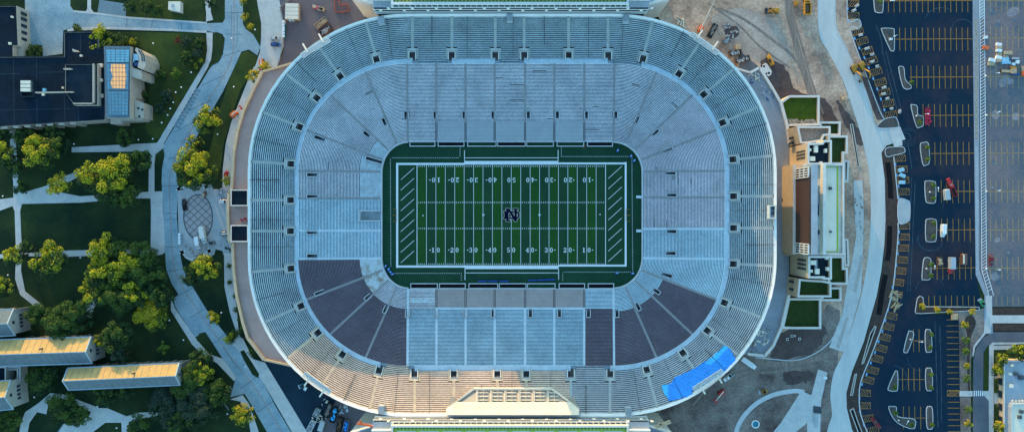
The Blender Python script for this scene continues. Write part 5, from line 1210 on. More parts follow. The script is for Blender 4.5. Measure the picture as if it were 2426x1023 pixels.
TREES = [
 (255, 428, 46, 17, 'sun', 'large yellow-green tree covering the path junction on the left lawn'), (213, 418, 30, 15, 'sun', 'sunlit tree on the left flank of the large yellow-green tree'), (292, 398, 34, 15, 'sun', 'sunlit tree above right of the large yellow-green tree'), (302, 458, 36, 14, 'mid', 'dark green tree below right of the large yellow-green tree'),
 (140, 437, 26, 13, 'gold', 'bright yellow-green tree at the left end of the left lawn clump'), (335, 380, 26, 12, 'mid', 'half shaded tree close to the path junction by the road'), (258, 472, 24, 12, 'mid', 'dark green tree hanging over the top edge of the big empty lawn'),
 (465, 403, 47, 14, 'sun', 'broad round yellow-green tree directly above the oval plaza'), (494, 284, 34, 13, 'sun', 'rounded sunlit tree, highest of three on the verge above the oval plaza'), (463, 340, 20, 10, 'sun', 'small tree between the two round trees on the verge right of the road'),
 (100, 362, 40, 14, 'sun', 'wide tree standing on the lawn under the black roofed building'), (138, 345, 26, 11, 'dark', 'dark tree touching the right side of the wide tree under the black roofed building'), (14, 368, 27, 13, 'sun', 'sunlit tree cut by the left edge above the path crossing'), (38, 402, 22, 10, 'dark', 'small dark tree left of the vertical path on the left lawn'), (52, 444, 18, 8, 'dark', 'dark low tree at the crossing of the lawn paths'),
 (246, 592, 34, 12.5, 'sun', 'sunlit tree at the top of the big clump below the empty lawn'), (286, 590, 22, 12.5, 'mid', 'small dark tree at the top right of the big clump below the empty lawn'), (345, 600, 32, 12.5, 'mid', 'green tree at the upper right corner of the big clump beside the road'), (242, 650, 40, 12.5, 'sun', 'tall sunlit tree on the left side of the big clump'),
 (300, 640, 42, 12.5, 'sun', 'broad tree in the middle of the big clump'), (350, 655, 40, 12.5, 'mid', 'dark green tree on the right side of the big clump by the road'), (226, 692, 34, 12.5, 'sun', 'sunlit tree at the lower left of the big clump'), (285, 705, 40, 12.5, 'mid', 'shaded tree low in the middle of the big clump'), (362, 740, 40, 8.5, 'gold', 'round golden tree at the bottom of the big clump'), (320, 700, 30, 12.5, 'sun', 'tree above left of the round golden tree'), (385, 700, 26, 12.5, 'dark', 'dark tree above right of the round golden tree'),
 (122, 618, 40, 12.5, 'sun', 'wide sunlit tree over the lower lawn path'), (36, 606, 26, 12, 'sun', 'sunlit tree left of the vertical path on the lower lawn'), (68, 590, 18, 9, 'dark', 'dark tree between the two sunlit trees on the lower lawn path'), (6, 680, 26, 12, 'sun', 'sunlit tree cut by the left edge below the lower lawn path'),
 (490, 636, 34, 11, 'sun', 'tree with a yellow crown just below the oval plaza'), (455, 655, 24, 9, 'dark', 'dark tree left of the yellow crowned tree below the oval plaza'), (508, 752, 18, 8, 'gold', 'thin yellow tree on the verge beside the lower road'), (545, 803, 12, 6, 'sun', 'tiny tree at the lower tip of the road verge'),
 (148, 760, 44, 14, 'mid', 'mottled green tree at the gable of the upper left hall'), (95, 745, 30, 11, 'mid', 'smaller tree hiding the gable window of the upper left hall'), (186, 748, 34, 13, 'mid', 'green tree right of the mottled tree near the upper left hall'), (240, 806, 17, 12, 'gold', 'yellow tree beside the gable of the long sunlit hall'), (278, 800, 34, 15, 'dark', 'dark spreading tree between the two sunlit halls'), (288, 842, 20, 12, 'teal', 'grey-green bushy tree above the free standing hall'),
 (455, 905, 44, 11, 'mid', 'large tree at the right gable of the free standing hall'), (478, 880, 30, 11, 'sun', 'sunlit tree top beside the lower footpath'), (402, 958, 46, 8.5, 'teal', 'wide grey-green tree below the right end of the free standing hall'), (470, 958, 46, 11, 'teal', 'wide dark tree at the bottom between hall and road'), (516, 930, 34, 11, 'mid', 'dark tree next to the paved corner at the lower road'), (430, 1000, 34, 11, 'dark', 'dark tree at the bottom edge below the wide grey-green tree'), (578, 981, 26, 10, 'gold', 'round golden tree beside the road at the bottom'),
 (480, 850, 26, 11, 'dark', 'dark tree above the large tree at the right gable'), (100, 895, 36, 8.5, 'dark', 'dark tree between the halls at the lower left'), (150, 965, 36, 8.5, 'mid', 'low green tree in the path loop at the lower left'), (186, 985, 26, 8, 'mid', 'small green tree on the right of the path loop'), (22, 1002, 30, 8.5, 'mid', 'green tree in the lower left corner'), (330, 1006, 30, 8.5, 'dark', 'dark tree at the bottom edge under the asphalt path'), (250, 930, 30, 8.5, 'dark', 'dark tree under the free standing hall'), (300, 925, 24, 8.5, 'dark', 'second dark tree under the free standing hall, to the right'),
 (242, 97, 30, 10, 'sun', 'tree with a sunlit left side leaning over the black roof'), (276, 102, 22, 9, 'dark', 'dark tree right of the tree leaning over the black roof'), (80, 123, 18, 6, 'mid', 'green bush tree in the corner of the service court'), (185, 70, 14, 5, 'mid', 'bush at the entrance of the service court'), (300, 326, 22, 9, 'mid', 'dark green tree right of the glass hall foot'), (130, 322, 26, 10, 'dark', 'dark tree against the lower wall of the black roofed building'), (58, 325, 26, 9, 'dark', 'dark tree at the lower left wall of the black roofed building'), (12, 322, 20, 9, 'dark', 'dark tree at the left edge under the black roofed building'),
 (604, 180, 17, 9, 'gold', 'yellow-green tree at the upper tip of the north terrace wall'), (630, 164, 15, 9, 'gold', 'yellow-green tree by the orange lift at the terrace tip'), (542, 430, 14, 7, 'gold', 'golden tree tucked beside the upper dark terrace pavilion'),
 (500, 4, 14, 6, 'dark', 'dark tree at the top edge by the junction'), (350, 16, 17, 5, 'mid', 'low green tree left of the white kiosk'), (310, 16, 15, 5, 'dark', 'dark low tree beside the marked parking bay'), (374, 26, 12, 4, 'mid', 'small green tree between parking bay and kiosk'),
 (2412, 832, 22, 9, 'sun', 'leafy tree at the corner of the white roofed office'), (2372, 850, 16, 6, 'sun', 'yellow-green tree beside the walk left of the office'), (2362, 876, 12, 5, 'sun', 'small tree by the lawn left of the office wall'), (2365, 1010, 14, 5, 'gold', 'golden tree at the bottom edge left of the office'),
]
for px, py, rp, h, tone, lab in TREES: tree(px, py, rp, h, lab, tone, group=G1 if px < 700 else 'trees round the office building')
for px, py, rp, h, tone, lab in ((440, 101, 14, 3.5, 'teal', 'grey-green shrub beside the red flowering bush'), (472, 104, 14, 3.5, 'dark', 'dark shrub at the right end of the shrub bed near the drive'), (442, 140, 18, 4, 'mid', 'large green shrub in the middle of the bed above the road bend'), (470, 128, 12, 3, 'teal', 'grey-green shrub close to the footpath bend'), (416, 175, 12, 3, 'lime', 'light green shrub right of the glass hall'), (380, 178, 15, 3.5, 'mid', 'green shrub below the curved stone tower'), (398, 230, 18, 4.5, 'teal', 'round blue-green shrub, upper of two on the lawn right of the glass hall'), (379, 258, 15, 4, 'teal', 'round blue-green shrub, lower of two on the lawn right of the glass hall'), (354, 165, 11, 3, 'sun', 'yellowish shrub against the curved stone tower'), (342, 228, 11, 3, 'mid', 'small shrub at the wall of the stone block'), (300, 102, 12, 3, 'mid', 'green shrub above the glass hall'), (320, 100, 10, 3, 'sun', 'yellow-green shrub above the curved stone tower'), (419, 94, 8, 2.5, 'red', 'red flowering bush on the lawn under the side drive'), (388, 823, 14, 4, 'lime', 'single bright lime shrub on the dark lawn above the hall'), (478, 145, 8, 2.2, 'sun', 'yellow shrub strip by the footpath bend'), (465, 160, 8, 2.2, 'sun', 'yellow shrub at the lower end of the bed by the footpath'), (560, 790, 10, 4, 'mid', 'small shrub beside the walk at the lower road'), (575, 772, 8, 4, 'mid', 'small shrub against the north terrace wall, upper of two'), (598, 835, 10, 4, 'dark', 'small shrub against the north terrace wall, lower of two')): shrub(px, py, rp, h, lab, tone)
for px, py, lab in ((578, 5, 'round golden tree at the top of the strip left of the concrete drive'), (581, 40, 'round golden tree in the middle of the strip left of the concrete drive'), (593, 65, 'round golden tree at the foot of the strip left of the concrete drive')): tree(px, py, 9, 4, lab, 'gold', group='round trees left of the concrete drive')
for k, (px, py) in enumerate(((545, 630), (545, 668), (558, 700), (560, 733), (568, 755))): tree(px, py, 6, 3.5, ['first', 'second', 'third', 'fourth', 'lowest'][k] + ' small tree from the top along the lower terrace wall', 'mid', name='small_tree', group='small trees along the terrace wall')
strip = [(2283, 768), (2288, 804), (2287, 832), (2291, 865), (2288, 897), (2292, 970), (2293, 1003)]
for k, (px, py) in enumerate(strip): tree(px, py, 8.5, 3.5, 'young yellow-green tree in the planting strip, number %s from the top' % ['one', 'two', 'three', 'four', 'five', 'six', 'seven'][k] if False else 'young yellow-green tree, ' + ['topmost', 'second', 'third', 'fourth', 'fifth', 'sixth', 'last'][k] + ' down the brown planting strip', 'lime' if k % 3 else 'gold', name='young_tree', group='young trees in the planting strip')
for k, (px, py) in enumerate(((2184, 726), (2220, 734), (2249, 736), (2304, 739))): tree(px, py, 7.5, 3.2, 'young yellow-green tree, ' + ['leftmost', 'second', 'third', 'rightmost'][k] + ' in the mulched bed under the stalls', 'gold', name='young_tree', group='young trees in the mulched bed')
for px, py, lab in ((2085, 4, 'sapling in the topmost kerbed island'), (2160, 196, 'bright sapling at the foot of the slanted kerbed island'), (2180, 290, 'faint sapling in the kerbed island beside the crimson trailer'), (2197, 350, 'upper sapling in the island above the red pickup'), (2198, 377, 'lower sapling in the island above the red pickup'), (2211, 439, 'upper sapling in the island left of the red pickup'), (2212, 470, 'lower sapling in the island left of the red pickup'), (2212, 529, 'upper sapling in the island left of the white van'), (2211, 560, 'lower sapling in the island left of the white van'), (2207, 626, 'upper sapling in the island left of the red box truck'), (2206, 652, 'lower sapling in the island left of the red box truck'), (2206, 792, 'upper sapling in the top right lower island'), (2204, 823, 'lower sapling in the top right lower island'), (2205, 888, 'upper sapling in the middle right lower island'), (2206, 916, 'lower sapling in the middle right lower island'), (2120, 916, 'sapling in the middle left wedge island'), (2159, 1005, 'sapling in the bottom left curved island'), (2121, 978, 'upper sapling in the bottom left curved island'), (2207, 1004, 'sapling in the bottom right lower island')):
    tree(px, py, 5, 2.6, lab, 'lime', name='sapling', group='saplings in the kerbed islands', dens=1.4)
for k, (px, y0, y1, lab) in enumerate(((2357, 896, 928, 'upper clipped hedge left of the office'), (2358, 958, 990, 'lower clipped hedge left of the office'))):
    c = P(px, (y0 + y1) / 2); T = thing('hedge', lab, 'hedge', c, 0, 'hedges by the office'); rr = random.Random(k)
    leaf_cloud([(P2(px + rr.uniform(-2, 2), lerp(y0, y1, (i + .5) / 16))[0], P2(px, lerp(y0, y1, (i + .5) / 16))[1], .7, .8, rr.choice((0, 1)), 50) for i in range(16)], TONES['mid'], .2, 'foliage', T)
# ------------------------------------------------------------------ vehicles and movable things
def lofted(mb, secs, mi=0, rnd=.18):
    """body hull: list of (x, half width, z low, z high)"""
    rings = []
    for x, w, a, b in secs:
        c = min(rnd, w * .4, (b - a) * .4)
        rings.append([(x, -w, a), (x, w, a), (x, w, b - c), (x, w - c, b), (x, -w + c, b), (x, -w, b - c)])
    mb.loft(rings, mi)
def wheels(T, xs, w, r=.34, t=.24):
    for x in xs:
        for s in (-1, 1):
            m = MB(); m.tube((x, s * (w - t), r), (x, s * w, r), r, n=14); o = m.build('wheel', 'rubber', T, world=False)
            m = MB(); m.tube((x, s * (w - .02), r), (x, s * (w + .012), r), r * .55, n=10); m.build('rim', 'steel', o, world=False)
def lights(T, x, w, z, front=True):
    for s in (-1, 1):
        m = MB(); m.box((x, s * w, z), (.1, .34, .16)); m.build('headlight' if front else 'tail_light', 'lamp_white' if front else 'paint_red', T, world=False)
def vehicle(kind, px, py, ang, color, label, name=None, group=None, L=None, z=.06, cat=None, load=None):
    c = P(px, py); T = thing(name or kind, label, cat or kind.replace('_', ' '), (c.x, c.y, z), R(ang), group); pc = 'paint_' + color
    def part(nm, m, fn):
        mb = MB(); fn(mb); return mb.build(nm, m, T, world=False)
    if kind in ('car', 'suv'):
        L = L or 4.7; w = .93; h = .95 if kind == 'car' else 1.1; top = 1.45 if kind == 'car' else 1.75
        part('body', pc, lambda m: lofted(m, [(-L / 2, .72, .35, h - .12), (-L / 2 + .25, .9, .25, h), (0, w, .22, h + .02), (L / 2 - 1.2, .92, .22, h - .06), (L / 2 - .3, .86, .28, h - .18), (L / 2, .62, .35, h - .3)]))
        part('glasshouse', 'carglass', lambda m: lofted(m, [(-L / 2 + .5, .76, h - .05, h + .05), (-L / 2 + 1.0, .72, h - .05, top - .04), (.35, .70, h - .05, top - .04), (1.15, .78, h - .08, h + .03)], 0, .05))
        part('roof', pc, lambda m: lofted(m, [(-L / 2 + .95, .66, top - .08, top - .03), (-L / 2 + 1.2, .70, top - .08, top + .03), (.1, .69, top - .08, top + .03), (.42, .64, top - .08, top - .03)], 0, .03))
        wheels(T, (-L * .29, L * .3), w); lights(T, L / 2 - .12, .55, .6); lights(T, -L / 2 + .05, .6, .7, False)
    elif kind == 'pickup':
        L = L or 5.7; w = 1.0
        part('body', pc, lambda m: (lofted(m, [(-.35, .97, .4, 1.15), (.2, w, .35, 1.17), (1.5, .98, .35, 1.12), (L / 2 - .3, .92, .38, 1.05), (L / 2, .78, .45, .92)]), m.box((-L / 4 - .15, 0, .4), (L / 2 - .4, 1.9, .35)), m.box((-L / 4 - .15, .9, .4), (L / 2 - .4, .14, .75)), m.box((-L / 4 - .15, -.9, .4), (L / 2 - .4, .14, .75)), m.box((-L / 2 + .08, 0, .4), (.12, 1.9, .72))))
        part('bed_liner', 'rubber', lambda m: m.box((-L / 4 - .15, 0, .755), (L / 2 - .55, 1.62, .02)))
        part('glasshouse', 'carglass', lambda m: lofted(m, [(-.35, .78, 1.1, 1.2), (-.2, .76, 1.1, 1.72), (1.0, .74, 1.1, 1.72), (1.6, .80, 1.05, 1.15)], 0, .05))
        part('roof', pc, lambda m: lofted(m, [(-.2, .70, 1.7, 1.76), (0, .74, 1.7, 1.82), (.9, .73, 1.7, 1.82), (1.1, .68, 1.7, 1.76)], 0, .03))
        wheels(T, (-L * .3, L * .31), w, .4); lights(T, L / 2 - .1, .6, .75)
        if load: part('load', load, lambda m: [m.box((-L / 4 + rr.uniform(-.8, .5), rr.uniform(-.4, .4), .78), (rr.uniform(.5, 1.2), .5, rr.uniform(.3, .7)), rr.uniform(0, 3)) for _ in range(5)])
    elif kind == 'van':
        L = L or 6.0
        part('body', pc, lambda m: lofted(m, [(-L / 2, .95, .35, 2.3), (-L / 2 + .2, 1.02, .3, 2.5), (L / 2 - 1.9, 1.02, .3, 2.5), (L / 2 - 1.35, .98, .3, 2.15), (L / 2 - .85, .96, .32, 1.35), (L / 2 - .15, .86, .36, 1.05), (L / 2, .7, .42, .9)]))
        part('windscreen', 'carglass', lambda m: m.face([(L / 2 - 1.86, -.86, 2.46), (L / 2 - .80, -.84, 1.39), (L / 2 - .80, .84, 1.39), (L / 2 - 1.86, .86, 2.46)]))
        for s in (-1, 1): part('side_window', 'carglass', lambda m: m.box((L / 2 - 2.1, s * 1.0, 1.5), (1.0, .07, .65)))
        wheels(T, (-L * .28, L * .3), 1.0, .38); lights(T, L / 2 - .1, .6, .7)
    elif kind in ('box_truck', 'truck'):
        L = L or 7.5; bl = L - 2.3
        part('cargo_box', load or pc, lambda m: (lofted(m, [(-L / 2, 1.2, .8, 3.2), (-L / 2 + bl, 1.2, .8, 3.2)], 0, .06), [m.box((-L / 2 + bl * (k + .5) / 7, 0, 3.2), (.08, 2.3, .03)) for k in range(7)]))
        part('cab', pc, lambda m: lofted(m, [(-L / 2 + bl + .1, 1.02, .5, 2.2), (L / 2 - 1.2, 1.02, .5, 2.25), (L / 2 - .85, 1.0, .5, 1.45), (L / 2 - .1, .92, .5, 1.25), (L / 2, .8, .55, 1.05)]))
        part('windscreen', 'carglass', lambda m: m.face([(L / 2 - 1.16, -.85, 2.2), (L / 2 - .83, -.85, 1.5), (L / 2 - .83, .85, 1.5), (L / 2 - 1.16, .85, 2.2)]))
        part('chassis', 'rubber', lambda m: m.box((-.2, 0, .4), (L - .6, 1.0, .4)))
        wheels(T, (-L * .3, L * .34), 1.12, .45); lights(T, L / 2 - .05, .7, .8)
    elif kind == 'trailer':
        L = L or 6.0
        part('cargo_box', pc, lambda m: (lofted(m, [(-L / 2, 1.15, .6, 2.6), (L / 2 - .5, 1.15, .6, 2.6), (L / 2, .8, .7, 2.4)], 0, .1), [m.box((-L / 2 + .4 + (L - 1.2) * k / 6, 0, 2.6), (.06, 2.1, .03)) for k in range(7)]))
        part('drawbar', 'steel_dark', lambda m: m.bar((L / 2, 0, .6), (L / 2 + 1.2, 0, .5), .2, .15)); wheels(T, (-.4, .45), 1.12, .36)
        if load: part('roof_band', load, lambda m: m.box((0, .62, 2.61), (L - .9, .7, .06)))
    elif kind == 'flatbed_trailer':
        L = L or 6.0
        part('deck', pc, lambda m: (m.box((0, 0, .65), (L, 2.3, .18)), m.box((0, 1.15, .65), (L, .1, .5)), m.box((0, -1.15, .65), (L, .1, .5)), m.box((L / 2, 0, .65), (.12, 2.3, .7))))
        part('load', load or 'debris', lambda m: [m.box((rr.uniform(-L / 2 + .7, L / 2 - .7), rr.uniform(-.7, .7), .83), (rr.uniform(.5, 1.8), rr.uniform(.4, 1.0), rr.uniform(.2, .9)), rr.uniform(0, 3)) for _ in range(12)])
        part('drawbar', 'steel_dark', lambda m: m.bar((L / 2, 0, .7), (L / 2 + 1.3, 0, .5), .2, .15)); wheels(T, (-.5, .5), 1.2, .36)
    elif kind == 'cart':
        part('body', pc, lambda m: lofted(m, [(-1.5, .7, .3, .8), (-1.2, .75, .25, .85), (.9, .75, .25, .8), (1.4, .6, .3, .6)]))
        part('roof', load or 'paint_tan', lambda m: lofted(m, [(-1.3, .68, 1.8, 1.9), (.5, .68, 1.8, 1.9)], 0, .04))
        part('post', 'steel_dark', lambda m: [m.tube((x, y, .8), (x, y, 1.82), .05) for x in (-1.2, .4) for y in (-.6, .6)]); wheels(T, (-.9, .9), .75, .27, .18)
    elif kind == 'dumpster':
        L = L or 6.5; w = 1.25
        part('bin', pc, lambda m: (m.walls([(-L / 2, -w), (L / 2, -w), (L / 2, w), (-L / 2, w)], 0, 1.7), m.ringflat([(-L / 2, -w), (L / 2, -w), (L / 2, w), (-L / 2, w)], [(-L / 2 + .15, -w + .15), (L / 2 - .15, -w + .15), (L / 2 - .15, w - .15), (-L / 2 + .15, w - .15)], 1.7), m.walls([(-L / 2 + .15, -w + .15), (L / 2 - .15, -w + .15), (L / 2 - .15, w - .15), (-L / 2 + .15, w - .15)], .2, 1.7), m.flat([(-L / 2 + .15, -w + .15), (L / 2 - .15, -w + .15), (L / 2 - .15, w - .15), (-L / 2 + .15, w - .15)], .6), [m.box((x, s * (w + .06), .1), (.14, .12, 1.5)) for x in np.linspace(-L / 2 + .5, L / 2 - .5, 6) for s in (-1, 1)]))
        part('rubble', load or 'debris', lambda m: [m.box((rr.uniform(-L / 2 + .8, L / 2 - .8), rr.uniform(-.7, .7), .61 + rr.uniform(0, .35)), (rr.uniform(.4, 1.7), rr.uniform(.25, .8), rr.uniform(.3, .8)), rr.uniform(0, 3)) for _ in range(26)])
    elif kind == 'portable_toilet':
        part('cabin', pc, lambda m: (m.box((0, 0, 0), (1.15, 1.15, 2.1)), m.box((.6, 0, .1), (.05, .9, 1.8))))
        part('roof', load or 'paint_vwhite', lambda m: lofted(m, [(-.6, .5, 2.1, 2.2), (-.4, .62, 2.1, 2.3), (.4, .62, 2.1, 2.3), (.6, .5, 2.1, 2.2)], 0, .1))
        part('vent_pipe', 'steel', lambda m: m.tube((-.4, .4, 2.1), (-.4, .4, 2.6), .06))
    elif kind == 'boom_lift':
        part('chassis', pc, lambda m: (lofted(m, [(-1.8, .9, .4, .95), (1.8, .9, .4, .95)], 0, .1),))
        part('turret', pc, lambda m: lofted(m, [(-1.9, .8, 1.0, 1.9), (-1.2, 1.05, 1.0, 2.0), (1.0, 1.05, 1.0, 1.9), (1.4, .7, 1.0, 1.5)], 0, .15))
        wheels(T, (-1.2, 1.2), 1.2, .5, .36)
        bl, bz, ba = load or (6, 2.2, 0); ca, sa = math.cos(R(ba)), math.sin(R(ba)); e = (bl * ca, bl * sa, bz)
        part('boom', 'roof_cream', lambda m: (m.bar((-1.2 * ca, -1.2 * sa, 2.1), (bl * .55 * ca, bl * .55 * sa, lerp(2.1, bz, .55)), .5, .5), m.bar((bl * .5 * ca, bl * .5 * sa, lerp(2.1, bz, .5) - .05), e, .34, .34)))
        part('basket', 'paint_red', lambda m: (m.box((e[0], e[1], bz - .6), (1.0, 2.3, .12), R(ba)), [m.bar((e[0] + (-.5 if k < 1 else .5) * ca - 1.1 * sa, e[1] + (-.5 if k < 1 else .5) * sa + 1.1 * ca, bz + .5), (e[0] + (-.5 if k < 1 else .5) * ca + 1.1 * sa, e[1] + (-.5 if k < 1 else .5) * sa - 1.1 * ca, bz + .5), .1, .1) for k in (0, 1)]))
    elif kind == 'wheel_loader':
        part('body', pc, lambda m: (lofted(m, [(-2.6, 1.0, .9, 2.0), (-2.2, 1.15, .8, 2.2), (-.4, 1.15, .8, 2.2), (-.2, .8, .8, 1.9)], 0, .15), lofted(m, [(-.2, .8, .7, 1.5), (1.6, .75, .7, 1.4)], 0, .1)))
        part('cab', 'carglass', lambda m: lofted(m, [(-.6, .75, 2.0, 3.1), (.5, .7, 1.5, 3.1)], 0, .08)); part('cab_roof', pc, lambda m: lofted(m, [(-.8, .8, 3.1, 3.22), (.6, .8, 3.1, 3.22)], 0, .04))
        part('lift_arm', pc, lambda m: [m.bar((.6, s * .6, 1.5), (2.8, s * .6, .9), .25, .3) for s in (-1, 1)])
        part('bucket', 'steel_dark', lambda m: (m.box((3.3, 0, .15), (1.1, 2.7, .12)), m.box((2.8, 0, .15), (.12, 2.7, 1.0)), m.box((3.3, 1.33, .15), (1.1, .08, .8)), m.box((3.3, -1.33, .15), (1.1, .08, .8)))); wheels(T, (-1.6, 1.4), 1.3, .75, .5)
    elif kind == 'excavator':
        for s in (-1, 1): part('track', 'rubber', lambda m: lofted(m, [(-2.0, .28, .3, .6), (-1.6, .3, 0, .9), (1.6, .3, 0, .9), (2.0, .28, .3, .6)], 0, .1) if False else m.prism([(-2.0, s * 1.1 - .3), (2.0, s * 1.1 - .3), (2.0, s * 1.1 + .3), (-2.0, s * 1.1 + .3)], 0, .85))
        part('house', pc, lambda m: lofted(m, [(-2.2, .9, .9, 2.0), (-1.7, 1.35, .9, 2.3), (.9, 1.35, .9, 2.0), (1.3, 1.2, .9, 1.6)], 0, .2))
        part('cab', 'carglass', lambda m: m.box((.7, .75, 1.4), (1.5, 1.0, 1.5))); part('counterweight', pc, lambda m: m.box((-2.0, 0, 1.0), (.8, 2.4, 1.3)))
        part('boom', pc, lambda m: (m.bar((1.0, -.2, 2.0), (3.4, -.2, 3.9), .6, .6), m.bar((3.3, -.2, 3.9), (5.4, -.2, 2.8), .55, .5))); part('stick', pc, lambda m: m.bar((5.3, -.2, 3.0), (6.4, -.2, .9), .45, .45)); part('bucket', 'steel_dark', lambda m: m.box((6.2, -.2, .1), (1.1, 1.2, .9)))
    elif kind == 'dump_truck':
        part('bed', pc, lambda m: (m.walls([(-4.2, -1.6), (1.6, -1.6), (1.6, 1.6), (-4.2, 1.6)], 1.4, 3.0), m.ringflat([(-4.2, -1.6), (1.6, -1.6), (1.6, 1.6), (-4.2, 1.6)], [(-3.9, -1.25), (1.1, -1.25), (1.1, 1.25), (-3.9, 1.25)], 3.0), m.walls([(-3.9, -1.25), (1.1, -1.25), (1.1, 1.25), (-3.9, 1.25)], 1.6, 3.0), m.flat([(-3.9, -1.25), (1.1, -1.25), (1.1, 1.25), (-3.9, 1.25)], 1.7)))
        part('load', 'load_soil', lambda m: [m.dome((x, y, 1.7), 1.25, rr.uniform(.7, 1.1), n=9, k=3) for x in (-2.6, -1.4, -.1) for y in (-.1, .1)])
        part('cab', pc, lambda m: (lofted(m, [(2.0, 1.3, 1.2, 2.2), (4.4, 1.2, 1.0, 2.1), (5.0, .9, 1.1, 1.8)], 0, .15), m.box((2.8, .2, 2.2), (1.3, 1.7, 1.0)))); part('window', 'carglass', lambda m: m.box((3.0, .2, 2.3), (1.2, 1.75, .7))); wheels(T, (-2.6, -.9, 3.6), 1.55, .8, .55)
    elif kind == 'roller':
        part('body', pc, lambda m: lofted(m, [(-1.7, .7, .6, 1.3), (-1.2, .8, .5, 1.5), (.6, .8, .5, 1.5)], 0, .12)); part('canopy', load or pc, lambda m: (lofted(m, [(-.6, .75, 2.3, 2.4), (.7, .75, 2.3, 2.4)], 0, .04), [m.tube((x, y, 1.3), (x, y, 2.32), .05) for x in (-.5, .6) for y in (-.65, .65)]))
        part('drum', 'steel', lambda m: m.tube((1.5, -.85, .65), (1.5, .85, .65), .65, n=16)); part('drum_yoke', pc, lambda m: [m.bar((.5, s * .95, .9), (1.6, s * .95, .8), .14, .25) for s in (-1, 1)]); wheels(T, (-1.0,), .9, .6, .4)
    elif kind == 'telehandler':
        part('body', pc, lambda m: lofted(m, [(-2.8, .8, .6, 1.6), (-2.2, 1.0, .55, 1.7), (2.0, 1.0, .55, 1.4), (2.4, .8, .6, 1.2)], 0, .14)); part('cab', 'carglass', lambda m: m.box((-.2, .65, 1.3), (1.5, .8, 1.2)))
        part('boom', pc, lambda m: (m.bar((-2.6, -.25, 2.3), (2.2, -.25, 1.6), .5, .5), m.bar((2.0, -.25, 1.6), (3.6, -.25, 1.1), .35, .35))); part('forks', 'steel_dark', lambda m: (m.box((3.7, -.25, .2), (.12, 1.3, 1.0)), m.box((4.2, .1, .2), (1.0, .14, .08)), m.box((4.2, -.6, .2), (1.0, .14, .08)))); wheels(T, (-1.7, 1.7), 1.15, .62, .42)
    elif kind == 'skid_loader':
        part('body', pc, lambda m: lofted(m, [(-1.5, .7, .4, 1.4), (-1.2, .8, .35, 1.5), (.9, .8, .35, 1.1)], 0, .1)); part('cab', 'rubber', lambda m: m.box((-.1, 0, 1.2), (1.2, 1.0, .95))); part('lift_arm', pc, lambda m: [m.bar((-1.2, s * .85, 1.6), (1.5, s * .85, .9), .2, .22) for s in (-1, 1)])
        part('bucket', 'steel', lambda m: (m.box((1.9, 0, .1), (.8, 2.0, .1)), m.box((1.5, 0, .1), (.1, 2.0, .7)))); wheels(T, (-.7, .7), 1.0, .45, .3)
    return T
V = vehicle
# -- plaza
V('pickup', 439, 485, 98, 'black', 'black pickup truck parked on the left rim of the oval paving', z=.12)
V('cart', 486, 461, 72, 'brown', 'small tan roofed cart at the top edge of the oval paving', name='utility_cart', cat='cart', z=.14)
V('car', 531, 478, 0, 'vwhite', 'small white car with dark windows against the terrace wall', L=3.6, z=.12)
V('van', 471, 575, -82, 'vwhite', 'white van parked on the lower rim of the oval paving', z=.15)
V('box_truck', 485, 556, -82, 'vwhite', 'white box truck standing on the oval paving beside the van', load='ivory', L=8.2, z=.15)
V('boom_lift', 534, 554, 2, 'grey', 'grey lift loaded with timber beside the lower terrace pavilion', load=(4, 2.4, 4), z=.12, cat='lift')
V('cart', 505, 575, 10, 'grey', 'small dark cart right of the white box truck', name='utility_cart', cat='cart', load='paint_black', z=.12)
for k, y in enumerate((555, 562, 569, 575)):
    V('portable_toilet', 430, y, 0, 'cyan', ('top', 'second', 'third', 'bottom')[k] + ' pale blue portable toilet of the four by the road at the plaza', group='portable toilets at the plaza', z=.12)
pal = [(441, 582, 35), (450, 588, 50), (456, 595, 50), (463, 603, 10), (470, 602, 10), (478, 598, -40), (487, 586, -55)]
for k, (x, y, a) in enumerate(pal):
    c = P(x, y); T = thing('material_pallet', ['first', 'second', 'third', 'fourth', 'fifth', 'sixth', 'last'][k] + ' pallet, counted from the left, in the curved row below the white van', 'pallet', (c.x, c.y, .11), R(a), 'pallets in the curved row on the plaza')
    m = MB(); [m.box((0, y_, 0), (1.4, .16, .14)) for y_ in (-.5, -.17, .17, .5)]; m.build('pallet_base', 'wood', T, world=False)
    m = MB(); [m.box((rr.uniform(-.4, .4), rr.uniform(-.3, .3), .14 + i * .16), (rr.uniform(.7, 1.1), rr.uniform(.4, .7), .16), rr.uniform(-.3, .3)) for i in range(4)]; m.build('load', 'debris_white', T, world=False)
def umbrella_set(x, y, label):
    c = P(x, y); T = thing('picnic_table', label, 'picnic table', (c.x, c.y, .11), 0, 'white picnic tables at the plaza corners')
    m = MB(); m.disc((0, 0), .8, .75, n=16); m.tube((0, 0, .70), (0, 0, .75), .8, n=16); m.build('table_top', 'ivory', T, world=False)
    for k in range(4):
        a = k * math.pi / 2 + .4; m = MB(); m.box((1.15 * math.cos(a), 1.15 * math.sin(a), .35), (.5, .5, .1), a); m.tube((1.15 * math.cos(a), 1.15 * math.sin(a), 0), (1.15 * math.cos(a), 1.15 * math.sin(a), .36), .06); m.build('seat', 'lamp_white', T, world=False)
    m = MB(); m.tube((0, 0, 0), (0, 0, .72), .09); m.build('post', 'steel', T, world=False)
for x, y, l in ((425, 448, 'round white picnic table at the upper left corner of the plaza'), (490, 443, 'round white picnic table at the upper right corner of the plaza'), (433, 597, 'round white picnic table at the lower left corner of the plaza'), (497, 594, 'round white picnic table at the lower right corner of the plaza')): umbrella_set(x, y, l)
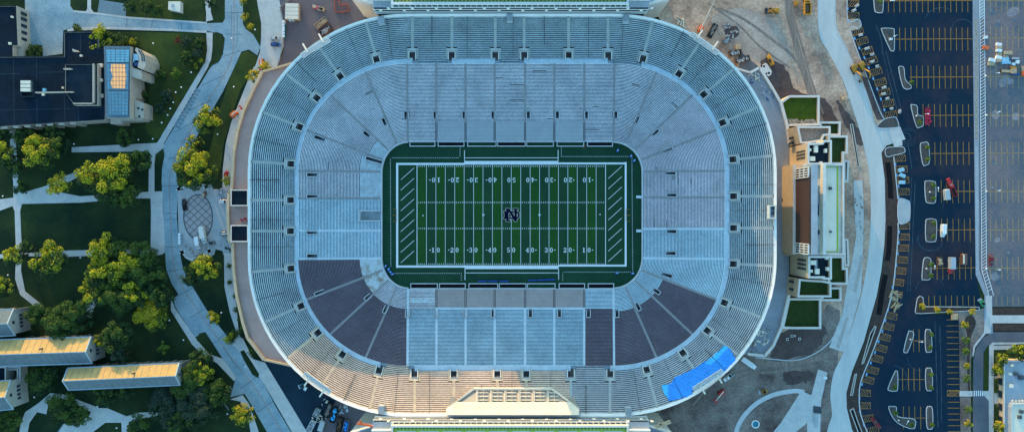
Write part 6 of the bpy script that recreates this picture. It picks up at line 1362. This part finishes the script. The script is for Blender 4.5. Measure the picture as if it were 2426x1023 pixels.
def wall_piece(pts, h, label, name='low_wall', m='kerb', w=.6):
    c = P(*pts[0]); T_ = MB(); q = PP(pts)
    for a, b in zip(q[:-1], q[1:]): slab_wall(T_, a, b, w, 0, h, 0, h)
    o = T_.build(name, m); tag(o, label, 'wall'); return o
wall_piece(smooth_line([(438, 600), (442, 608), (456, 615), (474, 617), (490, 612)], 4), .6, 'low curved seat wall at the bottom of the plaza', w=1.2)
wall_piece([(434, 446), (441, 436)], .6, 'short seat wall at the upper left corner of the plaza', w=1.0)
# -- north yard
OT = thing('site_office', 'beige flat roofed site trailer in the yard left of the stadium top', 'trailer', P2(692, 28) + (.03,))
block(OT, 'body', [(676, 8), (707, 9), (707, 46), (675, 45)], 3.0, .2, 'stone_lit', 'roof_cream', None)
mb = MB()
for k in range(1, 4): mb.strip(PP([(676, 8 + 9.4 * k), (707, 9 + 9.4 * k)], 3.03), .12, 3.03)
mb.build('roof_seam', 'steel_dark', OT)
for k, y in enumerate((55, 62, 69, 75, 82, 89)): V('portable_toilet', 675, y, 0, 'teal' if k else 'vwhite', ('topmost', 'second', 'third', 'fourth', 'fifth', 'lowest')[k] + ' white roofed portable toilet in the column under the beige trailer', group='portable toilets under the site trailer', z=.03)
for k, x in enumerate((690, 697)): V('portable_toilet', x, 50, 90, 'cyan', ('left', 'right')[k] + ' of the two pale blue toilets touching the beige trailer', group='portable toilets at the trailer end', z=.03)
V('suv', 653, 92, 2, 'silver', 'silver grey car parked above the blue car on the concrete drive', z=.12, cat='car')
V('car', 654, 107, -4, 'vblue', 'dark blue car parked under the silver car on the concrete drive', z=.12)
V('boom_lift', 622, 150, 100, 'orange', 'orange boom lift at the upper tip of the north terrace', load=(3.5, 2.5, 175), z=.12, cat='lift')
V('dumpster', 762, 57, 38, 'tan', 'rust coloured skip heaped with planks, upper of two beside the rim', load='wood', group='skips beside the upper left rim')
V('dumpster', 774, 74, 36, 'brown', 'skip full of white rubble, lower of two beside the rim', load='debris_white', group='skips beside the upper left rim')
V('cart', 749, 19, -15, 'pink', 'small pink and grey buggy in the yard right of the beige trailer', name='utility_cart', cat='cart')
V('skid_loader', 763, 24, 160, 'tan', 'small tan loader in the yard above the skips', cat='loader')
V('boom_lift', 557, 271, 40, 'orange', 'orange lift with a tan boom against the outside of the north terrace wall', load=(4.6, 2.5, 0), z=.12, cat='lift')
V('cart', 538, 412, 80, 'red', 'small red cart on the walk above the golden tree', name='utility_cart', cat='cart', load='paint_red', z=.12)
def fence(pts, label, m='paint_orange', h=1.1, name='barrier_fence', step=2.4):
    q = PP(pts); T = thing(name, label, 'fence', (q[0][0], q[0][1], 0)); mb = MB()
    for a, b in zip(q[:-1], q[1:]): slab_wall(mb, a, b, .08, .2, h, .2, h); 
    mb.build('panel', m, T)
    for a, b in zip(q[:-1], q[1:]):
        n = max(1, int(math.hypot(b[0] - a[0], b[1] - a[1]) / 5))
        for k in range(n): mb = MB(); mb.tube((lerp(a[0], b[0], k / n), lerp(a[1], b[1], k / n), 0), (lerp(a[0], b[0], k / n), lerp(a[1], b[1], k / n), h + .15), .06, n=6); mb.build('post', 'steel_dark', T)
    return T
fence([(793, -5), (794, 28), (808, 31), (828, 26), (824, 12), (806, 14), (800, -5)], 'orange barrier fence looping beside the top left wing of the stadium')
fence([(690, -2), (676, 10), (664, 22)], 'pale site fence running up from the beige trailer', 'steel', 1.8, 'site_fence')
fence([(664, 20), (672, 60), (671, 100), (664, 140), (654, 168)], 'grey site fence along the right kerb of the concrete drive', 'steel', .9, 'site_fence')
# -- dirt yard, upper right
V('boom_lift', 1659, 70, 62, 'orange', 'orange boom lift with its long cream boom raised toward the top edge', load=(15, 8.5, 6), cat='lift')
V('dumpster', 1686, 75, 62, 'black', 'black skip of timber scraps beside the orange boom lift', load='debris', L=7, group='skips in the dirt yard')
V('dumpster', 1720, 98, 45, 'grey', 'short dark skip on the wet patch in the dirt yard', load='debris_white', L=4, group='skips in the dirt yard')
V('dumpster', 1740, 127, 8, 'brown', 'skip heaped with white debris touching the rim, upper of two', load='debris_white', L=6, group='skips in the dirt yard')
V('dumpster', 1757, 143, 16, 'brown', 'long skip of white scrap beside the terrace corner, lower of two', load='debris_white', L=7, group='skips in the dirt yard')
def crate(px, py, sx, sy, h, m, label, rot=0, top=None, group=None, z=.04, lid='wood'):
    c = P(px, py); T = thing('crate', label, 'crate', (c.x, c.y, z), R(rot), group)
    mb = MB(); mb.box((0, 0, .12), (sx, sy, h - .12)); [mb.box((x, 0, .1), (.12, sy + .08, h - .08)) for x in (-sx / 2 + .2, sx / 2 - .2)]; mb.build('box', m, T, world=False)
    mb = MB(); [mb.box((0, y, 0), (sx, .14, .12)) for y in (-sy / 2 + .1, 0, sy / 2 - .1)]; mb.build('skid', 'wood', T, world=False)
    mb = MB(); mb.box((0, 0, h), (sx * .92, sy * .92, .08)); [mb.box((sx * k, 0, h + .08), (.1, sy * .9, .03)) for k in (-.3, 0, .3)]; mb.build('lid', top or m, T, world=False)
    return T
crate(1748, 113, 2.2, 2.6, 1.2, 'wood', 'square tan timber crate standing in the dirt yard')
V('wheel_loader', 1830, 28, 180, 'yellow', 'yellow loader on the pale dirt near the top edge', cat='loader')
V('roller', 1884, 9, 90, 'yellow', 'yellow roller at the top edge left of the dump truck', cat='roller')
V('dump_truck', 1908, 18, 90, 'yellow', 'yellow dump truck with a soil filled bed at the top edge', cat='dump truck')
V('telehandler', 1823, 144, 112, 'yellow', 'yellow telescopic handler beside the slab with four holes', cat='telehandler')
V('excavator', 2023, 166, -62, 'yellow', 'yellow excavator, left of the pair beside the haul road', cat='excavator', group='yellow excavators')
V('excavator', 2041, 160, -55, 'yellow', 'yellow excavator, right of the pair at the edge of the trench', cat='excavator', group='yellow excavators')
V('roller', 2000, 234, 20, 'tan', 'small tan roller at the left edge of the haul road', cat='roller', load='paint_tan')
T = thing('concrete_slab', 'pale concrete slab with four round holes at the terrace corner', 'slab', P(1812, 165))
mb = MB(); q = PP([(1797, 162), (1812, 150), (1817, 152), (1828, 170), (1826, 178), (1820, 182)]); mb.prism(q, 0, .5); mb.build('slab', 'coping', T)
for x, y, r in ((1803, 158, .5), (1809, 158, .55), (1815, 175, .45), (1821, 174, .6)): mb = MB(); mb.disc(P2(x, y), r, .515); mb.build('hole', 'void', T)
def heap(name, label, cat, px, py, r, n, m, sz=(.4, 1.6), z=.03, group=None, hmax=.6):
    c = P(px, py, z); T = thing(name, label, cat, (c.x, c.y, z), 0, group)
    for i in range(n):
        mb = MB(); a = rr.uniform(0, 6.28); q = r * math.sqrt(rr.random()); mb.box((q * math.cos(a), q * math.sin(a), 0), (rr.uniform(*sz), rr.uniform(.15, .7), rr.uniform(.08, hmax) + i * .003), rr.uniform(0, 3)); mb.build('piece', m, T, world=False)
    return T
heap('scrap_heap', 'scattered white and brown boards on the dark patch in the dirt yard', 'scrap', 1727, 70, 4.5, 22, 'debris_white', (.5, 2.6)); heap('scrap_heap', 'white panels leaning at the rim near the top right stadium wing', 'scrap', 1611, 53, 2.8, 9, 'roof_white', (1.5, 4.5))
heap('material_stack', 'white sheets stacked in the upper corner of the right terrace', 'stack', 1787, 183, 2.6, 9, 'roof_white', (1.5, 3), 8.85); heap('material_stack', 'dark drums and bags at the lower end of the right terrace lane', 'stack', 1822, 228, 2.5, 10, 'paint_vblue', (.4, .9), 8.85)
heap('material_stack', 'small blue bundle beside the white sheets on the right terrace', 'stack', 1781, 193, 1.0, 5, 'paint_vblue', (.4, .9), 8.85); heap('material_stack', 'scattered grey boards in the middle of the upper right terrace', 'stack', 1811, 212, 3.2, 10, 'roof_grey', (.5, 1.6), 8.85)
heap('material_stack', 'pale blocks and drums near the tip of the lower right terrace', 'stack', 1812, 790, 3.5, 22, 'debris_white', (.5, 1.5), 8.85); heap('material_stack', 'pile of white rods and panels in the lower right terrace', 'stack', 1803, 803, 4, 16, 'roof_white', (.6, 2.6), 8.85); heap('material_stack', 'dark equipment at the rim end of the lower right terrace', 'stack', 1784, 822, 2.6, 12, 'debris', (.6, 2), 8.85)
heap('dirt_heap', 'brown crate and soil heap on the lane before the gate building', 'heap', 1862, 476, 2.4, 14, 'load_soil', (.8, 2.2), 8.85, hmax=1.2)
heap('scrap_heap', 'white rubble lying on the long concrete pad', 'scrap', 2034, 488, 4.5, 16, 'debris', (.3, 1.0), .15); heap('scrap_heap', 'small dark timbers on the long concrete pad', 'scrap', 2032, 545, 5, 14, 'debris_white', (.3, .9), .15)
heap('lumber_stack', 'long stack of pale timber lying over the hatched stalls', 'lumber', 2119, 703, 2.4, 14, 'wood', (2, 4.5)); heap('lumber_stack', 'pale planks lying across the curb below the timber stack', 'lumber', 2124, 722, 1.8, 8, 'wood', (2, 4.0))
heap('cable_pile', 'tangle of hoses and red tool cart on the middle north terrace', 'hoses', 579, 520, 1.8, 10, 'paint_red', (.3, 1.0), 8.4)
heap('scrap_heap', 'tangled pipes and frames by the upper terrace pavilion', 'scrap', 526, 460, 3.2, 20, 'steel', (.8, 2.6), .11); heap('scrap_heap', 'thin rods lying by the lower terrace pavilion', 'scrap', 532, 576, 2.6, 9, 'steel', (1.0, 3.5), .11); heap('scrap_heap', 'black bags on the walk below the lower terrace pavilion', 'scrap', 541, 591, 1.6, 8, 'paint_black', (.5, 1.3), .11)
for k, (x, y, a, s) in enumerate(((2029, 15, 30, 2.2), (2022, 26, 30, 2.2), (2038, 84, 15, 2.0), (2053, 116, 20, 2.4), (2065, 130, 15, 2), (2065, 147, 15, 2.4), (2077, 158, 10, 1.8), (2093, 208, 20, 2.2), (2092, 223, 15, 2.2), (2101, 234, 10, 2.0), (2111, 258, 15, 1.6), (2130, 265, 80, 2.0))):
    c = P(x, y); T = thing('wrapped_bundle', 'plastic wrapped bundle lying on the hatched stalls, ' + ['first', 'second', 'third', 'fourth', 'fifth', 'sixth', 'seventh', 'eighth', 'ninth', 'tenth', 'eleventh', 'twelfth'][k] + ' from the top', 'bundle', (c.x, c.y, .05), R(a), 'wrapped bundles on the stalls')
    m = MB(); lofted(m, [(-s / 2, .45, .1, .7), (-s / 2 + .2, .6, .1, .95), (s / 2 - .2, .6, .1, .9), (s / 2, .45, .1, .6)], 0, .2); m.build('bundle', 'debris_white', T, world=False)
    m = MB(); m.box((0, 0, 0), (s * .9, 1.0, .1)); m.build('skid', 'wood', T, world=False)
for k, (x, y, a) in enumerate(((2133, 403, 15), (2136, 416, -25), (2135, 432, 0))): crate(x, y, 2.8, 1.7, 1.0, 'paint_cyan', ('upper', 'middle', 'lower')[k] + ' pale blue bale on the hatched stalls beside the median', a, group='pale blue bales')
# -- dirt yard, lower right
V('box_truck', 1771, 858, -35, 'vwhite', 'white box truck parked against the lower right rim', load='paint_vwhite', L=8.6)
V('pickup', 1725, 891, 218, 'vwhite', 'white pickup truck beside the lower right rim', L=5.8, load='debris_white')
V('boom_lift', 1708, 928, 35, 'red', 'red boom lift with a tan boom in the lower right dirt yard', load=(5.0, 2.2, 195), cat='lift')
V('skid_loader', 1808, 926, 198, 'yellow', 'black and yellow skid loader near the curved kerb', cat='loader')
T = thing('manhole_ring', 'round concrete manhole ring with dark water at the bottom of the dirt yard', 'manhole', P(1789, 1003))
mb = MB(); a = [(P(1789, 1003).x + r * math.cos(2 * math.pi * i / 28), P(1789, 1003).y + r * math.sin(2 * math.pi * i / 28)) for r in (1.9,) for i in range(28)]; inn = offset_poly(a, .35); mb.walls(a, 0, .8); mb.ringflat(a, inn, .8); mb.walls(inn, .1, .8); mb.build('ring', 'lamp_white', T)
mb = MB(); mb.flat(inn, .25); mb.build('water', 'paint_teal', T)
for k, (x, y) in enumerate(((1865, 803), (1876, 795), (1883, 795), (1894, 802))):
    T = thing('drain_box', 'square white rimmed drain box in the dirt, ' + ('leftmost', 'second', 'third', 'rightmost')[k] + ' of four', 'drain', P(x, y), 0, 'drain boxes below the grass terrace')
    s_ = 1.15 if k != 2 else .8; mb = MB(); c = P2(x, y); q = [(c[0] + a * s_ / 2, c[1] + b * s_ / 2) for a, b in ((-1, -1), (1, -1), (1, 1), (-1, 1))]; inn = offset_poly(q, .16); mb.walls(q, 0, .25); mb.ringflat(q, inn, .25); mb.build('frame', 'lamp_white', T); mb = MB(); mb.flat(inn, .12); mb.build('grate', 'void', T)
crate(1953, 893, 2.0, 1.1, .9, 'paint_vwhite', 'small white machine on the lower concrete pad', -20)
T = thing('timber_ramp', 'grey timber ramp and steps on the lower concrete pad', 'ramp', P(1935, 985)); mb = MB()
for k in range(10): mb.box((*P2(1936, 962 + k * 1.6), .14), (4.0, .26, .12 + k * .03), R(-8))
mb.build('steps', 'steel_dark', T); mb = MB(); [mb.bar(P(1931 + k * 4, 980, .9), P(1932 + k * 4, 1012, .2), .9, .15) for k in range(2)]; mb.build('ramp', 'roof_grey', T)
# -- dark drive, lower left
V('cart', 727, 916, 58, 'black', 'white framed utility trailer on the dark drive', name='utility_cart', cat='cart', load='paint_vwhite')
V('skid_loader', 718, 912, 200, 'teal', 'small blue green machine beside the white framed trailer', cat='loader')
for x, y, a, c, l, lab, L in ((752, 975, 62, 'silver', 'debris_white', 'pale skip of white scrap, highest on the dark drive', 4), (738, 1008, 62, 'vwhite', 'debris_white', 'long white skip with scrap at the bottom of the dark drive', 6), (779, 969, 72, 'black', 'debris', 'black skip of brown rubble left of the blue lined skip', 7.5), (793, 980, 72, 'black', 'tarp_light', 'black skip lined with pale blue plastic', 7.5), (806, 1003, 78, 'black', 'load_soil', 'black skip of dark soil at the bottom edge', 7), (821, 1008, 78, 'grey', 'tarp_blue', 'grey skip with blue sheets beside the wing at the bottom', 6)):
    V('dumpster', x, y, a, c, lab, load=l, L=L, group='skips at the lower left of the stadium')
V('trailer', 764, 1005, 72, 'silver', 'slim silver trailer between the skips at the bottom', L=5, z=.03)
heap('scrap_heap', 'white panels strewn between the skips at the bottom', 'scrap', 757, 988, 3.6, 14, 'roof_white', (.8, 2.4), .04); heap('scrap_heap', 'pale plastic sheet crumpled on the lower yard', 'scrap', 815, 967, 2.6, 12, 'concourse', (.8, 2.0), .04); heap('scrap_heap', 'row of white scraps at the end of the dark drive', 'scrap', 772, 950, 2.4, 9, 'roof_white', (.4, 1.2), .04)
# -- car parks
V('pickup', 2252, 444, 114, 'red', 'red pickup truck parked askew beside the silver trailer', L=9.5, z=.05)
V('trailer', 2238, 461, 96, 'silver', 'silver box trailer beside the red pickup', L=5.2, z=.05)
V('van', 2231, 546, -92, 'vwhite', 'white van parked alone across a stall line', L=6.2, z=.05)
V('flatbed_trailer', 2224, 619, 90, 'brown', 'brown flatbed trailer loaded with timber', L=4.6, z=.05, load='wood')
V('box_truck', 2249, 628, -90, 'red', 'red truck with a long silver blue box', L=8.0, z=.05, load='steel')
V('trailer', 2278, 613, 90, 'brown', 'dark brown trailer with a cream roof band', L=5.2, z=.05, load='roof_cream')
V('car', 2346, 617, -91, 'maroon', 'maroon car parked beside the white hatched walkway', L=5.6, z=.04)
V('flatbed_trailer', 2196, 277, 91, 'crimson', 'crimson red flatbed trailer in the stall row', L=8.0, z=.05, load='paint_crimson')
V('suv', 2073, 1000, 128, 'maroon', 'dark red car parked over the lowest hatched stall', L=6.6, z=.05, cat='car')
V('skid_loader', 2324, 717, 120, 'green', 'green machine at the end of the mulched bed', cat='loader')
crate(2260, 750, 3.0, 2.6, .9, 'wood', 'square tan pallet box at the top of the stall column'); crate(2302, 3, 3, 1.2, 1.0, 'paint_vwhite', 'white box at the right end of the top stall line') if False else None
crate(2113, 1, 1.9, 1.2, .9, 'paint_vwhite', 'small white box at the top edge on the first stall line')
crate(2109, 94, 1.5, 1.0, .8, 'paint_vwhite', 'small white box in the second kerbed island', 10)
cl_ = [(2364, 107, 2.6, 1.5, 'vwhite', 'debris'), (2364, 114, 2.6, 1.4, 'tan', 0), (2364, 121, 2.6, 1.4, 'vwhite', 0), (2365, 130, 2.6, 1.6, 'tan', 0), (2363, 138, 2.7, 1.6, 'vwhite', 0), (2384, 127, 4.0, 1.7, 'tan', 0), (2379, 135, 2.8, 1.0, 'brown', 0), (2348, 144, 3.0, 1.6, 'vwhite', 0), (2347, 152, 3.4, 1.7, 'tan', 0), (2363, 145, 2.2, 1.3, 'tan', 0), (2378, 143, 3.6, 2.2, 'cyan', 0), (2381, 150, 4.4, 1.1, 'cyan', 0), (2407, 148, 1.6, 1.5, 'vwhite', 0), (2399, 153, 1.6, 1.3, 'vwhite', 0), (2402, 140, 3.4, .7, 'steel', 0), (2398, 170, 2.4, 2.4, 'tan', 0), (2398, 161, 3.0, 1.0, 'yellow', 0), (2381, 170, 5.2, 1.4, 'brown', 0), (2404, 177, 3.6, 1.0, 'vblue', 0), (2424, 165, 2.2, 2.8, 'tan', 0), (2424, 175, 2.2, 2.2, 'orange', 0)]
names = ['topmost white crate', 'tan crate under the topmost white crate', 'second white crate of the column', 'upper tan crate with slats beside the long tan crate', 'white crate at the foot of the column', 'long tan crate right of the column', 'thin brown crate under the long tan crate', 'white crate at the left end of the pile', 'low tan crate at the left end of the pile', 'tan crate left of the wide blue bale', 'wide pale blue bale', 'long flat blue bale under the wide bale', 'small white box at the right', 'second small white box at the right, lower', 'thin steel rack above the small white boxes', 'square tan crate below the yellow box', 'yellow topped box', 'long brown beam rack', 'dark blue bundle at the bottom', 'tan crate cut by the right edge', 'orange crate at the right edge']
for (x, y, sx, sy, c, _), nm in zip(cl_, names): crate(x, y, sx, sy, rr.uniform(.7, 1.5), 'paint_' + c if c != 'steel' else 'steel', nm + ' in the east crate pile', rr.uniform(-4, 4) - (12 if c == 'vwhite' else 0), top=('wood' if c in ('tan', 'brown') else None), group='crates piled on the east car park')
V('cart', 2334, 115, -10, 'orange', 'small orange machine by the white hatched walkway', name='utility_cart', cat='cart', load='paint_orange')
crate(2333, 90, 1.8, 1.2, .9, 'paint_vwhite', 'small white box by the hatched walkway under the second line', 10)
# -- field equipment
def bench(px, py, ang, L, label, group):
    c = P(px, py); T = thing('team_bench', label, 'bench', (c.x, c.y, .05), R(ang), group)
    m = MB(); m.box((0, 0, .42), (L, .55, .07)); m.build('seat', 'paint_bluebench', T, world=False)
    m = MB(); m.box((0, .32, .45), (L, .07, .5)); m.build('backrest', 'paint_bluebench', T, world=False)
    for k in (-.42, .42): m = MB(); m.box((k * L, 0, 0), (.08, .5, .42)); m.build('leg', 'steel', T, world=False)
for k, x in enumerate((1143, 1168, 1194)): bench(x, 665.5, 0, 4.2, ('left', 'middle', 'right')[k] + ' bench of the three short blue benches on the lower left sideline', 'blue benches on the lower sideline')
for k, x in enumerate((1262, 1284, 1305)): bench(x, 663.5 - k * .8, 0, 4.2, ('left', 'middle', 'right')[k] + ' bench of the blue benches on the lower right sideline', 'blue benches on the lower sideline')
def fcart(px, py, ang, label):
    c = P(px, py); T = thing('equipment_cart', label, 'equipment cart', (c.x, c.y, .05), R(ang), 'blue equipment carts at the field corners')
    m = MB(); m.box((0, 0, .3), (1.6, .9, .5)); m.build('box', 'paint_bluebench', T, world=False); m = MB(); m.box((.15, 0, .8), (.9, .6, .1)); m.build('lid', 'paint_cyan', T, world=False)
    for x in (-.6, .6): m = MB(); m.tube((x, -.5, .15), (x, .5, .15), .15); m.build('wheel', 'rubber', T, world=False)
for x, y, a, l in ((914, 630, 60, 'upper blue cart at the lower left corner of the field'), (921, 637, 55, 'second blue cart at the lower left corner of the field'), (925, 643, -40, 'third blue cart at the lower left corner of the field'), (930, 649, 20, 'lowest blue cart at the lower left corner of the field'), (1463, 357, 60, 'blue cart nearest the upper right sideline wall'), (1494, 370, 40, 'upper of two blue carts at the upper right field corner'), (1502, 381, 50, 'lower of two blue carts at the upper right field corner'), (1461, 646, 0, 'blue cart at the lower right inside the dotted line'), (1498, 647, 10, 'blue cart at the lower right corner of the dotted line')): fcart(x, y, a, l)
def goal(px, sg, label):
    c = P(px, 510); T = thing('goal_post', label, 'goal post', (c.x, c.y, 0), 0, 'yellow goal posts')
    y = 'paint_yellow'; m = MB(); m.tube((sg * 2.0, 0, 0), (sg * 2.0, 0, 2.0), .12); m.tube((sg * 2.0, 0, 2.0), (sg * .0, 0, 3.05), .12); m.build('support', y, T, world=False)
    m = MB(); m.tube((0, -2.82, 3.05), (0, 2.82, 3.05), .1); m.build('crossbar', y, T, world=False)
    for s in (-1, 1): m = MB(); m.tube((0, s * 2.82, 3.05), (0, s * 2.82, 12.0), .09); m.build('upright', y, T, world=False)
goal(942, -1, 'yellow goal post behind the left end zone'); goal(1481, 1, 'yellow goal post behind the right end zone')
heap('soil_patch', 'small reddish soil pile beside the upper sideline planter', 'soil', 1384, 349, .9, 8, 'load_soil', (.4, .9), .05)
# -- lamp posts
def lamp(px, py, label, h=3.2, group='white lamp posts on the lawns', arm=None):
    c = P(px, py); T = thing('lamp_post', label, 'lamp post', c, 0, group)
    m = MB(); m.tube((0, 0, 0), (0, 0, h), .05, .04); m.build('pole', 'pole_metal', T, world=False)
    m = MB(); m.dome((0, 0, h), .32, .34, n=10); m.tube((0, 0, h - .2), (0, 0, h), .25, .38, 10); m.build('lamp_head', 'lamp_white', T, world=False); return T
LP = [(513, 14), (555, 95), (460, 175), (437, 210), (424, 222), (418, 245), (411, 260), (405, 275), (391, 293), (370, 331), (336, 333), (560, 209), (522, 320), (185, 343), (18, 465), (200, 609), (30, 650), (409, 756), (442, 802), (501, 870), (531, 738), (458, 900), (92, 936), (128, 945), (240, 958), (285, 1008), (310, 1008), (545, 975), (610, 75), (371, 107), (28, 40), (588, 864), (600, 985)]
l0 = lamp(*LP[0], 'slim lamp post with a small white globe head beside a campus path')
for p in LP[1:]: dup(l0, P(*p))
def flood(px, py, ang, label, h=7.0):
    c = P(px, py); T = thing('car_park_light', label, 'light pole', c, R(ang), 'tall light poles in the car parks')
    m = MB(); m.tube((0, 0, 0), (0, 0, h), .14, .09); m.build('pole', 'pole_metal', T, world=False); m = MB(); m.tube((0, 0, 0), (0, 0, .8), .35, n=12); m.build('base', 'lamp_white', T, world=False)
    m = MB(); m.bar((0, 0, h), (1.6, 0, h), .12, .1); m.box((1.7, 0, h - .1), (.9, .45, .16)); m.build('lamp_head', 'lamp_white', T, world=False)
for x, y, a, l in ((2336, 273, 20, 'light pole on the third line of the east car park'), (2336, 453, 5, 'light pole on the fifth line of the east car park'), (2336, 636, 0, 'light pole beside the maroon car'), (2334, 180, 0, 'light pole left of the crate pile'), (2202, 455, 90, 'light pole in the island left of the red pickup'), (2194, 636, 90, 'light pole in the island left of the red box truck'), (2170, 275, 0, 'light pole in the island beside the crimson trailer'), (2108, 92, 200, 'light pole in the second kerbed island'), (2156, 803, 0, 'light pole in the upper left wedge island'), (2128, 994, 60, 'light pole in the bottom left curved island')): flood(x, y, a, l)
# ------------------------------------------------------------------ light, sky, camera
AZ, EL = R(-21), R(5.2)     # sun from the upper left of the picture, just above the horizon
sd = Vector((math.sin(AZ) * math.cos(EL), math.cos(AZ) * math.cos(EL), math.sin(EL)))
sun = bpy.data.lights.new('sun', 'SUN'); sun.energy = 5.0; sun.angle = R(.5); sun.color = (1.0, .62, .25)
so_ = bpy.data.objects.new('sun', sun); COL.objects.link(so_); so_.rotation_euler = sd.to_track_quat('Z', 'Y').to_euler()
wd = bpy.data.worlds.new('World'); SC.world = wd; wd.use_nodes = True; nt = wd.node_tree; bg = nt.nodes['Background']
sky = nt.nodes.new('ShaderNodeTexSky'); sky.sky_type = 'NISHITA'; sky.sun_disc = False; sky.sun_elevation = EL; sky.sun_rotation = AZ % (2 * math.pi)
sky.altitude = 200; sky.air_density = 1.0; sky.dust_density = .6; sky.ozone_density = 2.0
tint = nt.nodes.new('ShaderNodeVectorMath'); tint.operation = 'MULTIPLY'; tint.inputs[1].default_value = (.86, 1.04, 1.0)
nt.links.new(sky.outputs[0], tint.inputs[0]); nt.links.new(tint.outputs[0], bg.inputs[0]); bg.inputs[1].default_value = .90
cam = bpy.data.cameras.new('camera'); co = bpy.data.objects.new('camera', cam); COL.objects.link(co); co.location = (0, 0, H)
cam.sensor_width = 36; cam.lens = 18 / ((1213 * S) / H); cam.clip_end = 5000; cam.clip_start = 1
SC.camera = co
SC.view_settings.view_transform = 'Standard'; SC.view_settings.look = 'None'; SC.view_settings.exposure = 0; SC.view_settings.gamma = 1
SC.cycles.max_bounces = 4
